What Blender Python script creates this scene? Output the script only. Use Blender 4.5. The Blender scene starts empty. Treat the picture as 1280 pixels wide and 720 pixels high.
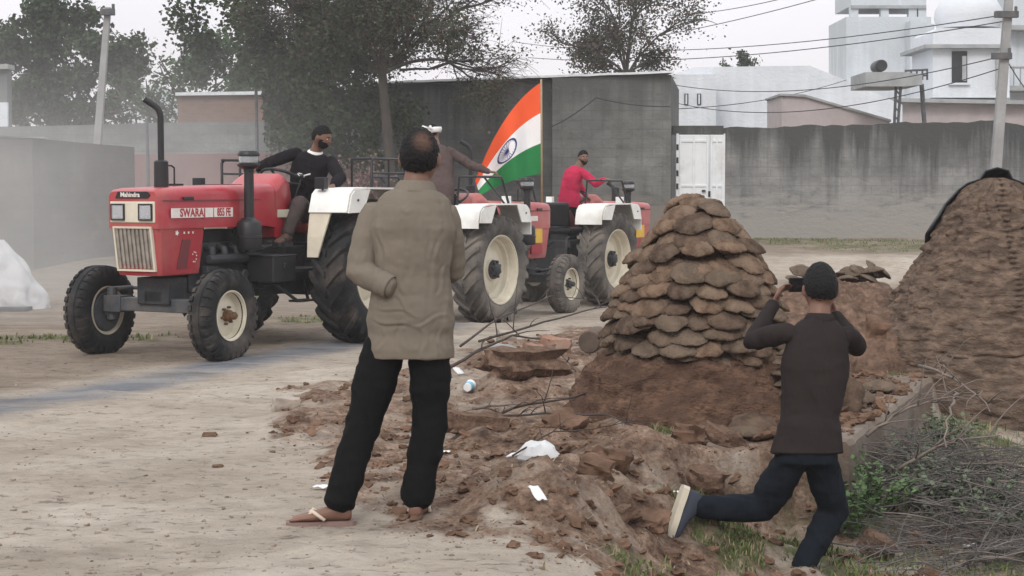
import bpy, bmesh, math, random
from mathutils import Vector, Matrix, noise, Euler
from mathutils.bvhtree import BVHTree
R = math.radians
V = Vector
S = bpy.context.scene
COL = S.collection
random.seed(11)

# ------------------------------------------------------------------ camera numbers
FPX = 2100.0            # focal length in photo pixels (1280 wide)
CAM_H = 1.45
PITCH = math.atan(125.0 / FPX)

def P(px, py, y):
    """point of the place seen at photo pixel (px, py) at distance y"""
    u = (px - 640.0) / FPX
    v = (360.0 - py) / FPX
    dy = math.cos(PITCH) + v * math.sin(PITCH)
    dz = -math.sin(PITCH) + v * math.cos(PITCH)
    k = y / dy
    return V((u * k, y, CAM_H + dz * k))

def G(px, py, z=0.0):
    """where the ray through a photo pixel meets height z"""
    u = (px - 640.0) / FPX
    v = (360.0 - py) / FPX
    dy = math.cos(PITCH) + v * math.sin(PITCH)
    dz = -math.sin(PITCH) + v * math.cos(PITCH)
    k = (z - CAM_H) / dz
    return V((u * k, dy * k, z))

def sm(a, b, t):
    t = max(0.0, min(1.0, (t - a) / (b - a)))
    return t * t * (3 - 2 * t)

def lerp(a, b, t):
    return a + (b - a) * t

# ------------------------------------------------------------------ mesh building
class MB:
    def __init__(self):
        self.v = []; self.f = []; self.mi = []
    def add(self, verts, faces, m=0):
        o = len(self.v)
        self.v.extend(V(p) for p in verts)
        for f in faces:
            self.f.append([i + o for i in f]); self.mi.append(m)
        return self
    def box(self, c, s, rot=None, m=0):
        c = V(c); hx, hy, hz = s[0] / 2, s[1] / 2, s[2] / 2
        vs = [V((x * hx, y * hy, z * hz)) for x in (-1, 1) for y in (-1, 1) for z in (-1, 1)]
        if rot is not None:
            vs = [rot @ p for p in vs]
        return self.add([p + c for p in vs], [(0, 1, 3, 2), (4, 6, 7, 5), (0, 4, 5, 1), (2, 3, 7, 6), (0, 2, 6, 4), (1, 5, 7, 3)], m)
    def loft(self, secs, cap=True, m=0, ring=True):
        n = len(secs[0]); vs = [p for s in secs for p in s]; fs = []
        for k in range(len(secs) - 1):
            for i in range(n if ring else n - 1):
                j = (i + 1) % n
                fs.append((k * n + i, k * n + j, (k + 1) * n + j, (k + 1) * n + i))
        if cap:
            fs.append(tuple(range(n - 1, -1, -1)))
            fs.append(tuple(range((len(secs) - 1) * n, len(secs) * n)))
        return self.add(vs, fs, m)
    def tube(self, path, r, n=8, m=0, cap=True):
        path = [V(p) for p in path]
        if not hasattr(r, '__len__'):
            r = [r] * len(path)
        t0 = (path[1] - path[0]).normalized()
        up = V((0, 0, 1)) if abs(t0.z) < 0.9 else V((1, 0, 0))
        a = t0.cross(up).normalized()
        secs = []
        for i, p in enumerate(path):
            if i == 0: t = path[1] - path[0]
            elif i == len(path) - 1: t = path[-1] - path[-2]
            else: t = (path[i + 1] - path[i]).normalized() + (path[i] - path[i - 1]).normalized()
            t = t.normalized() if t.length > 1e-9 else t0
            a = a - t * a.dot(t)
            a = a.normalized() if a.length > 1e-6 else t.orthogonal().normalized()
            b = t.cross(a)
            secs.append([p + (a * math.cos(q) + b * math.sin(q)) * r[i] for q in [2 * math.pi * k / n for k in range(n)]])
        return self.loft(secs, cap, m)
    def lathe(self, prof, n=32, M=None, m=0, closed=False):
        """prof: (radius, height) along local z"""
        secs = []
        for r, h in prof:
            s = [V((r * math.cos(2 * math.pi * k / n), r * math.sin(2 * math.pi * k / n), h)) for k in range(n)]
            secs.append([M @ p for p in s] if M is not None else s)
        if closed: secs.append(list(secs[0]))
        return self.loft(secs, not closed, m)
    def prism(self, poly, f, d, m=0):
        """poly: 2D points; f maps a 2D point to 3D; d: extrusion vector"""
        d = V(d); n = len(poly)
        a = [V(f(p)) for p in poly]; b = [p + d for p in a]
        return self.add(a + b, [tuple(range(n - 1, -1, -1)), tuple(range(n, 2 * n))] + [(i, (i + 1) % n, n + (i + 1) % n, n + i) for i in range(n)], m)
    def ell(self, c, r, n=10, k=7, M=None, m=0):
        secs = []
        c = V(c)
        for j in range(k + 1):
            ph = -math.pi / 2 + math.pi * (0.04 + 0.92 * j / k)
            s = [V((math.cos(ph) * math.cos(2 * math.pi * i / n) * r[0], math.cos(ph) * math.sin(2 * math.pi * i / n) * r[1], math.sin(ph) * r[2])) for i in range(n)]
            secs.append([(M @ p if M is not None else p) + c for p in s])
        return self.loft(secs, True, m)
    def mesh(self, name):
        me = bpy.data.meshes.new(name)
        me.from_pydata([tuple(p) for p in self.v], [], self.f)
        if any(self.mi):
            me.polygons.foreach_set('material_index', self.mi)
        me.update()
        return me
    def build(self, name, mats, parent=None, smooth=35, bevel=0, fix=True, loc=None):
        return obj(name, self.mesh(name), mats, parent, smooth, bevel, fix, loc)

def obj(name, me, mats, parent=None, smooth=35, bevel=0, fix=True, loc=None):
    if fix:
        bm = bmesh.new(); bm.from_mesh(me); bmesh.ops.recalc_face_normals(bm, faces=bm.faces); bm.to_mesh(me); bm.free()
    for m in (mats if isinstance(mats, (list, tuple)) else [mats]):
        me.materials.append(m)
    if smooth:
        me.polygons.foreach_set('use_smooth', [True] * len(me.polygons))
        if smooth < 180: me.set_sharp_from_angle(angle=R(smooth))
    o = bpy.data.objects.new(name, me); COL.objects.link(o)
    if parent is not None: o.parent = parent
    if loc is not None: o.location = loc
    if bevel:
        b = o.modifiers.new('bevel', 'BEVEL'); b.width = bevel; b.segments = 2; b.limit_method = 'ANGLE'; b.angle_limit = R(40)
    return o

def tag(o, label=None, cat=None, group=None, kind=None):
    if label: o['label'] = label
    if cat: o['category'] = cat
    if group: o['group'] = group
    if kind: o['kind'] = kind
    return o

def thing(name, label, cat, loc=(0, 0, 0), rz=0, group=None):
    o = bpy.data.objects.new(name, None); COL.objects.link(o)
    o.location = loc; o.rotation_euler = (0, 0, rz); o.empty_display_size = 0.1
    return tag(o, label, cat, group)

def evaluated(me, mods):
    """mesh after modifiers: list of (type, dict)"""
    o = bpy.data.objects.new('shape', me); COL.objects.link(o)
    for t, kw in mods:
        md = o.modifiers.new(t, t)
        for k, v in kw.items(): setattr(md, k, v)
    dg = bpy.context.evaluated_depsgraph_get()
    out = bpy.data.meshes.new_from_object(o.evaluated_get(dg))
    bpy.data.objects.remove(o)
    return out

def writing(text, size, name, mat_, parent, M, align='CENTER', space=1.0, shear=0.0, thick=0.0015, bold=0.0):
    cu = bpy.data.curves.new('writing', 'FONT'); cu.body = text; cu.size = size; cu.align_x = align; cu.align_y = 'CENTER'
    cu.space_character = space; cu.shear = shear; cu.extrude = thick; cu.offset = bold; cu.resolution_u = 3
    o = bpy.data.objects.new('writing', cu); COL.objects.link(o)
    dg = bpy.context.evaluated_depsgraph_get()
    me = bpy.data.meshes.new_from_object(o.evaluated_get(dg))
    bpy.data.objects.remove(o)
    me.transform(M); me.materials.clear()
    return obj(name, me, mat_, parent, 0, 0, False)

# ------------------------------------------------------------------ materials
def nd(nt, t, **kw):
    n = nt.nodes.new(t)
    for k, v in kw.items():
        if k in n.inputs.keys(): n.inputs[k].default_value = v
        else: setattr(n, k, v)
    return n

def c4(c): return (c[0], c[1], c[2], 1.0)

def mat(name, col, rough=0.75, var=0.2, vs=6.0, bump=0.25, bs=45.0, bd=0.01, col2=None, lo=0.45, hi=0.65, metal=0.0, spec=0.4,
        stretch=(1, 1, 1), detail=5.0, coat=0.0, vs2=None):
    m = bpy.data.materials.new(name); m.use_nodes = True
    nt = m.node_tree; L = nt.links
    b = nt.nodes['Principled BSDF']
    b.inputs['Roughness'].default_value = rough; b.inputs['Metallic'].default_value = metal
    b.inputs['Specular IOR Level'].default_value = spec
    b.inputs['Coat Weight'].default_value = coat
    tc = nd(nt, 'ShaderNodeTexCoord')
    mp = nd(nt, 'ShaderNodeMapping'); mp.inputs['Scale'].default_value = stretch
    L.new(tc.outputs['Object'], mp.inputs['Vector'])
    n1 = nd(nt, 'ShaderNodeTexNoise', Scale=vs, Detail=detail, Roughness=0.6)
    L.new(mp.outputs[0], n1.inputs['Vector'])
    rp = nt.nodes.new('ShaderNodeValToRGB')
    rp.color_ramp.elements[0].position = 0.3; rp.color_ramp.elements[1].position = 0.7
    rp.color_ramp.elements[0].color = c4([x * (1 - var) for x in col]); rp.color_ramp.elements[1].color = c4([min(1, x * (1 + var)) for x in col])
    L.new(n1.outputs['Fac'], rp.inputs[0])
    out = rp.outputs[0]
    if col2 is not None:
        n3 = nd(nt, 'ShaderNodeTexNoise', Scale=vs2 or vs * 0.45, Detail=7.0, Roughness=0.65)
        L.new(mp.outputs[0], n3.inputs['Vector'])
        mr = nd(nt, 'ShaderNodeMapRange'); mr.inputs['From Min'].default_value = lo; mr.inputs['From Max'].default_value = hi
        L.new(n3.outputs['Fac'], mr.inputs['Value'])
        mx = nt.nodes.new('ShaderNodeMix'); mx.data_type = 'RGBA'
        L.new(mr.outputs[0], mx.inputs[0]); L.new(out, mx.inputs[6]); mx.inputs[7].default_value = c4(col2)
        out = mx.outputs[2]
    L.new(out, b.inputs['Base Color'])
    if bump:
        n2 = nd(nt, 'ShaderNodeTexNoise', Scale=bs, Detail=6.0, Roughness=0.6)
        L.new(mp.outputs[0], n2.inputs['Vector'])
        bp = nd(nt, 'ShaderNodeBump', Strength=bump, Distance=bd)
        L.new(n2.outputs['Fac'], bp.inputs['Height']); L.new(bp.outputs[0], b.inputs['Normal'])
    m['base'] = 'x'
    return m

def wall_mat(name, col, stain, ztop, drip=1.2, zb=0.3, base_col=None, course=None, streak=1.0, blot=.6):
    """cement wall: blotches, dark rain streaks that run down from its top edge, worn foot"""
    m = mat(name, col, rough=0.9, var=0.38 if blot < .8 else .06, vs=0.9, bump=0.6, bs=9.0, bd=0.03, col2=[x * blot for x in col], lo=.5, hi=.8, vs2=2.6, stretch=(.8, .8, 1.4))
    nt = m.node_tree; L = nt.links; b = nt.nodes['Principled BSDF']
    src = b.inputs['Base Color'].links[0].from_socket
    tc = nd(nt, 'ShaderNodeTexCoord'); sp = nd(nt, 'ShaderNodeSeparateXYZ'); L.new(tc.outputs['Object'], sp.inputs[0])
    mp = nd(nt, 'ShaderNodeMapping'); mp.inputs['Scale'].default_value = (1.7, 1.7, 0.12); L.new(tc.outputs['Object'], mp.inputs['Vector'])
    n = nd(nt, 'ShaderNodeTexNoise', Scale=1.6, Detail=6.0, Roughness=0.65); L.new(mp.outputs[0], n.inputs['Vector'])
    mr = nd(nt, 'ShaderNodeMapRange'); L.new(sp.outputs['Z'], mr.inputs['Value'])
    mr.inputs['From Min'].default_value = ztop - drip; mr.inputs['From Max'].default_value = ztop
    ad = nd(nt, 'ShaderNodeMath', operation='ADD'); L.new(n.outputs['Fac'], ad.inputs[0])
    ml = nd(nt, 'ShaderNodeMath', operation='MULTIPLY'); L.new(mr.outputs[0], ml.inputs[0]); ml.inputs[1].default_value = 0.34
    L.new(ml.outputs[0], ad.inputs[1])
    m2 = nd(nt, 'ShaderNodeMapRange'); m2.inputs['From Min'].default_value = 0.52; m2.inputs['From Max'].default_value = 0.78; m2.inputs['To Max'].default_value = streak
    L.new(ad.outputs[0], m2.inputs['Value'])
    mx = nt.nodes.new('ShaderNodeMix'); mx.data_type = 'RGBA'
    if blot < .8:      # faint block courses showing through the plaster
        mb_ = nd(nt, 'ShaderNodeMapping'); mb_.inputs['Rotation'].default_value = (R(90), 0, 0); L.new(tc.outputs['Object'], mb_.inputs['Vector'])
        br = nd(nt, 'ShaderNodeTexBrick', Scale=1.0); L.new(mb_.outputs[0], br.inputs['Vector'])
        br.inputs['Color1'].default_value = (1, 1, 1, 1); br.inputs['Color2'].default_value = (.84, .84, .83, 1); br.inputs['Mortar'].default_value = (.72, .71, .69, 1)
        br.inputs['Brick Width'].default_value = .46; br.inputs['Row Height'].default_value = .215; br.inputs['Mortar Size'].default_value = .014; br.inputs['Mortar Smooth'].default_value = .6
        bx = nt.nodes.new('ShaderNodeMix'); bx.data_type = 'RGBA'; bx.blend_type = 'MULTIPLY'; bx.inputs[0].default_value = .75
        L.new(src, bx.inputs[6]); L.new(br.outputs['Color'], bx.inputs[7]); src = bx.outputs[2]
    L.new(m2.outputs[0], mx.inputs[0]); L.new(src, mx.inputs[6]); mx.inputs[7].default_value = c4(stain)
    out = mx.outputs[2]
    if base_col is not None:
        n5 = nd(nt, 'ShaderNodeTexNoise', Scale=2.6, Detail=9.0, Roughness=0.75)
        mp5 = nd(nt, 'ShaderNodeMapping'); mp5.inputs['Scale'].default_value = (0.5, 0.5, 2.2); L.new(tc.outputs['Object'], mp5.inputs['Vector']); L.new(mp5.outputs[0], n5.inputs['Vector'])
        m5 = nd(nt, 'ShaderNodeMapRange'); m5.inputs['From Min'].default_value = zb + 1.5; m5.inputs['From Max'].default_value = zb + 0.1
        L.new(sp.outputs['Z'], m5.inputs['Value'])
        a5 = nd(nt, 'ShaderNodeMath', operation='MULTIPLY'); L.new(m5.outputs[0], a5.inputs[0]); a5.inputs[1].default_value = 0.5
        s5 = nd(nt, 'ShaderNodeMath', operation='ADD'); L.new(a5.outputs[0], s5.inputs[0]); L.new(n5.outputs['Fac'], s5.inputs[1])
        r5 = nd(nt, 'ShaderNodeMapRange'); r5.inputs['From Min'].default_value = 0.66; r5.inputs['From Max'].default_value = 0.82; L.new(s5.outputs[0], r5.inputs['Value'])
        x5 = nt.nodes.new('ShaderNodeMix'); x5.data_type = 'RGBA'
        L.new(r5.outputs[0], x5.inputs[0]); L.new(out, x5.inputs[6]); x5.inputs[7].default_value = c4(base_col); out = x5.outputs[2]
    L.new(out, b.inputs['Base Color'])
    return m

def brick_mat(name, c1, c2, mortar, sc=4.0):
    m = mat(name, c1, rough=0.9, var=0.2, vs=2.0, bump=0.3)
    nt = m.node_tree; L = nt.links; b = nt.nodes['Principled BSDF']
    tc = nd(nt, 'ShaderNodeTexCoord'); mp = nd(nt, 'ShaderNodeMapping'); mp.inputs['Rotation'].default_value = (R(90), 0, 0)
    L.new(tc.outputs['Object'], mp.inputs['Vector'])
    br = nd(nt, 'ShaderNodeTexBrick', Scale=sc); L.new(mp.outputs[0], br.inputs['Vector'])
    br.inputs['Color1'].default_value = c4(c1); br.inputs['Color2'].default_value = c4(c2); br.inputs['Mortar'].default_value = c4(mortar)
    br.inputs['Mortar Size'].default_value = 0.012
    L.new(br.outputs['Color'], b.inputs['Base Color'])
    return m

def glass(name, col=(0.9, 0.92, 0.95), rough=0.05):
    m = mat(name, col, rough=rough, var=0.02, bump=0)
    m.node_tree.nodes['Principled BSDF'].inputs['Transmission Weight'].default_value = 0.85
    return m
HAZE, SKY, SUN, EXPO, DUST = 0.0013, 0.10, 1.05, 0.40, 0.14
# ------------------------------------------------------------------ ground
YZ = [(-40, 0), (8, 0), (13, -0.05), (18.4, -0.06), (20.4, -0.25), (24, -0.285), (28, -0.28), (30, -0.12), (33, 0.12), (38, 0.3), (400, 0.3)]
def road_z(y):
    for (a, za), (b, zb) in zip(YZ, YZ[1:]):
        if a <= y <= b: return lerp(za, zb, sm(a, b, y) if y > 18 else (y - a) / (b - a))
    return 0.0
def edge_x(y):
    plinth = 1.86 + (y - 9.5) * 0.406
    return lerp(.56, plinth, sm(8.3, 9.5, y))
def low(x, y):
    w = lerp(0.56, 0.06, sm(8.2, 9.4, y))
    f = sm(8.6, 9.6, y); xe = edge_x(y)
    step = sm(xe - w, xe + w, x)
    return lerp(step, .68 * step + .32 * sm(xe + .1, xe + 1.2, x), f) * (1 - sm(14.5, 18, y))
MUD_PX = [(338, 500), (380, 478), (440, 468), (560, 452), (610, 425), (700, 405), (760, 385), (1000, 345), (1120, 345), (1130, 420), (1160, 465), (1045, 548), (1060, 640),
          (1120, 690), (960, 735), (880, 712), (780, 690), (640, 668), (520, 662), (395, 618), (430, 585), (365, 545)]
MUD = [G(x, y) for x, y in MUD_PX]
def in_poly(x, y, poly):
    """signed distance, positive inside"""
    ins = False; d2 = 1e9; n = len(poly)
    for i in range(n):
        ax, ay = poly[i].x, poly[i].y; bx, by = poly[(i + 1) % n].x, poly[(i + 1) % n].y
        if (ay > y) != (by > y) and x < (bx - ax) * (y - ay) / (by - ay) + ax: ins = not ins
        dx, dy = bx - ax, by - ay
        t = max(0, min(1, ((x - ax) * dx + (y - ay) * dy) / (dx * dx + dy * dy + 1e-12)))
        q = (x - ax - t * dx) ** 2 + (y - ay - t * dy) ** 2
        if q < d2: d2 = q
    d = math.sqrt(d2)
    return d if ins else -d
MUD_BOX = (min(p.x for p in MUD) - 1, 9, 3, 19.5)
def mud_mask(x, y):
    if not (MUD_BOX[0] < x < MUD_BOX[1] and MUD_BOX[2] < y < MUD_BOX[3]): return 0.0
    d = in_poly(x, y, MUD)
    d += 0.28 * noise.fractal(V((x * 1.3, y * 1.3, 3.1)), 0.8, 2.0, 4)
    m = sm(-0.22, 0.25, d)
    if 3 < y < 16 and x > .2: m = max(m, .55 * low(x, y) * sm(-.35, .2, noise.fractal(V((x * 1.1, y * 1.1, 6)), .8, 2, 4) + .15))
    return m * (1 - sm(17, 19, y))
# soft heaps of dug earth and dung on the waste ground: (pixel x, pixel y, radius, height)
HEAPS = [(640, 492, 0.42, 0.17), (690, 555, 0.34, 0.10), (600, 560, 0.3, 0.07), (770, 610, 0.5, 0.15), (850, 600, 0.4, 0.15), (650, 640, 0.32, 0.09), (720, 640, 0.4, 0.11), (880, 655, 0.3, 0.08),
         (800, 575, 0.4, 0.12), (920, 600, 0.4, 0.12), (430, 500, 0.3, 0.06), (520, 500, 0.4, 0.06), (760, 540, 0.35, 0.08)]
HEAPW = [(G(a, b).x, G(a, b).y, r, h) for a, b, r, h in HEAPS]
def ground_z(x, y, fine=True):
    z = road_z(y) - 0.47 * low(x, y)
    z += 0.035 * noise.fractal(V((x * 0.35, y * 0.35, 0.7)), 1.0, 2.0, 3) * sm(2, 5, y)
    m = mud_mask(x, y)
    if fine and -8 < x < 8 and 3 < y < 34:
        z += 0.012 * noise.fractal(V((x * 1.5, y * 2.2, 7.7)), 0.9, 2.0, 4) + .011 * noise.noise(V((x * 6, y * 5, 3))) + .006 * noise.noise(V((x * 14, y * 12, 5)))
        if m > 0:
            m *= .25 + .75 * sm(.12, .4, math.hypot(x + .36, (y - 7.2) * .9))
            z += m * (0.045 * noise.fractal(V((x * 2.4, y * 2.4, 1.7)), 0.7, 2.1, 5) + 0.028 * abs(noise.noise(V((x * 9, y * 9, 4.2)))) + 0.02)
    for hx, hy, r, h in HEAPW:
        d2 = ((x - hx) ** 2 + ((y - hy) * 0.8) ** 2) / (r * r)
        if d2 < 4: z += h * math.exp(-d2 * 1.6) * (1 + (0.5 * noise.noise(V((x * 6, y * 6, 9))) if fine else 0))
    return z
GRASS_PX = [  # green patches: centre pixel, half size in metres (x, y), strength, low-ground height
    (40, 425, 1.3, 0.5, 1.0, -0.05), (380, 385, 0.8, 1.4, 0.9, -0.06), (660, 355, 0.8, 2.5, 0.8, -0.25), (820, 695, 0.45, 0.4, 0.75, -0.1), (1180, 690, 0.9, 0.5, 0.9, -0.36), (1080, 640, 0.4, 0.5, 0.9, -0.4), (900, 680, .35, .35, .9, -.3), (1000, 690, .6, .4, .9, -.45),
    (1120, 560, 0.5, 1.0, 1.0, -0.36), (1210, 540, 0.7, 1.3, 0.9, -0.36), (700, 690, 0.12, 0.12, 0.7, 0), (850, 548, 0.25, 0.2, 0.8, 0), (900, 690, 0.5, 0.3, 0.6, -0.25), (1040, 306, 3.2, 1.2, 1.0, 0.2), (940, 303, 2.5, 1.0, 1.0, 0.22), (1150, 309, 2.5, 1.5, 0.9, 0.2), (940, 650, 0.5, 0.3, 0.5, -0.2)]
GRASSW = [(G(a, b, z).x, G(a, b, z).y, rx, ry, s) for a, b, rx, ry, s, z in GRASS_PX]
def grass_mask(x, y):
    g = 0.0
    for gx, gy, rx, ry, s in GRASSW:
        d2 = ((x - gx) / rx) ** 2 + ((y - gy) / ry) ** 2
        if d2 < 5: g = max(g, s * math.exp(-d2 * 0.9))
    if g > 0.03:
        g = sm(0.26, 0.55, g * (0.8 + 0.9 * noise.fractal(V((x * 2.1, y * 2.1, 5)), 0.8, 2, 3)))
    return g if g > 0.01 else 0.0
TR0, TR1, TR2 = G(0, 500, 0), G(330, 448, -0.05), G(640, 404, -0.2)
def seg_d(x, y, a, b):
    dx, dy = b.x - a.x, b.y - a.y
    t = ((x - a.x) * dx + (y - a.y) * dy) / (dx * dx + dy * dy)
    t = max(-1.5, min(1.0, t))
    return math.hypot(x - a.x - t * dx, y - a.y - t * dy)
def track_mask(x, y):
    d = min(seg_d(x, y, TR0, TR1), seg_d(x, y, TR1, TR2) if True else 9)
    d2 = d + 0.12 * noise.noise(V((x * 1.2, y * 0.8, 2)))
    return (1 - sm(0.08, 0.55, d2))
def dust_band(x, y):
    """loose pale dust on the driven way against trodden brown verge"""
    return sm(15.5, 20.5, y + 0.8 * noise.noise(V((x * .3, y * .3, 8))) - x * 0.55 + 1.0 * (x < 0) * 0) * (1 - sm(0.5, 4, x)) 

def verge(x, y):
    """trodden brown earth beyond the driven track"""
    yl = TR0.y + (TR1.y - TR0.y) * (x - TR0.x) / (TR1.x - TR0.x)
    n_ = .8 * noise.fractal(V((x * .5, y * .3, 8)), .9, 2, 3)
    a = sm(.5, 2.6, y - min(yl, 18.5) + n_) * (1 - sm(-2.0, .5, x))
    b = sm(32.2, 34.2, y + n_) + sm(24, 26, y + n_) * (1 - sm(28.5, 30, y + n_)) * .8
    return max(a, min(1, b))

def axis(lo, hi, a, b, fine, grow):
    out = [a]
    while out[-1] < b: out.append(out[-1] + fine)
    st = fine
    while out[-1] < hi: st *= grow; out.append(out[-1] + st)
    st = fine; pre = [a]
    while pre[-1] > lo: st *= grow; pre.append(pre[-1] - st)
    return pre[:0:-1] + out
def build_ground():
    xs = axis(-130, 130, -3.2, 4.4, 0.04, 1.07)
    ys = [5.2]
    st = 0.035
    while ys[-1] < 13: ys.append(ys[-1] + st)
    while ys[-1] < 210: st = min(st * 1.018, 12); ys.append(ys[-1] + st)
    st = 0.035; pre = [5.2]
    while pre[-1] > -30: st *= 1.13; pre.append(pre[-1] - st)
    ys = pre[:0:-1] + ys
    nx, ny = len(xs), len(ys)
    vs = []; mk = []
    for y in ys:
        for x in xs:
            vs.append((x, y, ground_z(x, y)))
            near = -14 < x < 14 and 3 < y < 45
            mk.append((mud_mask(x, y), grass_mask(x, y) if near else (0.5 if y > 45 else 0), track_mask(x, y) if near else 0, verge(x, y)))
    fs = [(j * nx + i, j * nx + i + 1, (j + 1) * nx + i + 1, (j + 1) * nx + i) for j in range(ny - 1) for i in range(nx - 1)]
    me = bpy.data.meshes.new('ground'); me.from_pydata(vs, [], fs); me.update()
    at = me.attributes.new('zones', 'FLOAT_COLOR', 'POINT')
    at.data.foreach_set('color', [c for m in mk for c in m])
    m = bpy.data.materials.new('ground_soil'); m.use_nodes = True; nt = m.node_tree; L = nt.links; b = nt.nodes['Principled BSDF']
    b.inputs['Roughness'].default_value = 0.95; b.inputs['Specular IOR Level'].default_value = 0.15
    tc = nd(nt, 'ShaderNodeTexCoord'); A = nd(nt, 'ShaderNodeAttribute', attribute_name='zones'); sp = nd(nt, 'ShaderNodeSeparateColor'); L.new(A.outputs['Color'], sp.inputs[0])
    def nz(scale, detail=6, rough=0.6, stretch=(1, 1, 1)):
        mp = nd(nt, 'ShaderNodeMapping'); mp.inputs['Scale'].default_value = stretch; L.new(tc.outputs['Object'], mp.inputs['Vector'])
        n = nd(nt, 'ShaderNodeTexNoise', Scale=scale, Detail=float(detail), Roughness=rough); L.new(mp.outputs[0], n.inputs['Vector']); return n.outputs['Fac']
    def ramp(f, stops):
        r = nt.nodes.new('ShaderNodeValToRGB'); e = r.color_ramp.elements
        while len(e) < len(stops): e.new(0.5)
        for k, (p, c) in enumerate(stops): e[k].position = p; e[k].color = c4(c)
        L.new(f, r.inputs[0]); return r.outputs[0]
    def mix(f, a, b_):
        x = nt.nodes.new('ShaderNodeMix'); x.data_type = 'RGBA'; L.new(f, x.inputs[0]); L.new(a, x.inputs[6]); L.new(b_, x.inputs[7]); return x.outputs[2]
    def madd(f, k, o):
        x = nd(nt, 'ShaderNodeMath', operation='MULTIPLY_ADD'); L.new(f, x.inputs[0]); x.inputs[1].default_value = k; x.inputs[2].default_value = o; x.use_clamp = True; return x.outputs[0]
    dirt = ramp(nz(1.1, 8, 0.65, (0.7, 1.0, 1)), [(0.3, (0.285, 0.238, 0.192)), (0.5, (0.405, 0.347, 0.287)), (0.7, (0.49, 0.43, 0.365))])
    brown = ramp(nz(0.8, 7, 0.6), [(0.35, (0.225, 0.18, 0.14)), (0.65, (0.33, 0.27, 0.215))])
    dirt = mix(madd(nz(0.35, 5, 0.6, (0.5, 1.2, 1)), 3.2, -1.45), dirt, brown)
    dirt = mix(madd(A.outputs['Alpha'], .85, 0.0), dirt, ramp(nz(2.2, 8, 0.68, (0.5, 1.2, 1)), [(0.3, (0.13, 0.098, 0.073)), (0.55, (0.225, 0.175, 0.135)), (0.75, (0.31, 0.25, 0.2))]))
    dent_shade = ramp(nz(7.5, 6, 0.68, (0.6, 1.0, 1)), [(0.3, (0.62, 0.60, 0.58)), (0.48, (0.95, 0.95, 0.95)), (0.7, (1.18, 1.18, 1.18))])  # relief shading put into the colour: dark hollows, light ridges
    md = nt.nodes.new('ShaderNodeMix'); md.data_type = 'RGBA'; md.blend_type = 'MULTIPLY'; md.inputs[0].default_value = 0.6; L.new(dirt, md.inputs[6]); L.new(dent_shade, md.inputs[7]); dirt = md.outputs[2]
    specks = ramp(nz(16, 4, 0.7, (0.5, 1, 1)), [(0.34, (0.16, 0.12, 0.095)), (0.43, (1, 1, 1))])
    mm = nt.nodes.new('ShaderNodeMix'); mm.data_type = 'RGBA'; mm.blend_type = 'MULTIPLY'; mm.inputs[0].default_value = 0.55; L.new(dirt, mm.inputs[6]); L.new(specks, mm.inputs[7]); dirt = mm.outputs[2]
    track = ramp(nz(2.2, 6, 0.6, (0.4, 1.4, 1)), [(0.35, (0.095, 0.10, 0.115)), (0.65, (0.20, 0.207, 0.226))])
    tb = nd(nt, 'ShaderNodeMath', operation='MULTIPLY'); L.new(sp.outputs[2], tb.inputs[0]); L.new(madd(nz(1.6, 6, 0.65, (0.35, 1.6, 1)), 2.4, -0.30), tb.inputs[1])
    col = mix(tb.outputs[0], dirt, track)
    mud = ramp(nz(5.5, 9, 0.72), [(0.3, (0.045, 0.029, 0.021)), (0.43, (0.135, 0.085, 0.06)), (0.55, (0.245, 0.165, 0.12)), (0.70, (0.42, 0.32, 0.245))])
    fine = ramp(nz(38, 5, 0.75), [(0.33, (0.35, 0.33, 0.32)), (0.5, (0.9, 0.9, 0.9)), (0.7, (1.35, 1.3, 1.25))])
    mf = nt.nodes.new('ShaderNodeMix'); mf.data_type = 'RGBA'; mf.blend_type = 'MULTIPLY'; mf.inputs[0].default_value = 0.85; L.new(mud, mf.inputs[6]); L.new(fine, mf.inputs[7]); mud = mf.outputs[2]
    edge = nd(nt, 'ShaderNodeMath', operation='MULTIPLY_ADD'); L.new(nz(7, 6, 0.7), edge.inputs[0]); edge.inputs[1].default_value = 1.1; edge.inputs[2].default_value = -0.55
    es = nd(nt, 'ShaderNodeMath', operation='ADD'); L.new(edge.outputs[0], es.inputs[0]); L.new(sp.outputs[0], es.inputs[1])
    er = nd(nt, 'ShaderNodeMapRange'); er.inputs['From Min'].default_value = 0.32; er.inputs['From Max'].default_value = 0.62; L.new(es.outputs[0], er.inputs['Value'])
    bare = nd(nt, 'ShaderNodeMath', operation='MULTIPLY'); L.new(er.outputs[0], bare.inputs[0]); L.new(madd(nz(1.5, 7, 0.66), 5.0, -1.55), bare.inputs[1])
    col = mix(bare.outputs[0], col, mud)
    gr = ramp(nz(9, 7, 0.7), [(0.3, (0.045, 0.05, 0.022)), (0.55, (0.085, 0.10, 0.04)), (0.75, (0.17, 0.15, 0.085))])
    gs = nd(nt, 'ShaderNodeMath', operation='MULTIPLY'); L.new(sp.outputs[1], gs.inputs[0]); L.new(madd(nz(6, 6, 0.7), 4.0, -1.4), gs.inputs[1])
    col = mix(gs.outputs[0], col, gr)
    L.new(col, b.inputs['Base Color'])
    bp = nd(nt, 'ShaderNodeBump', Strength=0.9, Distance=0.05); L.new(nz(14, 8, 0.7, (0.8, 1, 1)), bp.inputs['Height']); L.new(bp.outputs[0], b.inputs['Normal'])
    o = obj('ground', me, m, None, 180, 0, False)
    tag(o, kind='structure')
    return o
GROUND = build_ground()

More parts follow.
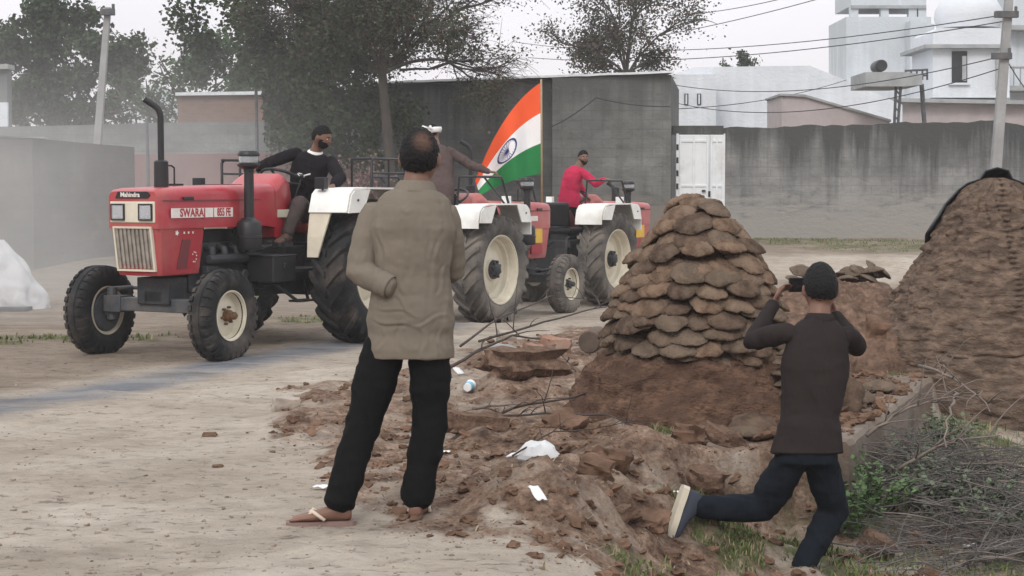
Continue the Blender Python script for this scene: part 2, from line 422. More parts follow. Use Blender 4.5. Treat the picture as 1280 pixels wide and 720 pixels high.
# loose clods and crumbs
rng = random.Random(5)
ICO = []
for s in range(6):
    bm = bmesh.new(); bmesh.ops.create_icosphere(bm, subdivisions=2 if s < 3 else 1, radius=1)
    for v in bm.verts:
        v.co *= 1 + 0.75 * noise.fractal(v.co * 1.3 + V((s * 9, 0, 0)), 0.7, 2, 4)
    bm.verts.index_update()
    ICO.append(([v.co.copy() for v in bm.verts], [[v.index for v in f.verts] for f in bm.faces])); bm.free()
def clod(mb, p, s, rg, var=None, flat=0.7):
    vs, fs = ICO[var if var is not None else rg.randrange(3, 6)]
    Mx = Euler((rg.uniform(-.4, .4), rg.uniform(-.4, .4), rg.uniform(0, 6.3))).to_matrix()
    mb.add([p + Mx @ V((v.x * s * rg.uniform(.9, 1.1), v.y * s * 0.9, v.z * s * flat)) for v in vs], fs)
M_clod = mat('clod_soil', (0.135, 0.082, 0.056), 0.95, 0.55, 5, 0.5, 60, 0.01, spec=0.1)
M_pebble = mat('pebble_dirt', (0.25, 0.2, 0.165), 0.95, 0.5, 9, 0.4, 60, spec=0.1)
mb = MB(); n = 0
while n < 4600:
    px, py = rng.uniform(330, 1180), rng.uniform(340, 719)
    g = G(px, py, -0.1 if px > 900 else 0)
    m = mud_mask(g.x, g.y)
    if rng.random() > m * (0.35 + 0.9 * (noise.noise(V((g.x * 1.8, g.y * 1.8, 11))) > -0.05)): continue
    s = 0.005 + 0.034 * rng.random() ** 6
    clod(mb, V((g.x, g.y, ground_z(g.x, g.y) + s * 0.12)), s, rng, rng.randrange(3) if s > 0.02 else None, .55); n += 1
tag(mb.build('soil_clods', M_clod, None, 50, fix=False), 'brown crumbled clods of earth and dung strewn over the waste ground', 'soil clods', kind='stuff')
mb = MB()
for k in range(2600):
    px, py = rng.uniform(-60, 900), 440 + 300 * rng.random()
    g = G(px, py)
    if mud_mask(g.x, g.y) > 0.6: continue
    s = 0.003 + 0.012 * rng.random() ** 5
    clod(mb, V((g.x, g.y, ground_z(g.x, g.y) + s * 0.15)), s, rng, None, 0.5)
tag(mb.build('road_pebbles', M_pebble, None, 180, fix=False), 'small pebbles and crumbs scattered on the pale dirt road', 'pebbles', kind='stuff')
# bits of straw trodden into the earth
M_straw = mat('straw', (0.24, 0.185, 0.12), 0.9, 0.5, 3, 0, spec=.2); M_straw2 = mat('dark_straw', (0.07, 0.05, 0.04), 0.9, 0.4, 3, 0, spec=.2)
mb = MB(); n = 0
while n < 3600:
    px, py = rng.uniform(330, 1250), rng.uniform(380, 719); g = G(px, py, -0.2 if px > 900 else 0); n += 1
    if rng.random() > mud_mask(g.x, g.y): continue
    l = rng.uniform(.02, .09); a = rng.uniform(0, 3.14); d = V((math.cos(a), math.sin(a), rng.uniform(-.15, .25))) * l; q = V((-d.y, d.x, 0)).normalized() * rng.uniform(.0012, .003)
    p = V((g.x, g.y, ground_z(g.x, g.y) + .006)); m_ = p + d * .5 + V((0, 0, rng.uniform(0, .01)))
    mb.add([p - q, p + q, m_ + q, m_ - q, p + d], [(0, 1, 2, 3), (3, 2, 4)], 0 if rng.random() < .6 else 1)
tag(mb.build('straw_bits', [M_straw, M_straw2], None, 0, fix=False), 'short straws and splinters trodden into the brown earth', 'straw', kind='stuff')
# grass blades
M_grass = mat('grass_blade', (0.10, 0.135, 0.045), 0.8, 0.45, 1.5, 0, spec=0.2)
M_grassdry = mat('grass_blade_dry', (0.23, 0.19, 0.11), 0.85, 0.35, 2.5, 0, spec=0.2)
mb = MB(); n = 0
while n < 26000:
    gx, gy, rx, ry, s = GRASSW[rng.randrange(len(GRASSW))]
    x, y = rng.gauss(gx, rx * 0.7), rng.gauss(gy, ry * 0.7)
    if not -9 < x < 9: n += 1; continue
    g = grass_mask(x, y); n += 1
    if rng.random() > g or noise.noise(V((x * 5, y * 5, 0))) < -0.15: continue
    far = y > 14
    h = rng.uniform(0.012, 0.05) * (1.1 if far else 1) * (1.8 if (x > edge_x(y) and 9.5 < y < 13) else 1); w = rng.uniform(0.003, 0.007) * (2.2 if far else 1)
    a = rng.uniform(0, 6.28); d = V((math.cos(a), math.sin(a), 0)); q = V((-d.y, d.x, 0)) * w
    z = ground_z(x, y); p = V((x, y, z - 0.005)); t = d * h * rng.uniform(0.2, 0.9)
    mb.add([p - q, p + q, p + t * 0.4 + V((0, 0, h * .65)) + q * 0.6, p + t * 0.4 + V((0, 0, h * .65)) - q * 0.6, p + t + V((0, 0, h))], [(0, 1, 2, 3), (3, 2, 4)], 1 if rng.random() < 0.33 else 0)
tag(mb.build('grass', [M_grass, M_grassdry], None, 0, fix=False), 'thin green and straw coloured grass on the low ground and verges', 'grass', kind='stuff')
# ------------------------------------------------------------------ tractors
M_red = mat('tractor_red_paint', (0.37, 0.023, 0.036), 0.38, 0.10, 3, 0.03, 30, 0.004, col2=(0.36, 0.17, 0.14), lo=0.44, hi=0.9, coat=0.2)
M_redold = mat('tractor_red_faded', (0.42, 0.08, 0.08), 0.45, 0.15, 3, 0.03, 30, 0.004, col2=(0.40, 0.24, 0.2), lo=0.42, hi=0.85, coat=0.1)
M_darkred = mat('dark_decal_red', (0.16, 0.035, 0.04), 0.5, 0.1, 4, 0)  # dark red of the hood seams and the slanted cowl decal
M_cream = mat('cream_paint', (0.60, 0.55, 0.44), 0.5, 0.1, 5, 0.05, 40, col2=(0.36, 0.30, 0.23), lo=0.55, hi=0.85)
M_white = mat('white_paint', (0.72, 0.72, 0.69), 0.45, 0.08, 4, 0.04, 40, col2=(0.42, 0.38, 0.32), lo=0.46, hi=0.85)
M_iron = mat('dark_iron', (0.026, 0.028, 0.032), 0.6, 0.35, 9, 0.3, 50, 0.006, col2=(0.10, 0.085, 0.07), lo=0.5, hi=0.8)
M_iron2 = mat('blue_grey_iron', (0.055, 0.06, 0.068), 0.6, 0.3, 9, 0.2, 50, 0.006, col2=(0.14, 0.12, 0.1), lo=0.48, hi=0.8)
M_black = mat('black_enamel', (0.014, 0.014, 0.016), 0.45, 0.2, 6, 0.08, 30)
M_tyre = mat('tyre_rubber', (0.020, 0.020, 0.021), 0.85, 0.3, 7, 0.3, 60, 0.004, col2=(0.12, 0.10, 0.085), lo=0.48, hi=0.78, spec=0.2)
M_tyredust = mat('dusty_tyre_rubber', (0.075, 0.07, 0.066), 0.9, 0.3, 6, 0.3, 60, 0.004, col2=(0.20, 0.175, 0.15), lo=0.4, hi=0.7, spec=0.15)
M_rust = mat('rusty_hub', (0.16, 0.075, 0.03), 0.8, 0.5, 14, 0.3, 50, col2=(0.04, 0.035, 0.03), lo=0.5, hi=0.6)
M_chrome = mat('reflector_metal', (0.7, 0.7, 0.7), 0.2, 0.05, 5, 0, metal=0.9)
M_lens = glass('lamp_glass', (0.95, 0.97, 1.0), 0.08)
M_bowl = glass('bowl_plastic', (0.85, 0.88, 0.9), 0.15)
M_grille = mat('grille_metal', (0.30, 0.27, 0.235), 0.55, 0.3, 12, 0.1, 40, metal=0.2)
M_seat = mat('red_vinyl', (0.30, 0.03, 0.03), 0.5, 0.2, 5, 0.1)
M_orange = mat('orange_cloth', (0.62, 0.22, 0.11), 0.9, 0.2, 5, 0.3)
M_stickerw = mat('white_sticker', (0.72, 0.66, 0.62), 0.5, 0.08, 20, 0)
M_stickerr = mat('red_lettering', (0.36, 0.03, 0.04), 0.5, 0.05, 20, 0)
M_yellow = mat('yellow_decal', (0.70, 0.43, 0.05), 0.5, 0.1, 10, 0)
RY = Matrix.Rotation(R(-90), 4, 'X')    # lathe axis z -> +y

def make_tyre(Rr, W, rim, style):
    """axis along y, centre at origin"""
    mb = MB(); w = W / 2
    if style == 'drive':
        base = Rr - 0.045
        prof = [(rim, -w * .72), (rim + .03, -w * .86), (lerp(rim, base, .4), -w), (lerp(rim, base, .75), -w * .97), (base - .03, -w * .9), (base - .004, -w * .72), (base + .008, -w * .3), (base + .01, 0)]
    else:
        base = Rr - 0.016
        prof = [(rim, -w * .66), (rim + .02, -w * .82), (lerp(rim, base, .42), -w), (lerp(rim, base, .8), -w * .93), (base - .012, -w * .78), (base, -w * .4), (base + .004, 0)]
    prof = prof + [(r, -y) for r, y in prof[-2::-1]]
    prof += [(rim - .015, w * .6), (rim - .015, -w * .6)]
    mb.lathe(prof, 56, RY, closed=True)
    def pt(r, a, y): return V((math.cos(a) * r, y, math.sin(a) * r))
    if style == 'drive':
        N = 22
        for side in (-1, 1):
            for k in range(N):
                a0 = 2 * math.pi * (k + (0.5 if side > 0 else 0)) / N
                secs = []
                for t, rr0, rr1 in ((0.04, base, Rr), (0.45, base - .002, Rr - .002), (0.8, base - .02, Rr - .008), (1.0, base - .06, Rr - .028), (1.03, base - .12, Rr - .085)):
                    y = side * w * t * 0.97
                    a = a0 + 0.30 * t
                    hw = 0.030 / Rr * (1.15 if t > .7 else 1)
                    secs.append([pt(rr0, a - hw * 1.3, y), pt(rr1, a - hw * .8, y), pt(rr1, a + hw * .8, y), pt(rr0, a + hw * 1.3, y)])
                mb.loft(secs)
    else:
        N = 30
        for y0, y1 in ((-.16, .16),):
            mb.lathe([(base, w * y0 * 2.0), (Rr, w * y0 * 1.5), (Rr, w * y1 * 1.5), (base, w * y1 * 2.0)], 56, RY, closed=True)
        for side in (-1, 1):
            for k in range(N):
                a = 2 * math.pi * (k + (.5 if side > 0 else 0)) / N; hw = 0.62 * math.pi / N
                secs = []
                for t, r0, r1 in ((.42, base - .01, Rr), (.74, base - .02, Rr - .004), (.95, base - .06, Rr - .03), (.99, base - .085, Rr - .055)):
                    y = side * w * t
                    secs.append([pt(r0, a - hw, y), pt(r1, a - hw * .85, y), pt(r1, a + hw * .85, y), pt(r0, a + hw, y)])
                mb.loft(secs)
    return mb.mesh('tyre')

def make_rim(rim, W, kind):
    mb = MB(); w = W * 0.42
    if kind == 'rear':
        prof = [(rim + .012, w), (rim + .012, w - .012), (rim - .012, w - .02), (rim - .03, w * .35), (rim - .055, w * .28), (rim - .06, -.01), (rim - .11, -.035), (rim * .55, .012), (.15, .02), (.14, .045), (.02, .045),
                (.02, .01), (.13, .0), (rim * .55, -.01), (rim - .08, -.05), (rim - .03, -.05), (rim - .025, -w + .02), (rim + .012, -w + .012), (rim + .012, -w), (rim, -w), (rim - .012, -w + .02), (rim - .012, w * .3), (rim, w)]
    else:
        prof = [(rim + .008, w), (rim + .006, w - .01), (rim - .012, w - .018), (rim - .02, w * .25), (rim - .03, w * .1), (rim * .62, w * .28), (rim * .45, w * .34), (.02, w * .34),
                (.02, w * .2), (rim * .6, w * .12), (rim - .03, -.01), (rim - .018, -w + .02), (rim + .008, -w + .01), (rim + .008, -w), (rim - .004, -w), (rim - .008, w * .2), (rim - .002, w)]
    mb.lathe(prof, 48, RY, closed=True)
    return mb.mesh('rim')

def make_hub(kind, w):
    mb = MB()
    if kind == 'rear':
        mb.lathe([(0.0, .03), (.125, .03), (.12, .075), (.085, .085), (.075, .12), (.05, .135), (0.0, .135)], 20, RY)
        rb, y0, nb, rr = .10, .07, 8, .02
    else:
        y0 = w * .30
        mb.lathe([(0, y0 - .02), (.055, y0), (.05, y0 + .05), (.036, y0 + .06), (.034, y0 + .10), (.02, y0 + .115), (0, y0 + .115)], 16, RY)
        rb, nb, rr = .075, 6, .011; y0 = y0 + .0
    for k in range(nb):
        a = 2 * math.pi * k / nb
        mb.lathe([(0, 0), (rr, 0), (rr, .035), (0, .035)], 6, Matrix.Translation((rb * math.cos(a), y0, rb * math.sin(a))) @ RY)
    return mb.mesh('hub')

def smooth_me(me, ang=38):
    bm = bmesh.new(); bm.from_mesh(me); bmesh.ops.recalc_face_normals(bm, faces=bm.faces); bm.to_mesh(me); bm.free()
    me.polygons.foreach_set('use_smooth', [True] * len(me.polygons)); me.set_sharp_from_angle(angle=R(ang))
    return me
WH = {}
def wheel(parent, kind, pos, Rr, W, rim, side, tyre_m, rim_m, hub_m, spin=0.0, steer=0.0, key=''):
    k = (kind, Rr, W, rim, tyre_m.name, rim_m.name, hub_m.name)
    if k not in WH:
        t = smooth_me(make_tyre(Rr, W, rim, 'drive' if kind == 'rear' else 'steer')); t.materials.append(tyre_m)
        r = smooth_me(make_rim(rim, W, kind)); r.materials.append(rim_m)
        h = smooth_me(make_hub(kind, W * .42)); h.materials.append(hub_m)
        WH[k] = (t, r, h)
    t, r, h = WH[k]
    nm = 'rear_wheel' if kind == 'rear' else 'front_wheel'
    w = bpy.data.objects.new(nm, r); COL.objects.link(w); w.parent = parent; w.location = pos
    w.rotation_euler = (0, spin, (0 if side > 0 else math.pi) + steer)
    w['label'] = 'large lugged rear tractor wheel' if kind == 'rear' else 'smaller front tractor wheel'
    for n_, me in (('tyre', t), ('hub', h)):
        c = bpy.data.objects.new(n_, me); COL.objects.link(c); c.parent = w
    return w

def rsec(x, w, z0, z1, r, n=5, wb=None):
    """hood cross-section in the y-z plane: open-bottom rounded rectangle"""
    wb = w if wb is None else wb
    pts = [V((x, -wb, z0))]
    for k in range(n + 1):
        a = math.pi / 2 * k / n
        pts.append(V((x, -w + r - r * math.cos(a), z1 - r + r * math.sin(a))))
    for k in range(n + 1):
        a = math.pi / 2 * (1 - k / n)
        pts.append(V((x, w - r + r * math.cos(a), z1 - r + r * math.sin(a) - 0.0)))
    pts.append(V((x, wb, z0)))
    return pts

def build_tractor(name, label, loc, fwd, group, v):
    """local axes: x forward, y left, z up, origin on the ground under the rear axle. v: what differs on this tractor"""
    t = thing(name, label, 'tractor', loc, math.atan2(fwd[1], fwd[0]), group)
    red, fend, rimc, hubc = v['red'], v['fender'], v['rim'], v['hub']; near = v['near']
    dy = v.get('dy', 0.0); WB = 2.08; RR = v.get('rr', .70); FR = v.get('fr', .405)
    # wheels
    for s in (1, -1):
        wheel(t, 'rear', (0, s * (.70 + dy), RR - .012), RR, .40, v.get('rrim', .40), s, v['tyre'], rimc, M_iron2 if v['lead'] else M_iron, spin=.3 * s)
        wheel(t, 'front', (WB, s * .70, FR - .008), FR, v.get('fw', .225), .215, s, v['ftyre'], v['frim'], hubc, spin=.2, steer=v.get('steer', 0))
    # chassis
    m = MB()
    m.box((.30, 0, .72), (1.2, .40, .46)); m.box((-.12, 0, .72), (.5, .52, .52)); m.box((1.40, 0, .80), (1.05, .40, .44)); m.box((1.45, 0, .545), (.8, .30, .12)); m.box((1.42, 0, 1.06), (.75, .28, .14))
    m.tube([(0, -.52 - dy, .70), (0, -.3, .70), (0, .3, .70), (0, .52 + dy, .70)], [.10, .15, .15, .10], 14)
    for k in range(4):
        for s in (1, -1): m.tube([(1.14 + .18 * k, s * .19, .98), (1.14 + .18 * k, s * .27, .96), (1.14 + .18 * k, s * .28, .86)], .035, 8)
    m.tube([(1.0, .29, .87), (1.75, .29, .87)], .045, 8); m.tube([(1.0, -.29, .87), (1.75, -.29, .9)], .045, 8)
    m.box((1.95, 0, .60), (.46, .36, .24)); m.tube([(1.5, .24, .64), (1.5, .31, .64)], .06, 12); m.tube([(1.25, .2, .72), (1.25, .33, .72)], .045, 10)
    m.box((1.70, .25, .72), (.16, .1, .18)); m.box((1.05, .26, .68), (.2, .12, .22))
    m.tube([(.9, .2, 1.0), (1.0, .3, 1.05), (1.3, .26, 1.08)], .02, 6); m.tube([(.8, .22, .6), (1.5, .33, .56), (1.95, .3, .5)], .018, 6)
    m.build('chassis', M_iron, t, 30, .012)
    # front axle
    m = MB(); m.box((WB, 0, .47), (.13, .96, .12)); m.box((WB, 0, .55), (.2, .2, .1))
    for s in (1, -1):
        m.box((WB, s * .50, .47), (.15, .2, .15)); m.tube([(WB, s * .56, .32), (WB, s * .56, .62)], .045, 10); m.tube([(WB, s * .55, .395), (WB, s * .66, .395)], .055, 10)
        m.tube([(WB, s * .56, .60), (WB - .22, s * .50, .60)], .025, 8); m.lathe([(0, 0), (.185, 0), (.17, .03), (0, .03)], 24, Matrix.Translation((WB, s * .61 if s > 0 else s * .64, .395)) @ RY)
    m.tube([(WB - .22, -.5, .60), (WB - .22, .5, .60)], .018, 8)
    m.build('front_axle', M_iron2, t, 35, .01)
    # hood
    z0, z1 = 1.16, 1.515
    m = MB()
    secs = [rsec(.74, .29, z0 - .02, z1 + .04, .09), rsec(.9, .30, z0, z1 + .035, .09), rsec(1.4, .30, z0, z1 + .025, .085), rsec(1.9, .295, z0, z1 + .015, .08), rsec(2.30, .288, z0, z1, .075), rsec(2.40, .283, z0, z1 - .01, .07), rsec(2.43, .27, z0, z1 - .03, .06)]
    m.loft(secs, True)
    h = m.build('hood', red, t, 40)
    m = MB()
    for x0, x1 in ((.98, 2.38),):
        for s in (1, -1):
            m.box(((x0 + x1) / 2, s * .302, 1.405), (x1 - x0, .006, .012)); 
    m.box((1.15, 0, z1 + .032), (.05, .40, .008)); m.build('hood_seam', M_darkred, h, 0)
    for s in (1, -1):
        m = MB(); m.box((2.05, s * .308, 1.425), (.14, .02, .03)); m.build('latch', M_black, h, 0, .006)
    # nose cowl
    m = MB()
    def nsec(z, xf, xb, w): return [V((xb, -w, z)), V((xb, w, z)), V((xf - .03, w, z)), V((xf, w - .035, z)), V((xf, -w + .035, z)), V((xf - .03, -w, z))]
    m.loft([nsec(.745, 2.36, 1.84, .245), nsec(.80, 2.375, 1.83, .252), nsec(1.10, 2.41, 1.80, .274), nsec(1.168, 2.42, 1.795, .279)])
    nose = m.build('nose_cowl', red, t, 30, .008)
    # front face is slightly raked: frame helpers on it
    A = math.atan2(.06, .42)
    def F(y, z, off=0.0):
        xf = 2.36 + (min(z, 1.17) - .745) / (1.168 - .745) * .06 if z < 1.168 else 2.42 + .012
        return V((xf + off, y, z))
    m = MB()   # lamp panel
    m.box((2.43, 0, 1.305), (.022, .50, .185))
    bez = m.build('lamp_panel', M_cream if v['lead'] else M_white, t, 0, .008)
    for s in (1, -1):
        m = MB(); m.box((2.437, s * .155, 1.305), (.02, .135, .125))
        hl = m.build('headlight', M_chrome, t, 0, .01)
        m = MB(); m.box((2.4445, s * .155, 1.305), (.012, .148, .138)); m.box((2.4445, s * .155, 1.305), (.03, .12, .11))
        fr = MB()
        for yy, zz, sy, sz in ((0, .067, .15, .012), (0, -.067, .15, .012), (.07, 0, .012, .122), (-.07, 0, .012, .122)): fr.box((2.449, s * .155 + yy, 1.305 + zz), (.016, sy, sz))
        fr.build('rim', M_black, hl, 0)
        ln = MB(); ln.box((2.452, s * .155, 1.305), (.008, .128, .122)); ln.build('lens', M_lens, hl, 0)
    m = MB()   # grille
    def fx(z): return 2.36 + (z - .745) / .423 * .06
    def slab(y0, y1, za, zb, o0, o1):
        m.loft([[V((fx(za) + o0, y0, za)), V((fx(za) + o0, y1, za)), V((fx(za) + o1, y1, za)), V((fx(za) + o1, y0, za))], [V((fx(zb) + o0, y0, zb)), V((fx(zb) + o0, y1, zb)), V((fx(zb) + o1, y1, zb)), V((fx(zb) + o1, y0, zb))]])
    slab(-.20, .20, .80, 1.165, 0.0, .006)
    for k in range(9): slab(-.19 + .0455 * k, -.19 + .0455 * k + .024, .81, 1.155, .005, .022)
    gr = m.build('grille', M_grille, t, 0)
    m = MB()
    slab(-.215, -.197, .785, 1.18, .002, .03); slab(.197, .215, .785, 1.18, .002, .03); slab(-.197, .197, .785, .803, .002, .03); slab(-.197, .197, 1.162, 1.18, .002, .03)
    m.build('grille_frame', M_cream, gr, 0)
    if v['lead']:
        m = MB(); m.prism([(-.19, -.03), (.17, -.03), (.2, .0), (.17, .03), (-.16, .03)], lambda p: (2.432, p[0], 1.455 + p[1]), (.008, 0, 0))
        em = m.build('badge', M_black, t, 0)
        Mt = Matrix.Translation((2.4415, -.02, 1.455)) @ Matrix(((0, 0, 1, 0), (1, 0, 0, 0), (0, 1, 0, 0), (0, 0, 0, 1)))
        writing('Mahindra', .058, 'lettering', M_stickerw, em, Mt, bold=.0012)
        # side sticker, on both flanks
        for s in (1, -1):
            m = MB()
            for a, b_ in ((1.70, 2.28), (1.41, 1.685)) if s > 0 else ((1.41, 1.99), (2.005, 2.28)):
                m.box(((a + b_) / 2, s * .3035, 1.295), (b_ - a, .007, .085))
            st = m.build('name_sticker', M_stickerw, h, 0)
            B = Matrix(((-s, 0, 0, 0), (0, 0, s, 0), (0, 1, 0, 0), (0, 0, 0, 1)))
            c1, c2 = ((1.99, 1.545) if s > 0 else (1.70, 2.14))
            writing('SWARAJ', .10, 'lettering', M_stickerr, st, Matrix.Translation((c1, s * .3078, 1.294)) @ B @ Matrix.Scale(.93, 4, (1, 0, 0)), bold=.003, space=1.05)
            writing('855 FE', .10, 'lettering', M_stickerr, st, Matrix.Translation((c2, s * .3078, 1.294)) @ B @ Matrix.Scale(.72, 4, (1, 0, 0)), bold=.003)
            # small white marks on the cowl: a flower and three dots, lower a curl
            m = MB()
            def mark(x, z, r, k=6):
                w = .245 + (z - .745) / .423 * .034 + .001
                m.prism([(math.cos(2 * math.pi * i / k) * r * (1 if i % 2 else .6), math.sin(2 * math.pi * i / k) * r * (1 if i % 2 else .6)) for i in range(k)], lambda p: (x + p[0], s * (w + .004 * (1 - 0)), z + p[1]), (0, s * .003, 0))
            mark(2.18, 1.12, .026, 10); mark(2.08, 1.12, .014, 8); mark(2.02, 1.12, .014, 8); mark(1.96, 1.12, .014, 8)
            for k in range(7):
                a = .6 + k * .75; mark(1.92 + .03 * math.cos(a), .90 + .045 * math.sin(a), .009, 6)
            m.build('white_mark', M_stickerw, nose, 0)
            m = MB()
            def wy(z): return .245 + (z - .745) / .423 * .034 + .003
            m.add([V((x, s * (wy(z) + d), z)) for d in (0, .003) for x, z in ((2.16, .80), (2.02, .80), (1.98, 1.06), (2.1, 1.06))], [(0, 1, 2, 3), (7, 6, 5, 4), (0, 1, 5, 4), (1, 2, 6, 5), (2, 3, 7, 6), (3, 0, 4, 7)])
            m.build('dark_decal', M_darkred, nose, 0)
    else:
        for s in (1, -1):
            m = MB()
            w = .279
            m.box((2.02, s * (w + .0035), 1.06), (.30, .007, .20)); m.build('decal', M_yellow, nose, 0)
            m = MB(); m.box((2.02, s * (w - .012), .87), (.3, .03, .12)); m.build('decal', M_stickerr, nose, 0)
            m = MB(); m.box((1.6, s * .3035, 1.30), (.8, .006, .07)); m.build('stripe', M_stickerw, h, 0)
    # tank cowl and dash
    m = MB()
    m.loft([rsec(.36, .21, 1.12, 1.46, .06, 5, .16), rsec(.44, .25, 1.06, 1.60, .08, 5, .2), rsec(.56, .285, 1.02, 1.655, .10, 5, .25), rsec(.66, .295, 1.02, 1.60, .10, 5, .27), rsec(.735, .295, 1.05, 1.555, .10, 5, .28)])
    tank = m.build('tank_cowl', red, t, 40)
    for s in (1, -1):
        m = MB(); m.box((.57, s * .287, 1.27), (.26, .02, .075)); m.build('plate', M_cream, tank, 0, .005)
    m = MB(); m.box((.365, 0, 1.46), (.02, .26, .12), Matrix.Rotation(R(-25), 3, 'Y')); m.build('dash_panel', M_black, t, 0, .01)
    # steering
    m = MB(); c = V((.22, 0, 1.60)); tilt = Matrix.Rotation(R(-28), 3, 'Y')
    ring = [c + tilt @ V((.215 * math.cos(a), .215 * math.sin(a), 0)) for a in [2 * math.pi * k / 28 for k in range(29)]]
    m.tube(ring, .016, 8)
    for k in range(3):
        a = 2 * math.pi * k / 3; m.tube([c - tilt @ V((0, 0, .03)), c + tilt @ V((.215 * math.cos(a), .215 * math.sin(a), 0))], .011, 6)
    m.ell(c - tilt @ V((0, 0, .02)), (.05, .05, .03)); m.tube([c - tilt @ V((0, 0, .02)), c - tilt @ V((0, 0, .42))], .03, 10)
    m.build('steering_wheel', M_black, t, 60)
    m = MB()
    m.tube([(.30, .18, 1.35), (.24, .25, 1.62)], .008, 6); m.ell((.24, .25, 1.63), (.022, .022, .022)); m.tube([(.55, .1, .95), (.36, .14, 1.2)], .012, 6); m.ell((.36, .14, 1.21), (.025, .025, .03)); m.tube([(.5, -.12, .95), (.30, -.16, 1.22)], .012, 6); m.ell((.3, -.16, 1.23), (.025, .025, .03))
    m.build('levers', M_black, t, 60)
    # seat
    m = MB(); m.box((-.08, 0, 1.12), (.44, .46, .10)); s_ = m.build('seat', v['seat'], t, 40, .035)
    m = MB(); m.box((-.33, 0, 1.36), (.08, .44, .36 if not v.get('orange') else .62), Matrix.Rotation(R(-12), 3, 'Y')); m.build('backrest', v['seat'], s_, 40, .03)
    m = MB(); m.box((-.1, 0, .99), (.3, .3, .16)); m.build('bracket', M_iron, s_, 0)
    # platforms
    for s in (1, -1):
        m = MB(); m.box((.56, s * .36, .735), (.62, .34, .03)); m.box((.86, s * .36, .79), (.03, .34, .1)); m.tube([(.3, s * .3, .62), (.5, s * .5, .44), (.68, s * .5, .44), (.8, s * .3, .62)], .018, 6); m.box((.6, s * .5, .44), (.26, .14, .02))
        m.build('footplate', M_iron, t, 0, .006)
    m = MB(); m.tube([(.95, .16, .9), (.78, .3, .98), (.74, .34, 1.0)], .014, 6); m.box((.73, .35, 1.0), (.03, .1, .08), Matrix.Rotation(R(-30), 3, 'Y')); m.tube([(.95, -.16, .9), (.78, -.3, .95), (.74, -.34, .97)], .014, 6); m.box((.73, -.35, .97), (.03, .1, .08), Matrix.Rotation(R(-30), 3, 'Y'))
    m.build('pedals', M_iron, t, 0)
    # side box, air cleaner, stack
    s = near
    m = MB(); m.box((1.02, s * .45, .76), (.36, .30, .24)); m.box((1.02, s * .45, .885), (.38, .32, .02)); m.box((1.02, s * .605, .79), (.05, .02, .06)); m.box((.95, s * .40, .63), (.3, .1, .05))
    m.build('battery_box', M_black, t, 0, .012)
    xa = v.get('xa', 1.30)
    m = MB(); Mc = Matrix.Translation((xa, s * .385, 0))
    m.lathe([(0, .95), (.105, .95), (.115, .97), (.115, 1.05), (.12, 1.055), (.12, 1.075), (.112, 1.08), (.112, 1.19), (.10, 1.21), (.06, 1.225), (.045, 1.25), (0, 1.25)], 24, Mc)
    m.box((xa, s * .29, 1.12), (.08, .12, .05))
    ac = m.build('air_cleaner', M_black, t, 40)
    m = MB(); m.lathe([(0, 1.25), (.048, 1.25), (.045, 1.66), (.05, 1.665), (.05, 1.70), (0, 1.70)], 16, Mc); m.build('intake_stack', M_black, ac, 40)
    m = MB(); m.lathe([(0, 1.69), (.06, 1.69), (.105, 1.715), (.108, 1.735), (.06, 1.745), (0, 1.745)], 24, Mc); m.lathe([(0, 1.81), (.102, 1.81), (.104, 1.825), (.085, 1.855), (.03, 1.865), (0, 1.865)], 24, Mc); m.build('precleaner_cap', M_black, ac, 40)
    m = MB(); m.lathe([(.03, 1.74), (.088, 1.745), (.092, 1.78), (.085, 1.812), (.03, 1.815), (.03, 1.81), (.08, 1.807), (.086, 1.78), (.083, 1.75), (.03, 1.746)], 24, Mc, closed=True); m.build('precleaner_bowl', M_bowl, ac, 40)
    m = MB(); m.tube([(xa, s * .385, 1.2), (xa - .02, s * .3, 1.2), (xa - .03, s * .2, 1.1)], .04, 10); m.build('intake_hose', M_black, ac, 60)
    # exhaust
    xe, ye = v.get('exh', (2.02, 0.0))
    m = MB(); Me = Matrix.Translation((xe, ye, 0))
    m.lathe([(0, 1.50), (.066, 1.50), (.066, 1.52), (.064, 1.75), (.05, 1.762), (0, 1.762)], 20, Me); ex = m.build('silencer', M_black, t, 40)
    hh = v.get('exh_top', 2.36)
    d = V(v.get('exh_dir', (0.6, -0.5, 0))).normalized()
    path = [V((xe, ye, 1.74)), V((xe, ye, hh - .22))]
    for k in range(1, 7):
        a = R(62) * k / 6; path.append(V((xe, ye, hh - .22)) + d * (.12 * (1 - math.cos(a))) + V((0, 0, .12 * math.sin(a))))
    path.append(path[-1] + (path[-1] - path[-2]).normalized() * .09)
    m = MB(); m.tube(path, .029, 12); m.build('pipe', M_black, ex, 50)
    m = MB(); m.tube([(1.62, -.2, 1.5), (1.62, -.2, 1.70), (1.66, -.2, 1.72), (1.72, -.2, 1.72)], .009, 6); m.box((1.60, -.2, 1.545), (.16, .05, .02)); m.build('hood_hook', M_black, t, 0)
    # fenders
    path = [(.655, 1.28), (.60, 1.45), (.54, 1.495), (.30, 1.505), (-.30, 1.50), (-.47, 1.48), (-.56, 1.42), (-.66, 1.25), (-.70, 1.10)]
    if not v['lead']: path = [(.66, 1.12), (.655, 1.26), (.60, 1.44), (.53, 1.49), (.30, 1.505), (-.40, 1.505), (-.56, 1.48), (-.63, 1.42), (-.665, 1.30), (-.67, 1.22)]
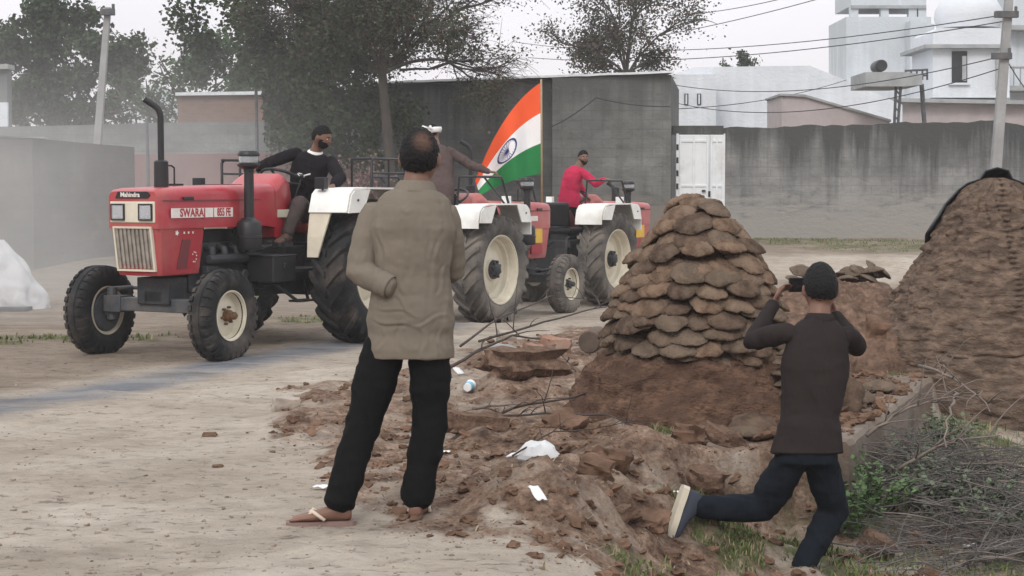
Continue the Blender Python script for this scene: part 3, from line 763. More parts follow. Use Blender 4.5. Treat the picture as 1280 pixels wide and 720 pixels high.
    for s in (1, -1):
        m = MB(); y0, y1 = s * (.50 + dy), s * (.93 + dy)
        secs = []
        for i, (x, z) in enumerate(path):
            a = path[max(0, i - 1)]; b_ = path[min(len(path) - 1, i + 1)]
            nx, nz_ = (b_[1] - a[1]), -(b_[0] - a[0]); l = math.hypot(nx, nz_); nx, nz_ = -nx / l * .018, -nz_ / l * .018
            secs.append([V((x, y0, z)), V((x, y1, z)), V((x - nx, y1, z - nz_)), V((x - nx, y0, z - nz_))])
        m.loft(secs)
        fe = m.build('fender', M_white if v['lead'] else fend, t, 40)
        if v['lead']:
            m = MB(); m.loft([[V((x, s * (.50 + dy), z)), V((x, s * (yo + dy), z)), V((x - .02, s * (yo + dy), z)), V((x - .02, s * (.50 + dy), z))] for x, z, yo in ((.70, .86, .62), (.692, 1.05, .68), (.652, 1.285, .74))]); m.build('front_drop', fend, fe, 0)
        # outer skirts at the two shoulders, inner side plate
        for ks, poly in enumerate(([(.655, 1.28), (.60, 1.45), (.54, 1.495), (.28, 1.503), (.40, 1.285)], [(-.60, 1.30), (-.56, 1.42), (-.47, 1.478), (-.22, 1.50), (-.36, 1.30)] if v['lead'] else [(-.66, 1.29), (-.63, 1.42), (-.56, 1.478), (-.26, 1.503), (-.38, 1.285)])):
            m = MB()
            m.prism([(x * .997, z - .001) for x, z in poly], lambda p: (p[0], s * (.931 + dy), p[1]), (0, s * .014, 0))
            m.build('skirt', M_white if v['lead'] else fend, fe, 0)
        m = MB(); m.prism([(.68, .9), (.63, 1.3), (.52, 1.47), (-.45, 1.46), (-.6, 1.3), (-.2, .98), (.3, .98)], lambda p: (p[0], s * (.486 + dy), p[1]), (0, s * .012, 0)); m.build('inner_plate', M_iron if not v['lead'] else M_cream, fe, 0)
        m = MB(); m.tube([(.50, s * (.948 + dy), 1.40), (.50, s * (.956 + dy), 1.40)], .012, 8); m.build('bolt', M_black, fe, 0)
        # grab rail on the fender
        m = MB(); x0, x1 = v.get('rail', (.0, -.62)); zr = v.get('railz', 1.80); dx = (x1 - x0)
        ys = s * (.78 + dy)
        if v['lead']:
            m.tube([(x0, ys, 1.50), (x0, ys, zr - .03), (x0 + dx * .06, ys, zr), (x1, ys, zr), (x1, ys, 1.47)], .015, 8); m.tube([(x0, ys, 1.66), (x1, ys, 1.66)], .012, 8); m.tube([(x0 + dx * .5, ys, 1.5), (x0 + dx * .5, ys, zr)], .011, 8)
            m.tube([(x0, ys, zr), (x0, s * (.55 + dy), zr), (x0, s * (.55 + dy), 1.5)], .014, 8)
        else:
            m.tube([(x0, ys, 1.50), (x0 + dx * .2, ys, zr - .04), (x0 + dx * .26, ys, zr), (x1, ys, zr)], .017, 8); m.tube([(x0 + dx * .1, ys, 1.5), (x0 + dx * .75, ys, zr)], .013, 8); m.tube([(x1, ys, zr), (x1, s * (.55 + dy), zr), (x1, s * (.52 + dy), 1.5)], .015, 8)
        m.build('grab_rail', M_black, fe, 60)
    # rear hitch
    m = MB(); m.box((-.52, 0, .48), (.5, .1, .05)); m.box((-.42, 0, .72), (.14, .5, .3))
    for s in (1, -1): m.tube([(-.3, s * .25, .5), (-.95, s * .36, .52)], .028, 8); m.tube([(-.35, s * .22, 1.02), (-.62, s * .33, 1.0), (-.68, s * .33, .55)], .022, 8)
    m.tube([(-.45, 0, .95), (-.9, 0, .85)], .025, 8); m.build('hitch', M_iron, t, 30)
    for s in (1, -1):
        m = MB(); m.box((-.62, s * (.60 + dy), 1.36), (.05, .14, .08)); m.build('tail_lamp', M_seat, t, 0, .008)
        m = MB(); m.box((.60, s * (.60 + dy), 1.56), (.07, .11, .11)); m.tube([(.58, s * (.6 + dy), 1.49), (.58, s * (.6 + dy), 1.55)], .012, 6); m.build('side_lamp', M_black if v['lead'] else M_white, t, 0, .012)
    return t

GRP = 'tractors in a row on the dirt road'
F1 = V((-.47, -.883)); F1.normalize()
T1 = build_tractor('tractor', 'front tractor with plain red nose, twin headlights and grille, facing the camera at left', (-2.17, 16.83, -0.065), F1, GRP,
                   dict(red=M_red, fender=M_cream, rim=M_cream, frim=M_cream, hub=M_rust, tyre=M_tyre, ftyre=M_tyre, near=1, lead=True, dy=.13, seat=M_seat, xa=1.27, exh=(2.02, -.02), exh_top=2.37, exh_dir=(.5, -.75, 0), rr=.71, fr=.41, steer=.04))
F2 = V((.49, .871)); F2.normalize()
T2 = build_tractor('tractor', 'middle tractor with white fenders in front of the tricolour flag', (-.89, 21.64, -0.27), F2, GRP,
                   dict(red=M_redold, fender=M_white, rim=M_cream, frim=M_cream, hub=M_iron, tyre=M_tyredust, ftyre=M_tyredust, near=-1, lead=False, xa=1.55, exh=(1.25, .33), exh_top=2.42, exh_dir=(-.5, .7, 0), rail=(.35, -.5), railz=1.86, rr=.70, fr=.41, orange=True, seat=M_orange, rrim=.43))
T3 = build_tractor('tractor', 'rearmost tractor half hidden behind the cone of dung cakes', (.82, 25.34, -0.30), F2, GRP,
                   dict(red=M_redold, fender=M_white, rim=M_cream, frim=M_cream, hub=M_iron, tyre=M_tyredust, ftyre=M_tyredust, near=-1, lead=False, xa=1.35, seat=M_black, exh=(1.9, 0.1), exh_top=1.9, exh_dir=(-.5, .7, 0), rail=(.5, -.4), railz=1.86, rr=.71, fr=.41, rrim=.43))
# ------------------------------------------------------------------ cone of dung cakes on its mud base
M_dung = mat('dried_dung', (0.155, 0.102, 0.07), 0.95, 0.5, 11, 1.0, 30, 0.03, col2=(0.20, 0.148, 0.108), lo=0.45, hi=0.7, spec=0.1, vs2=4)
M_dungd = mat('darker_dung', (0.095, 0.064, 0.046), 0.95, 0.5, 11, 1.0, 30, 0.03, col2=(0.155, 0.116, 0.086), lo=0.48, hi=0.72, spec=0.1, vs2=4)
M_dungg = mat('greyish_dung', (0.145, 0.107, 0.079), 0.95, 0.4, 8, 1.0, 30, 0.03, col2=(0.10, 0.076, 0.054), lo=0.5, hi=0.7, spec=0.1, vs2=4)
M_mud = mat('fibrous_mud', (0.15, 0.088, 0.06), 0.95, 0.6, 24, 1.0, 34, 0.04, col2=(0.085, 0.05, 0.036), lo=0.42, hi=0.66, spec=0.1, stretch=(1, 1, 2.4), vs2=6)
PC = V((1.165, 10.55)); PZ = ground_z(PC.x, PC.y, False)
def cake_mesh(seed, mats):
    rg = random.Random(seed); n, k = 40, 5
    mb = MB(); secs = []
    lob = [(rg.uniform(.02, .06), rg.uniform(0, 6.28), j) for j in (2, 3, 5, 7)]
    for prof in ((.0, -.20), (.55, -.22), (.88, -.18), (.97, -.12), (1.0, -.02), (.985, .12), (.93, .28), (.86, .43), (.77, .57), (.66, .70), (.54, .81), (.40, .90), (.25, .96), (.12, .99), (0.0, 1.0)):
        s = []
        for i in range(n):
            a = 2 * math.pi * i / n
            w = 1 + sum(A * math.sin(j * a + p) for A, p, j in lob)
            x, y = math.cos(a) * prof[0] * w * .135, math.sin(a) * prof[0] * w * .135
            q = V((x * 14, y * 14, prof[1] * 2 + seed * 5))
            z = prof[1] * (.043 if prof[1] > 0 else .05) + .0055 * noise.fractal(q, .8, 2, 3) + (.005 * noise.fractal(V((x * 60, y * 60, seed)), .7, 2, 3) if prof[1] > -.3 else 0)
            rr = 1 + (.05 * noise.noise(q * 1.7) + .045 * noise.noise(V((x * 70, y * 70, seed + 3)))) * (prof[0] > .8)
            s.append(V((x * rr, y * rr, z)))
        secs.append(s)
    mb.loft(secs, False)
    me = mb.mesh('dung_cake'); me.polygons.foreach_set('use_smooth', [True] * len(me.polygons))
    bm = bmesh.new(); bm.from_mesh(me); bmesh.ops.remove_doubles(bm, verts=bm.verts, dist=1e-5); bmesh.ops.recalc_face_normals(bm, faces=bm.faces); bm.to_mesh(me); bm.free()
    me.materials.append(mats); return me
CAKES = [cake_mesh(s, (M_dung, M_dung, M_dungd, M_dungg)[s % 4]) for s in range(12)]
SHAPE = [(0.40, .59), (.50, .61), (.62, .605), (.77, .56), (.9, .51), (1.07, .445), (1.2, .36), (1.32, .255), (1.38, .18), (1.45, .10)]
def pile_r(z):
    for (a, ra), (b, rb) in zip(SHAPE, SHAPE[1:]):
        if z <= b: return lerp(ra, rb, max(0, (z - a) / (b - a)))
    return 0.03
def put_cake(loc, rot, sc, label, group, k):
    o = bpy.data.objects.new('dung_cake', CAKES[k % len(CAKES)]); COL.objects.link(o)
    o.location = loc; o.rotation_euler = rot; o.scale = sc
    return tag(o, label, 'dung cake', group)
rg = random.Random(3)
# skirt of the stack, and an added inner core that blocks light
mb = MB(); secs = []
for z, r in [(-.15, 1.05), (-.02, .92), (.10, .82), (.22, .74), (.34, .67), (.43, .60), (.50, .47), (.77, .41), (1.05, .28), (1.2, .19), (1.30, .10), (1.35, .02)]:
    s = []
    for i in range(72):
        a = 2 * math.pi * i / 72
        q = V((math.cos(a) * 2.2, math.sin(a) * 2.2, z * 3))
        f = 1 + .09 * noise.fractal(q, .8, 2, 4) * (1 if z < .45 else .4)
        if z < .40: f += .035 * noise.noise(V((math.cos(a) * 12, math.sin(a) * 12, z * 6)))
        s.append(V((math.cos(a) * r * f, math.sin(a) * r * f, z + (0.025 * noise.noise(q * 3) if .0 < z < .45 else 0))))
    secs.append(s)
mb.loft(secs, True)
me = mb.mesh('mud_base_and_core')
me = evaluated(me, [('SUBSURF', dict(levels=2, render_levels=2, subdivision_type='SIMPLE'))])
for v in me.vertices:
    if v.co.z < .5:
        q = v.co.copy(); d = V((q.x, q.y, 0)).normalized()
        v.co += d * (.034 * noise.fractal(V((q.x * 7, q.y * 7, q.z * 16)), .7, 2.1, 4) + .022 * abs(noise.noise(V((q.x * 18, q.y * 18, q.z * 40)))))
me.materials.clear()
tag(obj('mud_base_and_core', me, M_mud, None, 180, loc=(PC.x, PC.y, PZ)), 'flared brown base of straw and mud under the cone of dung cakes', 'mud base')
z = .47; row = 0
while z < 1.40:
    r = pile_r(z) - .105
    if r < .06: break
    n = max(3, round(2 * math.pi * r / .178))
    for i in range(n):
        a = 2 * math.pi * (i + .5 * (row % 2) + rg.uniform(-.12, .12)) / n
        tilt = R(rg.uniform(13, 26)) + R(11) * sm(.6, 1.2, z)
        zz = z + rg.uniform(-.034, .034)
        rr = r + rg.uniform(-.03, .025)
        rot = (Matrix.Rotation(a, 3, 'Z') @ Matrix.Rotation(tilt, 3, 'Y') @ Matrix.Rotation(rg.uniform(0, 6.28), 3, 'Z') @ Matrix.Rotation(R(rg.uniform(-7, 7)), 3, 'X')).to_euler()
        sc = rg.uniform(.78, 1.02)
        lab = ('dung cake in the lowest courses of the cone, just above the mud base' if z < .68 else 'dung cake in the middle courses of the cone-shaped stack' if z < 1.1 else 'dung cake in the upper courses of the cone, near its tip')
        put_cake((PC.x + math.cos(a) * rr, PC.y + math.sin(a) * rr, PZ + zz), rot, (sc * rg.uniform(.95, 1.08), sc * rg.uniform(.92, 1.0), sc * rg.uniform(1.1, 1.5)), lab, 'dung cakes of the cone-shaped stack', rg.choice((2, 3, 6, 7, 10, 11, 2, 6, 0)) if z < .72 else rg.choice((0, 1, 4, 5, 8, 9, 2, 6, 3)))
    z += .080; row += 1
put_cake((PC.x - .02, PC.y - .03, PZ + 1.39), (.25, -.1, .4), (.78, .70, 1.0), 'single dung cake lying flat on the tip of the cone', None, 1)
put_cake((PC.x + .07, PC.y + .05, PZ + 1.36), (-.2, .45, 1.4), (.8, .75, 1), 'dung cake tucked beside the topmost one on the tip of the cone', None, 4)
# short column of flat cakes right of the cone
zc = ground_z(1.68, 10.05, False)
for i in range(8):
    put_cake((1.66 + rg.uniform(-.03, .03), 10.0 + rg.uniform(-.02, .02), zc + .06 + i * .062), (rg.uniform(-.1, .1), rg.uniform(-.1, .1), rg.uniform(0, 6)), (.75, .72, .85), 'flat cake in the narrow column of dung cakes right of the mud base', 'column of flat dung cakes', 3 + 4 * (i % 2))
# stacks of old cakes leaning at the back between the cone and the mound
BK = P(1060, 340, 15.6)
for i in range(34):
    px = 992 + 112 * rg.random(); d = rg.uniform(15.2, 16.0); lay = rg.choice((0, 0, 1, 2))
    p = P(px, 358 - lay * 9, d)
    put_cake((p.x, p.y, p.z + rg.uniform(-.03, .03)), (rg.uniform(-.35, .35) + R(rg.choice((0, 10, 35))), rg.uniform(-.35, .35), rg.uniform(0, 6)), (.78, .74, .95), 'old greyish dung cake in the low heap behind the mud bank', 'old cakes heaped behind the mud bank', 3 + 4 * rg.randrange(2))
# loose cakes lying around
for (px, py, d, s, lab) in ((940, 532, 9.75, 1.15, 'pair of fallen dung cakes at the foot of the mud base, the larger one'), (932, 545, 9.6, .9, 'smaller fallen dung cake at the foot of the mud base'), (1070, 500, 10.9, 1.0, 'dung cake lying on the concrete plinth, nearest the boy'),
                            (1100, 485, 11.6, .9, 'dung cake lying on the concrete plinth toward its far end'), (1045, 495, 10.6, 1.35, 'thick round dung cake standing behind the running boy')):
    p = P(px, py, d); put_cake((p.x, p.y, max(ground_z(p.x, p.y, False) + .04, p.z)), (rg.uniform(-.2, .2), rg.uniform(-.2, .2) + (1.1 if s > 1.3 else 0), rg.uniform(0, 6)), (s, s, s * 1.4), lab, None, 3 if s < 1 else 2)

# ------------------------------------------------------------------ mud bank and mud-plastered mound
def lump(name, c, rx, ry, h, m, label, cat, seed=0, amp=.10, shape=1.0, n=90, k=44, fine=.02):
    vs = []; fs = []
    for j in range(k + 1):
        t = j / k; r = 1 - t
        for i in range(n):
            a = 2 * math.pi * i / n
            hz = h * (1 - r ** 2) ** shape if shape != 'mound' else h * t
            q = V((math.cos(a) * r * 1.5, math.sin(a) * r * 1.5, seed + t * .6))
            f = 1 + amp * noise.fractal(q * 1.6, .9, 2, 4)
            vs.append(V((math.cos(a) * rx * r * f, math.sin(a) * ry * r * f, hz * (1 + amp * noise.noise(q * 2)) - .1 * (t < .02) + fine * noise.fractal(q * 9, .7, 2, 4))))
    for j in range(k):
        for i in range(n):
            i2 = (i + 1) % n; fs.append((j * n + i, j * n + i2, (j + 1) * n + i2, (j + 1) * n + i))
    me = bpy.data.meshes.new(name); me.from_pydata(vs, [], fs); me.update()
    return tag(obj(name, me, m, None, 180, loc=c), label, cat)
M_bank = mat('bank_soil', (0.165, 0.105, 0.075), 0.95, 0.6, 14, 1.0, 26, 0.04, col2=(0.11, 0.068, 0.048), lo=0.45, hi=0.68, spec=0.1)
bk = P(1050, 420, 14.6)
lump('earth_bank', (bk.x, 15.0, road_z(14.9) - .02), 1.25, 1.7, .66, M_bank, 'low bank of brown earth between the cone of dung cakes and the tall mound', 'earth bank', 2.0, .16, .7, 130, 60, .045)
MC = V((4.05, 14.1)); MZ = -.2
M_mound = mat('plastered_dung', (0.15, 0.105, 0.078), 0.95, 0.5, 13, 1.0, 26, 0.03, col2=(0.085, 0.06, 0.045), lo=0.42, hi=0.66, spec=0.1, stretch=(1, 1, 2), vs2=5)
MPROF = [(-.25, 1.20), (.0, 1.12), (.25, 1.02), (.5, .92), (.75, .79), (.95, .67), (1.15, .55), (1.35, .435), (1.52, .335), (1.63, .25), (1.70, .16), (1.735, .05), (1.74, .01)]
def mound_r(z):
    for (a, ra), (b, rb) in zip(MPROF, MPROF[1:]):
        if z <= b: return lerp(ra, rb, max(0, (z - a) / (b - a)))
    return .02
mb = MB(); secs = []; NZ, NA = 190, 200
for j in range(NZ + 1):
    z = -.25 + 1.985 * j / NZ; s = []
    for i in range(NA):
        a = 2 * math.pi * i / NA
        r = mound_r(z)
        q = V((math.cos(a) * 1.6, math.sin(a) * 1.6, z * 1.6))
        c1 = noise.noise(V((a * 1.6, z * 4.5, 2.0))); c2 = noise.noise(V((a * 7, z * 17, 6.0)))
        course = abs(((z / .085 + .35 * noise.noise(V((a * 2.2, z * 2, 4)))) % 1) - .5) * 2      # 0 mid .. 1 seam
        crack = sm(.06, .0, abs(noise.noise(V((a * 3.2, z * 3.0, 9)))))
        r += .05 * noise.fractal(q, .9, 2, 3) + .026 * c2 + .014 * noise.noise(V((a * 13, z * 30, 8))) + .03 * noise.noise(V((a * 4.5, z * 10, 3))) - .016 * sm(.7, 1, course) * max(0, c1 * 2.2) - .03 * crack * (c1 > -.1) + .012 * noise.noise(V((a * 26, z * 46, 1)))
        # raised row of finger marks running down the front
        da = (a + 1.62 + .04 * math.sin(z * 5)) 
        da = (da + math.pi) % (2 * math.pi) - math.pi
        if z > .7: r += .018 * math.exp(-(da * r / .035) ** 2) * math.sin(z * 150)
        s.append(V((math.cos(a) * r * 1.03, math.sin(a) * r, z)))
    secs.append(s)
mb.loft(secs, True)
mound = thing('dung_mound', 'tall mud-plastered dung mound with a black sheet over its crest', 'dung mound', (MC.x, MC.y, MZ))
mb.build('plastered_body', M_mound, mound, 180)
# black sheet over the crest, open to the front
M_sheet = mat('black_sheet', (0.018, 0.018, 0.022), 0.55, 0.3, 5, 0.4, 20, 0.02)
mb = MB(); rows = []
arc = [(-(mound_r(z_) * 1.03 + .068), z_) for z_ in (1.28, 1.36, 1.44, 1.52, 1.58, 1.64, 1.69, 1.73)] + [(-.10, 1.80), (0, 1.82)]
arc = arc + [(-x_, z_) for x_, z_ in arc[-2::-1]]
for j in range(22):
    t = j / 21; row = []
    for i, (xx, zz) in enumerate(arc):
        row.append(V((xx * (1 - .35 * t * t) + .012 * noise.noise(V((i * .8, t * 4, 5))), -.05 + t * .62 + .10 * abs(xx), zz - .75 * t ** 2.2 + .012 * noise.noise(V((i * .6, t * 5, 3))))))
    rows.append(row)
mb.loft(rows, False, ring=False)
sh = mb.build('sheet', M_sheet, mound, 180, fix=False)
so = sh.modifiers.new('solid', 'SOLIDIFY'); so.thickness = .012

# ------------------------------------------------------------------ concrete plinth
M_conc = mat('old_concrete', (0.18, 0.148, 0.12), 0.94, 0.3, 3, 0.8, 24, 0.02, col2=(0.13, 0.088, 0.064), lo=0.38, hi=0.62)
a0 = V((1.84, 9.35)); a1 = V((3.12, 12.6)); dr = (a1 - a0).normalized(); nr = V((dr.y, -dr.x))
mb = MB(); N = 46
secs = []
for i in range(N + 1):
    p = a0 + (a1 - a0) * i / N
    e = .012 * noise.noise(V((i * .5, 0, 0))); e2 = .02 * noise.fractal(V((i * .3, 5, 0)), .8, 2, 3)
    w = .55
    secs.append([V((p.x, p.y, 0)) + V((nr.x, nr.y, 0)) * (.05 + e) + V((0, 0, -.5)), V((p.x, p.y, 0)) + V((nr.x, nr.y, 0)) * (.05 + e2) + V((0, 0, .005)), V((p.x, p.y, 0)) + V((nr.x, nr.y, 0)) * (.03 + e2) + V((0, 0, .03 + e)),
                 V((p.x, p.y, 0)) - V((nr.x, nr.y, 0)) * (.18 + e) + V((0, 0, .034 + e)), V((p.x, p.y, 0)) - V((nr.x, nr.y, 0)) * w + V((0, 0, -.01)), V((p.x, p.y, 0)) - V((nr.x, nr.y, 0)) * w + V((0, 0, -.5))])
mb.loft(secs)
tag(mb.build('concrete_plinth', M_conc, None, 30), 'low worn concrete plinth edge running from the boy to the tall mound', 'plinth')

mb = MB(); rgp = random.Random(8)
for k in range(420):
    p = a0 + (a1 - a0) * rgp.random() - nr * rgp.uniform(-.02, .6); s = .008 + .05 * rgp.random() ** 4
    clod(mb, V((p.x, p.y, .035 + s * .2)), s, rgp, rgp.randrange(3) if s > .025 else None, .55)
tag(mb.build('soil_crumbs', M_clod, None, 50, fix=False), 'crumbled earth lying on the concrete plinth', 'soil crumbs', kind='stuff')
# ------------------------------------------------------------------ rubble, bricks, log, rubbish
M_brick = mat('brick_clay', (0.27, 0.15, 0.105), 0.92, 0.3, 7, 0.6, 40, 0.01, col2=(0.30, 0.235, 0.185), lo=0.45, hi=0.65)
M_stone = mat('pale_stone', (0.36, 0.31, 0.26), 0.92, 0.25, 5, 0.6, 30, 0.02, col2=(0.2, 0.15, 0.12), lo=0.5, hi=0.7)
M_greystone = mat('grey_stone', (0.33, 0.32, 0.31), 0.92, 0.25, 5, 0.6, 30, 0.02, col2=(0.2, 0.18, 0.16), lo=0.5, hi=0.7)
def rough_block(name, p, s, rot, m, label, cat, seed, group=None, amp=.16, on=True):
    bm = bmesh.new(); bmesh.ops.create_cube(bm, size=1); bmesh.ops.subdivide_edges(bm, edges=bm.edges, cuts=5, use_grid_fill=True)
    for v in bm.verts:
        c = v.co.copy(); l = max(abs(c.x), abs(c.y), abs(c.z)); q = c.normalized()
        c = c.lerp(q * .55, .22)
        v.co = c + q * amp * noise.fractal(c * 2 + V((seed * 3.3, 0, 0)), .9, 2, 4)
        v.co = V((v.co.x * s[0], v.co.y * s[1], v.co.z * s[2]))
    me = bpy.data.meshes.new(name); bm.to_mesh(me); bm.free()
    o = obj(name, me, m, None, 40)
    z = ground_z(p.x, p.y) + s[2] * .36 if on else p.z
    o.location = (p.x, p.y, z); o.rotation_euler = rot
    return tag(o, label, cat, group)
rough_block('stone_block', G(358, 512), (.17, .13, .10), (0.05, .1, .3), M_stone, 'pale squarish stone block at the left edge of the dug earth', 'stone', 1)
rough_block('soil_lump', G(367, 530), (.07, .06, .04), (0, 0, 1), M_clod, 'small dark lump just below the pale stone block', 'clod', 2)
rough_block('soil_lump', G(600, 555), (.34, .2, .12), (0, .1, .2), M_bank, 'broad brown clod right of the standing man, at knee height', 'clod', 3, amp=.25)
rough_block('soil_lump', G(655, 490), (.55, .36, .2), (0, 0, .5), M_bank, 'biggest brown heap of earth right of the standing man', 'clod', 4, amp=.28)
rough_block('broken_brick', G(668, 447), (.20, .13, .16), (.1, .2, .4), M_brick, 'reddish broken brick left of the flat brown slab', 'brick', 5)
rough_block('broken_brick', G(694, 446), (.26, .10, .17), (0, .1, -.2), M_brick, 'upright flat brown slab of brick near the road edge', 'brick', 6)
rough_block('grey_stone', G(632, 450), (.22, .18, .16), (.2, .1, .9), M_greystone, 'grey cement lump near the tip of the dry branches', 'stone', 7)
rough_block('white_stone', G(633, 420), (.17, .13, .13), (.2, .1, .2), M_stone, 'small whitish stone at the near edge of the road by the middle tractor', 'stone', 8)
rough_block('soil_lump', P(1095, 410, 12.6), (.16, .15, .13), (.3, .1, .2), M_clod, 'dark round lump on the bank right of the boy', 'clod', 9, on=False)
rough_block('soil_lump', G(1096, 672, -.36), (.15, .13, .13), (.3, .5, .2), M_bank, 'brown pointed clod by the front foot of the boy', 'clod', 10)
rough_block('soil_lump', G(1150, 665, -.36), (.12, .10, .09), (.3, .1, 1.2), M_bank, 'brown clod between the boy and the white papers', 'clod', 11)
rough_block('soil_lump', G(1205, 655, -.36), (.22, .12, .06), (0, .1, .2), M_clod, 'dark flat clod just left of the white papers', 'clod', 12)
for k, (px, py, s, lab) in enumerate(((745, 628, .14, 'brown clod left end of the crumbled earth row'), (778, 640, .12, 'rounded clod in the crumbled earth row beside a dry straw'), (815, 632, .15, 'biggest rounded clod in the crumbled earth row'), (838, 640, .09, 'small grey clod at the right end of the crumbled earth row'), (760, 600, .2, 'flat clod above the crumbled earth row'),
                               (880, 582, .24, 'pale brown clod left of the running boy'), (860, 570, .2, 'clod behind the pale brown one left of the boy'), (905, 560, .2, 'clod at the foot of the mud base beside fallen cakes'), (705, 560, .2, 'clod among the thin dark branches'))):
    rough_block('soil_lump', G(px, py, -.02), (s, s * .8, s * .55), (rg.uniform(-.3, .3), rg.uniform(-.3, .3), rg.uniform(0, 3)), M_bank if k % 2 else M_clod, lab, 'clod', 20 + k, amp=.3)
for k, (px, py, s, lab) in enumerate(((262, 540, .05, 'dark clod alone on the pale road, upper one of two'), (272, 580, .035, 'dark clod alone on the pale road, lower one of two'))):
    rough_block('soil_lump', G(px, py), (s * 1.6, s, s * .5), (0, 0, .2), M_clod, lab, 'clod', 40 + k)
# log with its sawn end to the camera
M_log = mat('log_bark', (0.10, 0.07, 0.052), 0.95, 0.3, 8, 0.7, 30, stretch=(1, .3, 1)); M_logend = mat('log_end_wood', (0.085, 0.062, 0.048), 0.9, 0.3, 10, 0.4, 40)
lp = G(737, 445); lg = thing('log', 'short dark log lying end-on left of the mud base', 'log', (lp.x, lp.y + .1, ground_z(lp.x, lp.y) + .09), -.2)
mb = MB(); mb.lathe([(0, -.002), (.095, 0), (.10, .02), (.10, .5), (0, .5)], 22, Matrix.Rotation(R(-90), 4, 'X')); mb.build('bark', M_log, lg, 40)
mb = MB(); mb.lathe([(0, 0), (.088, 0), (.088, .012), (0, .014)], 22, Matrix.Translation((0, -.004, 0)) @ Matrix.Rotation(R(90), 4, 'X')); mb.build('sawn_end', M_logend, lg, 40)
# rubbish
M_plastic = mat('white_plastic', (0.62, 0.62, 0.62), 0.5, 0.08, 8, 0.3, 20)
M_paper = mat('white_paper', (0.72, 0.72, 0.72), 0.8, 0.06, 8, 0.1, 20)
M_blue = mat('blue_print', (0.22, 0.45, 0.62), 0.6, 0.1, 8, 0)
def crumple(name, p, s, label, cat, m, seed, rot=0):
    mb = MB(); n, k = 26, 12; secs = []
    for j in range(k + 1):
        ph = math.pi * (.02 + .96 * j / k) - math.pi / 2; ss = []
        for i in range(n):
            a = 2 * math.pi * i / n; d = V((math.cos(ph) * math.cos(a), math.cos(ph) * math.sin(a), math.sin(ph)))
            f = 1 + .35 * (abs(noise.noise(d * 1.7 + V((seed, 0, 0)))) - .2) + .18 * (.5 - abs(noise.noise(d * 4 + V((0, seed, 0)))))
            ss.append(V((d.x * s[0] * f, d.y * s[1] * f, max(-.2, d.z * f) * s[2])))
        secs.append(ss)
    mb.loft(secs); o = mb.build(name, m, None, 28, loc=(p.x, p.y, ground_z(p.x, p.y) + .012)); o.rotation_euler = (0, 0, rot)
    return tag(o, label, cat)
bagp = G(673, 585)
bag = crumple('plastic_bag', bagp, (.105, .085, .08), 'crumpled white plastic bag on the ground right of the standing man', 'plastic bag', M_plastic, 3)
mb = MB(); mb.add([V((-.17, -.03, .01)), V((-.08, -.06, .03)), V((-.06, .02, .035)), V((-.14, .03, .02))], [(0, 1, 2, 3)]); fl = mb.build('flap', M_plastic, bag, 0, fix=False); fl.modifiers.new('s', 'SOLIDIFY').thickness = .004
cp = G(584, 497); cup = thing('paper_cup', 'small white and pale blue cup lying in the earth beside the standing man', 'cup', (cp.x, cp.y, ground_z(cp.x, cp.y) + .04), R(70))
mb = MB(); Mx = Matrix.Rotation(R(80), 4, 'Y')
mb.lathe([(.0, -.002), (.028, 0), (.031, .03), (.033, .035), (.036, .07), (.038, .074), (.034, .07), (.028, .004), (0, .004)], 18, Mx); mb.build('cup_body', M_paper, cup, 40)
mb = MB(); mb.lathe([(.0305, .012), (.034, .046), (.0352, .046), (.0318, .012)], 18, Mx, closed=True); mb.build('blue_band', M_blue, cup, 40)
def scrap(p, w, l, rot, label, m=None, up=.0):
    mb = MB(); rows = []
    for j in range(5):
        rows.append([V(((i / 4 - .5) * w, (j / 4 - .5) * l, .012 * noise.noise(V((i * .9 + p.x * 7, j * .8, p.y))) + up * (j / 4))) for i in range(5)])
    mb.loft(rows, False, ring=False)
    o = mb.build('paper_scrap', m or M_paper, None, 30, fix=False, loc=(p.x, p.y, ground_z(p.x, p.y) + .018)); o.rotation_euler = (0, 0, rot)
    o.modifiers.new('s', 'SOLIDIFY').thickness = .002
    return tag(o, label, 'paper scrap')
scrap(G(403, 613), .09, .06, .2, 'white scrap of paper behind the left foot of the standing man')
scrap(G(672, 657), .05, .085, .5, 'small upright white wrapper at the near edge of the crumbled earth', up=.05)
scrap(G(1238, 659, -.36), .12, .05, -.3, 'right one of two white papers below the brushwood')
scrap(G(1214, 668, -.36), .09, .045, .1, 'left one of two white papers below the brushwood')
scrap(G(1200, 712, -.36), .14, .07, .2, 'dull white paper at the bottom edge in the grass', M_plastic)
scrap(G(650, 457), .13, .05, .1, 'white strip of plastic in front of the broken bricks')
scrap(G(573, 465), .06, .09, .5, 'bluish white plastic scrap just right of the hip of the standing man', M_plastic, .04)
scrap(G(557, 575), .05, .04, .2, 'tiny white scrap beside the right leg of the standing man')
scrap(G(845, 600, -.05), .05, .04, .4, 'tiny pale scrap beside the kicking foot of the boy')

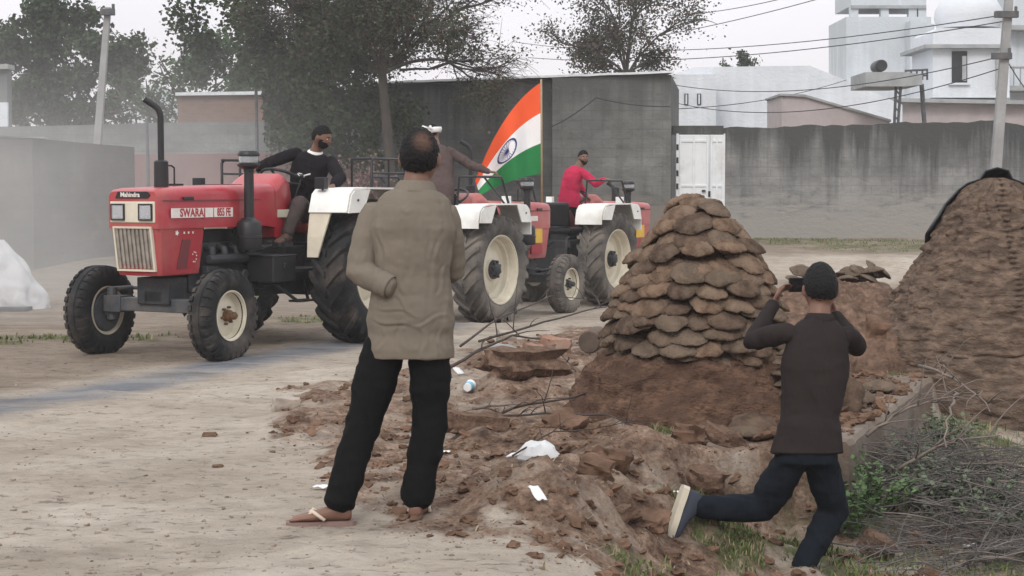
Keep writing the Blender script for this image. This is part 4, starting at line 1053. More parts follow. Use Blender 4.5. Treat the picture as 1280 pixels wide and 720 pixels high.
# ------------------------------------------------------------------ branches and brushwood
M_twig = mat('dark_twig', (0.055, 0.042, 0.035), 0.9, 0.3, 8, 0.2, 60); M_twigp = mat('pale_twig', (0.16, 0.128, 0.108), 0.9, 0.35, 6, 0.2, 60); M_brush = mat('grey_brushwood', (0.105, 0.095, 0.09), 0.9, 0.5, 3, 0, spec=.2)
def bent(a, b, sag, rg, n=9, jit=.02):
    a, b = V(a), V(b); out = []
    side = (b - a).cross(V((0, 0, 1))); side = side.normalized() if side.length > 1e-6 else V((1, 0, 0))
    for i in range(n):
        t = i / (n - 1); out.append(a.lerp(b, t) + V((0, 0, sag * math.sin(math.pi * t))) + side * rg.uniform(-jit, jit) + V((0, 0, rg.uniform(-jit, jit) * .4)))
    return out
def branch(pts, r, label, m, seed, twigs=6, tl=.3):
    rg = random.Random(seed); o = MB(); n = len(pts)
    o.tube(pts, [r * (1 - .65 * i / (n - 1)) for i in range(n)], 6)
    for k in range(twigs):
        i = rg.randrange(1, n - 1); d = (pts[i + 1] - pts[i]).normalized()
        e = pts[i] + (d * rg.uniform(.3, 1) + V((rg.uniform(-.8, .8), rg.uniform(-.8, .8), rg.uniform(-.1, .6)))).normalized() * tl * rg.uniform(.4, 1)
        e.z = max(e.z, ground_z(e.x, e.y, False) + .01)
        o.tube(bent(pts[i], e, .03, rg, 5, .012), [r * .45, r * .4, r * .3, r * .22, r * .12], 5)
    return tag(o.build('fallen_branch', m, None, 180, fix=False), label, 'branch')
def gp(px, py, up=.0, z=0.0):
    g = G(px, py, z); return V((g.x, g.y, ground_z(g.x, g.y) + up))
rb = random.Random(21)
def chain(pix, jit=.01):
    pts = [gp(*q) for q in pix]; out = []
    for a, b in zip(pts, pts[1:]):
        for i in range(4): out.append(a.lerp(b, i / 4) + V((rb.uniform(-jit, jit), rb.uniform(-jit, jit), rb.uniform(0, jit))))
    return out + [pts[-1]]
branch(chain([(560, 470, .1), (600, 462, .16), (640, 447, .2), (680, 438, .1), (720, 462, .03)]), .014, 'dark bent branch arching over the broken bricks', M_twig, 1, 8, .4)
branch(chain([(600, 445, .1), (680, 425, .2), (740, 408, .24), (775, 402, .22)]), .012, 'straight dark branch reaching up to the lowest dung cakes', M_twig, 2, 6, .5)
branch(chain([(575, 440, .08), (620, 415, .2), (690, 395, .3), (770, 388, .3)]), .012, 'thin dark branch lying along the road edge below the tractor wheels', M_twig, 3, 5, .5)
branch(chain([(585, 555, .02), (640, 535, .09), (720, 530, .13), (790, 500, .16), (850, 455, .3)]), .010, 'long thin dark twig from the clods up against the mud base', M_twig, 4, 8, .3)
branch(chain([(620, 530, .04), (680, 545, .08), (760, 548, .09), (810, 560, .03)]), .009, 'thin dark twig lying low below the mud base', M_twig, 5, 8, .25)
branch(chain([(640, 590, .05), (690, 580, .14), (740, 582, .09), (790, 572, .06)]), .005, 'wiry twig crossing over the white plastic bag', M_twig, 6, 6, .2)
branch(chain([(590, 515, .03), (620, 510, .05), (660, 508, .04)]), .012, 'short pale stick among the earth right of the standing man', M_twigp, 7, 2, .1)
for k, (a, b, lab) in enumerate((((1147, 458), (1240, 515), 'long pale branch slanting down from the plinth corner onto the brushwood'), ((1085, 545), (1190, 500), 'pale curved branch at the left side of the brushwood'), ((1120, 590), (1250, 545), 'pale branch lying across the green weeds'), ((1195, 490), (1180, 560), 'upright pale stick in the brushwood'))):
    A, B = P(a[0], a[1], 10.9 if a[1] < 500 else 9.6), P(b[0], b[1], 9.8 if b[1] < 530 else 9.2)
    A.z = max(A.z, ground_z(A.x, A.y, False) + .02); B.z = max(B.z, ground_z(B.x, B.y, False) + .05)
    branch(bent(A, B, .06, rb, 11, .015), .012, lab, M_twigp, 30 + k, 9, .35)
mb = MB(); rg2 = random.Random(77)
for k in range(820):
    cx = rg2.gauss(2.62, .42); cy = rg2.gauss(9.35, .75)
    if cy < 7.9 or cy > 11.6 or cx > 5 or cx < 1.45 + (cy - 8.2) * .42: continue
    gz = ground_z(cx, cy, False); env = .34 * math.exp(-((cx - 2.9) / .75) ** 2 - ((cy - 9.7) / 1.0) ** 2)
    z = gz + rg2.random() ** 1.2 * (env + .06)
    a = rg2.gauss(.35, .9); l = rg2.uniform(.25, .8); d = V((math.cos(a), math.sin(a) * .7, rg2.gauss(0, .22)))
    r = rg2.uniform(.0018, .0045)
    p0 = V((cx, cy, z)) - d * l / 2; p1 = V((cx, cy, z)) + d * l / 2
    p0.z = max(p0.z, ground_z(p0.x, p0.y, False) + .005); p1.z = max(p1.z, ground_z(p1.x, p1.y, False) + .005)
    pts = bent(p0, p1, rg2.uniform(-.02, .07), rg2, 6, .015)
    mb.tube(pts, [r, r, r * .9, r * .8, r * .6, r * .4], 4, 1 if rg2.random() < .25 else 0, False)
    for q in range(rg2.randrange(2, 6)):
        i = rg2.randrange(1, 5); e = pts[i] + V((rg2.gauss(0, 1), rg2.gauss(0, 1), rg2.gauss(.2, .6))).normalized() * rg2.uniform(.06, .22)
        mb.tube([pts[i], pts[i].lerp(e, .5) + V((0, 0, .01)), e], [r * .6, r * .5, r * .3], 3, 0, False)
tag(mb.build('brushwood_heap', [M_brush, M_twigp], None, 0, fix=False), 'tangled heap of dry grey thorny brushwood below the tall mound', 'brushwood')
# leafy weeds by the plinth
M_weed = mat('weed_leaf', (0.075, 0.13, 0.04), 0.7, 0.4, 3, 0); M_weedg = mat('dull_weed_leaf', (0.10, 0.125, 0.075), 0.8, 0.35, 3, 0)
def weed(p, h, rad, nst, nl, m, label, seed, cat='weed'):
    rg = random.Random(seed); w = thing('weed', label, cat, (p.x, p.y, ground_z(p.x, p.y, False) - .01))
    st = MB(); lf = MB()
    for k in range(nst):
        a = rg.uniform(0, 6.28); e = V((math.cos(a) * rad * rg.random(), math.sin(a) * rad * rg.random(), h * rg.uniform(.5, 1))); b0 = V((e.x * .3, e.y * .3, 0))
        st.tube([b0, b0.lerp(e, .5) + V((0, 0, .02)), e], [.004, .003, .0015], 4, 0, False)
        for q in range(nl):
            t = rg.uniform(.15, 1.05); c = b0.lerp(e, t); l = rg.uniform(.018, .045); d = V((rg.gauss(0, 1), rg.gauss(0, 1), rg.gauss(.2, .5))).normalized(); s = d.cross(V((rg.gauss(0, .3), rg.gauss(0, .3), 1))).normalized() * l * .42
            lf.add([c, c + d * l * .5 + s, c + d * l, c + d * l * .5 - s], [(0, 1, 2, 3)])
    st.build('stem', M_weedg, w, 180, fix=False); lf.build('foliage', m, w, 0, fix=False); return w
weed(P(1062, 585, 9.0), .34, .2, 26, 20, M_weed, 'bright green leafy weed right behind the running boy', 1)
weed(P(1090, 575, 9.3), .32, .3, 40, 18, M_weed, 'dull green weed clump left of the brushwood', 2)
weed(P(1130, 540, 10.2), .26, .5, 90, 24, M_weedg, 'wide green weed clump at the foot of the concrete plinth', 3)
weed(P(1190, 560, 9.5), .30, .6, 100, 24, M_weedg, 'grey-green weed growing through the middle of the brushwood', 4)
weed(P(1245, 590, 9.2), .26, .6, 100, 24, M_weedg, 'grey-green weed at the right edge under the brushwood', 5)
weed(P(1180, 500, 11.3), .3, .4, 60, 22, M_weedg, 'dark weed clump in the shade of the tall mound', 6)
# ------------------------------------------------------------------ people
M_skin = mat('brown_skin', (0.155, 0.078, 0.052), 0.55, 0.12, 12, 0.12, 120, 0.003)
M_hair = mat('black_hair', (0.006, 0.0055, 0.0055), 0.7, 0.4, 60, 0.6, 180, 0.004, stretch=(1, 1, .35), spec=.2)
M_thin = mat('thinning_hair', (0.006, 0.0055, 0.0055), 0.7, 0.4, 60, 0.6, 180, 0.004, spec=.2)
def _thin():
    nt = M_thin.node_tree; L = nt.links; b = nt.nodes['Principled BSDF']; src = b.inputs['Base Color'].links[0].from_socket
    tc = nd(nt, 'ShaderNodeTexCoord'); dd = nd(nt, 'ShaderNodeVectorMath', operation='DISTANCE'); L.new(tc.outputs['Object'], dd.inputs[0]); dd.inputs[1].default_value = (.146, -.035, 1.645)
    n = nd(nt, 'ShaderNodeTexNoise', Scale=130.0, Detail=3.0); L.new(tc.outputs['Object'], n.inputs['Vector'])
    a = nd(nt, 'ShaderNodeMath', operation='MULTIPLY_ADD'); L.new(n.outputs['Fac'], a.inputs[0]); a.inputs[1].default_value = .05; L.new(dd.outputs['Value'], a.inputs[2])
    m = nd(nt, 'ShaderNodeMapRange', interpolation_type='SMOOTHSTEP'); L.new(a.outputs[0], m.inputs['Value'])
    for k, x in zip(('From Min', 'From Max', 'To Min', 'To Max'), (.035, .095, .85, 0.0)): m.inputs[k].default_value = x
    mx = nt.nodes.new('ShaderNodeMix'); mx.data_type = 'RGBA'; L.new(m.outputs[0], mx.inputs[0]); L.new(src, mx.inputs[6]); mx.inputs[7].default_value = (.105, .058, .042, 1)
    L.new(mx.outputs[2], b.inputs['Base Color'])
_thin()
M_eye = mat('eye_white', (0.6, 0.58, 0.55), 0.3, 0.02, 5, 0); M_iris = mat('dark_iris', (0.015, 0.01, 0.008), 0.3, 0.02, 5, 0); M_lip = mat('lip_skin', (0.20, 0.08, 0.065), 0.5, 0.1, 20, 0)

J_THICK = .008
def gs(d, c, w):
    return math.exp(-((d[0] - c[0]) ** 2 + (d[1] - c[1]) ** 2 + (d[2] - c[2]) ** 2) / (w * w))
def head_r(d, ears=False):
    """distance from the head centre to the surface, direction d (x right, y face, z up), head height 0.23"""
    x, y, z = d
    a, b, c = 0.074, 0.098, 0.118
    if z < 0: a *= 1 - .16 * (-z) ** 1.3; b *= 1 - .10 * (-z) * (1 if y > 0 else 2.2)
    r = 1 / math.sqrt((x / a) ** 2 + (y / b) ** 2 + (z / c) ** 2)
    if y > 0:
        r += .024 * gs(d, (0, .97, -.22), .13) + .012 * gs(d, (0, .99, -.05), .11)      # nose
        r -= .010 * (gs(d, (.33, .93, .03), .17) + gs(d, (-.33, .93, .03), .17))          # sockets
        r += .006 * (gs(d, (.3, .92, .2), .2) + gs(d, (-.3, .92, .2), .2))                # brow
        r += .006 * gs(d, (0, .85, -.55), .16) - .004 * gs(d, (0, .9, -.44), .07) + .010 * gs(d, (0, .68, -.75), .22)
        r += .005 * (gs(d, (.45, .85, -.2), .22) + gs(d, (-.45, .85, -.2), .22))
    else:
        r += .006 * gs(d, (0, -.95, .25), .5)
    return r
def head_shell(M, nu, nv, fn):
    secs = []
    for j in range(nv + 1):
        ph = -math.pi / 2 + math.pi * (.015 + .97 * j / nv); s = []
        for i in range(nu):
            a = 2 * math.pi * i / nu; d = V((math.cos(ph) * math.cos(a), math.cos(ph) * math.sin(a), math.sin(ph)))
            s.append(M @ (d * fn(d)))
        secs.append(s)
    return secs
def frame(f, up=(0, 0, 1)):
    f = V(f).normalized(); r = f.cross(V(up)).normalized(); u = r.cross(f)
    return Matrix((r, f, u)).transposed()
def ell_sec(c, u, v, n=16, p=2.3):
    out = []
    for i in range(n):
        a = 2 * math.pi * i / n; ca, sa = math.cos(a), math.sin(a)
        out.append(c + u * (abs(ca) ** (2 / p) * (1 if ca >= 0 else -1)) + v * (abs(sa) ** (2 / p) * (1 if sa >= 0 else -1)))
    return out
def limb(mb, pts, rad, n=12, sub=4, flat=1.0):
    """smooth tapered limb through joints"""
    P_, R_ = [], []
    for i in range(len(pts) - 1):
        for k in range(sub):
            t = k / sub; P_.append(pts[i].lerp(pts[i + 1], t)); R_.append(lerp(rad[i], rad[i + 1], t))
    P_.append(pts[-1]); R_.append(rad[-1])
    d0 = (P_[0] - P_[1]).normalized(); d1 = (P_[-1] - P_[-2]).normalized()
    P_ = [P_[0] + d0 * R_[0] * .6] + P_ + [P_[-1] + d1 * R_[-1] * .5]; R_ = [R_[0] * .55] + R_ + [R_[-1] * .6]
    mb.tube(P_, R_, n)
def hand(mb, w, d, nrm, thumb_side, curl, s=1.0, grow=1.0):
    """w wrist, d pointing direction, nrm palm-facing normal, thumb_side vector, curl radians per joint"""
    d = V(d).normalized(); nrm = V(nrm); nrm = (nrm - d * nrm.dot(d)).normalized(); lat = d.cross(nrm)
    if lat.dot(V(thumb_side)) < 0: lat = -lat
    secs = [ell_sec(w + d * x * s, lat * hw * s, nrm * th * s, 12) for x, hw, th in ((-.02, .024, .019), (.0, .026, .018), (.03, .036, .017), (.065, .041, .015), (.088, .040, .012), (.094, .034, .009))]
    mb.loft(secs)
    for k, (o, L) in enumerate(((.031, .066), (.0105, .076), (-.0105, .071), (-.030, .056))):
        p = w + d * .083 * s + lat * o * s; dd = (d + lat * o * 2.0).normalized(); pts = [p]; c = curl * (1 + .08 * k)
        axis = dd.cross(nrm)
        for f in (.45, .32, .25):
            dd = (Matrix.Rotation(c, 3, axis) @ dd).normalized(); p = p + dd * L * f * s; pts.append(p)
        mb.tube([pts[0] - d * .012] + pts, [.0092 * s * grow, .0095 * s * grow, .0088 * s * grow, .008 * s * grow, .0062 * s * grow], 8)
    p = w + d * .022 * s + lat * .026 * s; dd = (d * .75 + lat * .75 + nrm * .25).normalized(); pts = [p - dd * .01]
    for f in (.040, .034, .027):
        pts.append(pts[-1] + dd * f * s); dd = (dd + d * .35 + nrm * .18 * curl).normalized()
    mb.tube(pts, [.013 * s, .0125 * s, .0105 * s, .008 * s], 8)

def remesh(mb, vox, it=4, fac=.5):
    me = mb.mesh('body')
    return evaluated(me, [('REMESH', dict(mode='VOXEL', voxel_size=vox, adaptivity=0)), ('SMOOTH', dict(factor=fac, iterations=it))])

def person(label, loc, rz, J, look, hair_fn, cloth, s=1.0, vox=.0085, face=True, beard=None, hair_amp=.004, up=(0, 0, 1), grow=1.0, headk=1.0):
    """J: joints in local coordinates. cloth: dict of garments"""
    g = {k: V(v) for k, v in J.items()}
    rt = (g['shR'] - g['shL']).normalized(); sp = (g['neck'] - g['pelvis']).normalized(); fw = sp.cross(rt).normalized(); 
    hr = (g['hipR'] - g['hipL']).normalized(); hf = sp.cross(hr).normalized()
    sw = (g['shR'] - g['shL']).length / 2
    def spine(t):       # quadratic through pelvis, chest, neck
        a, b, c = g['pelvis'], g['chest'], g['neck']
        q = b * 2 - (a + c) / 2
        return a * (1 - t) ** 2 + q * 2 * t * (1 - t) + c * t * t
    def torso(off, t0=-.16, top=True, hem=None, slim=1.0, flare=0.0):
        secs = []
        T = [(-.16, .155, .105), (-.05, .165, .112), (.08, .158, .108), (.25, .142, .10), (.45, .155, .11), (.62, .172, .118), (.78, .178, .112), (.88, .168, .095), (.935, .125, .08), (.985, .072, .066), (1.03, .056, .06)]
        for t, w, d in T:
            if t < t0: continue
            if t > 1.01 and not top: continue
            k = max(0, min(1, (t - .1) / .5)); r_ = hr.lerp(rt, k).normalized(); f_ = sp.cross(r_).normalized()
            c = spine(t) if t >= 0 else g['pelvis'] + (g['pelvis'] - spine(.1)).normalized() * (-t) * .55 * s
            ex = flare * (1 - max(0, min(1, (t + .2) / .7)))
            wid = w * s * slim if t < .7 else min(w * s, sw * (.95 if t < .85 else .86 if t < .9 else w / .18))
            secs.append(ell_sec(c, r_ * (wid + off + ex), f_ * (d * s + off + ex * .6), 20))
        return secs
    HM = frame(look, up); head = g['head']; HM4 = HM * s * headk
    # ---- body, one surface
    b = MB()
    b.loft(torso(-.012))
    limb(b, [g['neck'] - sp * .03, g['neck'].lerp(head, .5), head - HM @ V((0, .01, .04)) * s], [.062 * s, .054 * s, .055 * s], 14)
    secs = head_shell(HM4, 44, 36, head_r); b.loft([[p + head for p in q] for q in secs])
    for sd in (1, -1):
        c = head + HM4 @ V((sd * .078, -.012, -.008)); b.ell(c, (.010 * s, .020 * s, .033 * s), 10, 7, HM @ Matrix.Rotation(sd * R(-18), 3, 'Z'))
    for k in 'LR':
        limb(b, [g['sh' + k], g['el' + k], g['wr' + k]], [.046 * s, .038 * s, .026 * s], 12)
        hd = g.get('hd' + k, (g['wr' + k] - g['el' + k])); sg = 1 if k == 'R' else -1
        hand(b, g['wr' + k], hd, g.get('hn' + k, V((0, 0, -1))), g.get('ht' + k, -rt * sg), J.get('cu' + k, .35) if not isinstance(J.get('cu' + k, .35), V) else .35, s)
        limb(b, [g['hip' + k], g['kn' + k], g['kn' + k].lerp(g['an' + k], .35), g['an' + k]], [.078 * s, .052 * s, .052 * s, .034 * s], 14)
        an = g['an' + k]; to = g['to' + k]; fd = (to - an); 
        fu = g.get('fu' + k, V((0, 0, 1))); fd = (fd - fu * fd.dot(fu)).normalized(); fl = fd.cross(fu)
        b.loft([ell_sec(an - fu * zc * s + fd * x * s, fl * w * s, fu * h * s, 12) for x, w, h, zc in ((-.055, .02, .022, .045), (-.045, .030, .032, .04), (-.01, .034, .042, .032), (.05, .036, .032, .042), (.11, .044, .022, .052), (.155, .046, .016, .057), (.185, .038, .012, .060), (.20, .02, .009, .062))])
        for q in range(5): 
            o_ = (-.032 + .016 * q); b.tube([an - fu * .060 * s + fd * (.17 - .006 * q) * s + fl * o_ * s, an - fu * .064 * s + fd * (.215 - .008 * (q if k == 'L' else q)) * s + fl * o_ * s], [.010 * s, .008 * s], 8)
    me = remesh(b, vox, 4)
    body = obj('person', me, M_skin, None, 180, fix=False, loc=loc); body.rotation_euler = (0, 0, rz); body.scale = (grow,) * 3
    tag(body, label, 'person')
    # ---- hair
    def shell(name, fn, m, amp, nu=130, nv=100, thick=.0):
        def f(d):
            h = fn(d); q = V(d) * 9
            return head_r(d) + (-.012 + h * (.010 + thick)) + (amp * noise.fractal(q * 1.2, .8, 2, 4) if h > .3 else 0)
        mb = MB(); mb.loft([[p + head for p in q] for q in head_shell(HM4, nu, nv, f)]); return mb.build(name, m, body, 180, fix=False)
    shell('hair', hair_fn, M_thin if hair_fn is hair_bald else M_hair, hair_amp, thick=J_THICK)
    if beard: shell('beard', beard, M_hair, .002, thick=.004)
    if face:
        for sd in (1, -1):
            d = V((sd * .33, .93, .035)).normalized(); mb = MB(); c = head + HM4 @ (d * (head_r(d) - .004)); mb.ell(c, (.015 * s, .009 * s, .0075 * s), 12, 8, HM); e = mb.build('eye', M_eye, body, 180)
            mb = MB(); mb.ell(c + HM4 @ V((0, .0065, 0)), (.0065 * s, .004 * s, .0065 * s), 10, 6, HM); mb.build('iris', M_iris, e, 180)
            mb = MB(); pts = []
            for q in range(6):
                dd = V((sd * (.16 + .07 * q), .92, .20 + .03 * math.sin(q * .6) - .004 * q)).normalized(); pts.append(head + HM4 @ (dd * (head_r(dd) + .001)))
            mb.tube(pts, [.003 * s, .005 * s, .005 * s, .0045 * s, .004 * s, .002 * s], 6); mb.build('eyebrow', M_hair, body, 180)
        mb = MB()
        for zz in (-.425, -.465):
            pts = []
            for q in range(7):
                dd = V((-.21 + .07 * q, .9, zz + .02 * abs(q - 3) / 3 * (1 if zz > -.44 else -1))).normalized(); pts.append(head + HM4 @ (dd * (head_r(dd) + .000)))
            mb.tube(pts, [.002 * s, .004 * s, .005 * s, .005 * s, .005 * s, .004 * s, .002 * s], 6)
        mb.build('mouth', M_lip, body, 180)
    # ---- clothes
    def wrinkle(me, amp, seed, fx=7.0, fz=16.0, extra=None):
        me.update(); ns = [v.normal.copy() for v in me.vertices]
        for v, n_ in zip(me.vertices, ns):
            q = v.co
            w = noise.fractal(V((q.x * fx + seed, q.y * fx, q.z * fz)), .9, 2, 3) * amp
            w += (max(0, .16 - abs(noise.noise(V((q.x * fx * .9 + q.z * 2.0, q.y * fx * .9, q.z * fz * .22 + seed))))) * 4 - .25) * amp * .9
            if extra: w += extra(q)
            v.co = q + n_ * w
    if 'trousers' in cloth:
        c = cloth['trousers']; b = MB(); off = c.get('off', .012)
        ts = [q for q in torso(off * .35, -.17)][:3]
        b.loft(ts)
        for k in 'LR':
            end = g['kn' + k].lerp(g['an' + k], c.get('len', .97)); hem = c.get('hem', .062) * s
            limb(b, [g['hip' + k], g['hip' + k].lerp(g['kn' + k], .5), g['kn' + k], g['kn' + k].lerp(g['an' + k], .5), end], [(.068 + off) * s, (.078 + off) * s, (.064 + off) * s, (.060 + off * .8) * s, hem], 16)
        me = remesh(b, .010, 5)
        wrinkle(me, c.get('wr', .007), 3.0, 8, 15)
        o = obj('trousers', me, c['m'], body, 180, fix=False)
    if 'shirt' in cloth:
        c = cloth['shirt']; b = MB(); off = c.get('off', .014)
        T = torso(off, c.get('t0', -.16), True, flare=c.get('flare', .01))
        T = T[:-1] if len(T) > 6 else T
        if c.get('drop'):
            base = T[0]; ctr = sum(base, V()) / len(base); dn = V((0, 0, -1)) * c['drop']; T = [[ctr + (p - ctr) * 1.03 + dn for p in base], [ctr + (p - ctr) * 1.04 + dn * .55 for p in base]] + T
        b.loft(T)
        for k in 'LR':
            limb(b, [g['chest'].lerp(g['sh' + k], .75) + sp * .04 * s, g['sh' + k], g['sh' + k].lerp(g['el' + k], .10)], [.045 * s, (.040 + off * .7) * s, (.044 + off * .8) * s], 14)
        me = remesh(b, c.get('vox', .0085), 4)
        wrinkle(me, c.get('wr', .006), 9.0, 6, 11, c.get('extra'))
        o = obj('shirt', me, c['m'], body, 180, fix=False)
        for k in 'LR':
            wr = g['el' + k].lerp(g['wr' + k], c.get('sleeve', 1.0)); b = MB()
            limb(b, [g['sh' + k].lerp(g['neck'], .30) - sp * .045 * s, g['sh' + k], g['sh' + k].lerp(g['el' + k], .35), g['el' + k], g['el' + k].lerp(wr, .5), wr], [(.044 + off * .4) * s, (.047 + off * .75) * s, (.049 + off * .9) * s, (.044 + off * .9) * s, (.039 + off * .9) * s, c.get('cuff', .042) * s], 14)
            me = remesh(b, .0075, 4); ax_ = (g['el' + k] - g['sh' + k]).normalized(); ax2 = (wr - g['el' + k]).normalized()
            wrinkle(me, c.get('wr', .006) * .8, 4.0 + ord(k), 6, 9, lambda q: c.get('wr', .006) * .9 * noise.noise(V(((q - g['el' + k]).dot(ax_) * 34, (q - g['el' + k]).dot(ax2) * 22, q.y * 6))) * math.exp(-((q - g['el' + k]).length / .16) ** 2))
            obj('sleeve', me, c['m'], o, 180, fix=False)
        tree = BVHTree.FromPolygons([v.co.copy() for v in me.vertices], [list(p.vertices) for p in me.polygons])
        if c.get('collar'):
            mb = MB(); secs = []
            cn = g['neck']; ax = (g['head'] - g['neck']).normalized().lerp(sp, .6).normalized()
            for h_, k_ in ((-.022, 1.34), (.0, 1.16), (.020, 1.06), (.025, 1.10), (.012, 1.30), (-.022, 1.55)) if c['collar'] is True else ((-.03, 1.3), (-.01, 1.12), (.008, 1.02), (.012, 1.06), (.0, 1.2), (-.022, 1.36)):
                secs.append(ell_sec(cn + ax * h_ * s - fw * .004, rt * .062 * k_ * s, fw * .062 * k_ * s, 24, 2))
            mb.loft(secs + [secs[0]], False); mb.build('collar', c.get('mc', c['m']), o, 60)
        if c.get('yoke'):
            pts = []
            for q in range(25):
                u = -.92 + 1.84 * q / 24; p = spine(.80) + rt * u * sw - fw * .4
                hit = tree.ray_cast(p, fw)
                if hit[0] is not None: pts.append(hit[0] + V((0, 0, -.006 * abs(u))))
            if len(pts) > 3:
                mb = MB(); mb.tube(pts, .0042, 6); mb.build('yoke_seam', c['m'], o, 180)
        for k in 'LR' if c.get('cuffs') else '':
            wr = g['el' + k].lerp(g['wr' + k], c.get('sleeve', 1.0)); d = (g['wr' + k] - g['el' + k]).normalized(); u = d.orthogonal().normalized(); v2 = d.cross(u); rr = c.get('cuff', .042) * s
            mb = MB(); secs = [ell_sec(wr + d * x, u * rr * kk, v2 * rr * kk, 18, 2) for x, kk in ((-.05, 1.16), (-.045, 1.2), (.0, 1.12), (.008, 1.06), (.004, .95), (-.04, 1.0))]
            mb.loft(secs + [secs[0]], False); mb.build('cuff', c['m'], o, 60)
    if 'sandals' in cloth:
        for k in 'LR':
            an, to = g['an' + k], g['to' + k]; fu = g.get('fu' + k, V((0, 0, 1))); fd = (to - an); fd = (fd - fu * fd.dot(fu)).normalized(); fl = fd.cross(fu)
            mb = MB(); out = [(-.075, .022), (-.06, .036), (-.02, .040), (.05, .040), (.11, .048), (.16, .050), (.20, .044), (.225, .026)]
            top = [an + fd * x * s + fl * w * s for x, w in out] + [an + fd * x * s - fl * w * s for x, w in reversed(out)]
            mb.loft([[p - fu * .092 * s for p in top], [p - fu * .072 * s for p in top]]); sl = mb.build('sandal', M_sole, body, 30)
            mb = MB()
            for sd in (1, -1):
                mb.tube([an + fd * .145 * s - fu * .058 * s, an + fd * .11 * s + fl * sd * .03 * s - fu * .028 * s, an + fd * .06 * s + fl * sd * .048 * s - fu * .062 * s], [.007, .009, .008], 8)
            mb.build('strap', M_strap, sl, 180)
    if 'shoes' in cloth:
        c = cloth['shoes']
        for k in 'LR':
            an, to = g['an' + k], g['to' + k]; fu = g.get('fu' + k, V((0, 0, 1))); fd = (to - an); fd = (fd - fu * fd.dot(fu)).normalized(); fl = fd.cross(fu)
            mb = MB(); mb.loft([ell_sec(an - fu * zc * s + fd * x * s, fl * w * s, fu * h * s, 16) for x, w, h, zc in ((-.075, .022, .03, .035), (-.065, .036, .045, .03), (-.02, .042, .058, .018), (.03, .044, .052, .03), (.09, .050, .036, .044), (.16, .052, .028, .052), (.205, .042, .022, .056), (.225, .02, .014, .060))])
            sh_ = mb.build('shoe', c['m'], body, 60)
            mb = MB(); out = [(-.085, .024), (-.07, .040), (-.02, .046), (.04, .044), (.10, .053), (.17, .055), (.215, .045), (.238, .022)]
            top = [an + fd * x * s + fl * w * s for x, w in out] + [an + fd * x * s - fl * w * s for x, w in reversed(out)]
            mb.loft([[p - fu * .100 * s for p in top], [p - fu * .066 * s for p in top]]); mb.build('sole', c['ms'], sh_, 30)
    return body, g, HM, fw, rt, sp

M_sole = mat('sandal_sole', (0.20, 0.13, 0.11), 0.8, 0.2, 9, 0.1); M_strap = mat('sandal_strap', (0.55, 0.45, 0.36), 0.7, 0.1, 9, 0.1)
def cloth_mat(name, col, var=.12, weave=420, rough=.92, col2=None):
    m = mat(name, col, rough, var, 3.0, .35, weave, .002, col2=col2, lo=.5, hi=.8, spec=.08)
    nt = m.node_tree; L = nt.links; b = nt.nodes['Principled BSDF']; top = b.inputs['Normal'].links[0].from_node
    tc = nd(nt, 'ShaderNodeTexCoord'); mp = nd(nt, 'ShaderNodeMapping'); mp.inputs['Scale'].default_value = (1.6, 1.6, .42); mp.inputs['Rotation'].default_value = (0, R(14), 0); L.new(tc.outputs['Object'], mp.inputs['Vector'])
    n = nd(nt, 'ShaderNodeTexNoise', Scale=10.0, Detail=2.5, Roughness=.55, Distortion=.6); L.new(mp.outputs[0], n.inputs['Vector'])
    bp = nd(nt, 'ShaderNodeBump', Strength=.5, Distance=.022); L.new(n.outputs['Fac'], bp.inputs['Height']); L.new(bp.outputs[0], top.inputs['Normal'])
    return m
M_khaki = cloth_mat('khaki_cloth', (0.158, 0.134, 0.107), .12)
M_blackcl = cloth_mat('black_trouser_cloth', (0.0075, 0.0075, 0.008), .2)
M_char = cloth_mat('charcoal_jersey', (0.024, 0.019, 0.0185), .15)
M_navy = cloth_mat('dark_navy_cloth', (0.009, 0.012, 0.017), .2)
M_dkshirt = cloth_mat('dark_sweatshirt', (0.014, 0.012, 0.015), .2)
M_grtr = cloth_mat('grey_brown_trousers', (0.075, 0.06, 0.058), .2)
M_redsh = cloth_mat('crimson_shirt', (0.42, 0.025, 0.07), .12)
M_brsh = cloth_mat('brown_grey_shawl', (0.085, 0.062, 0.058), .2)
M_whcl = cloth_mat('white_headcloth', (0.72, 0.71, 0.70), .08, 200)
def hair_full(d):
    x, y, z = d
    line = (.50 if y > .55 else lerp(-.10, .50, sm(-.02, .55, y))) if y > 0 else lerp(-.10, -.52, sm(0, .6, -y))
    rag = .10 * noise.noise(V(d) * 8) + .10 * noise.noise(V(d) * 22)
    if y < .2 and abs(x) > .55: line += .16 * sm(.55, .8, abs(x)) * (1 if y > -.35 else .4)
    return sm(line - .06, line + .16, z + rag)
def hair_bald_old(d):
    x, y, z = d
    base = lerp(.05, -.36, sm(-.05, .6, -y)) if y < .05 else .05 + y * .8
    side = sm(base - .04, base + .10, z)
    bald = gs(d, (.08, -.50, .90), .30) * 1.35 + gs(d, (.05, .2, .98), .62) * 1.3
    return side * (1 - min(1, sm(.45, .95, bald)) * .93)
def beard_fn(d):
    x, y, z = d
    m = sm(-.30, -.42, z) * sm(-.25, .15, y)
    m = max(m, sm(.0, -.2, z) * sm(.62, .75, abs(x)) * sm(.05, .25, y) * .9)
    m *= 1 - gs(d, (0, .9, -.445), .10) * .9
    m = max(m, gs(d, (0, .93, -.36), .075) * .9, gs(d, (.12, .92, -.38), .08) * .9, gs(d, (-.12, .92, -.38), .08) * .9)
    return m * (1 if z > -.93 else .0)

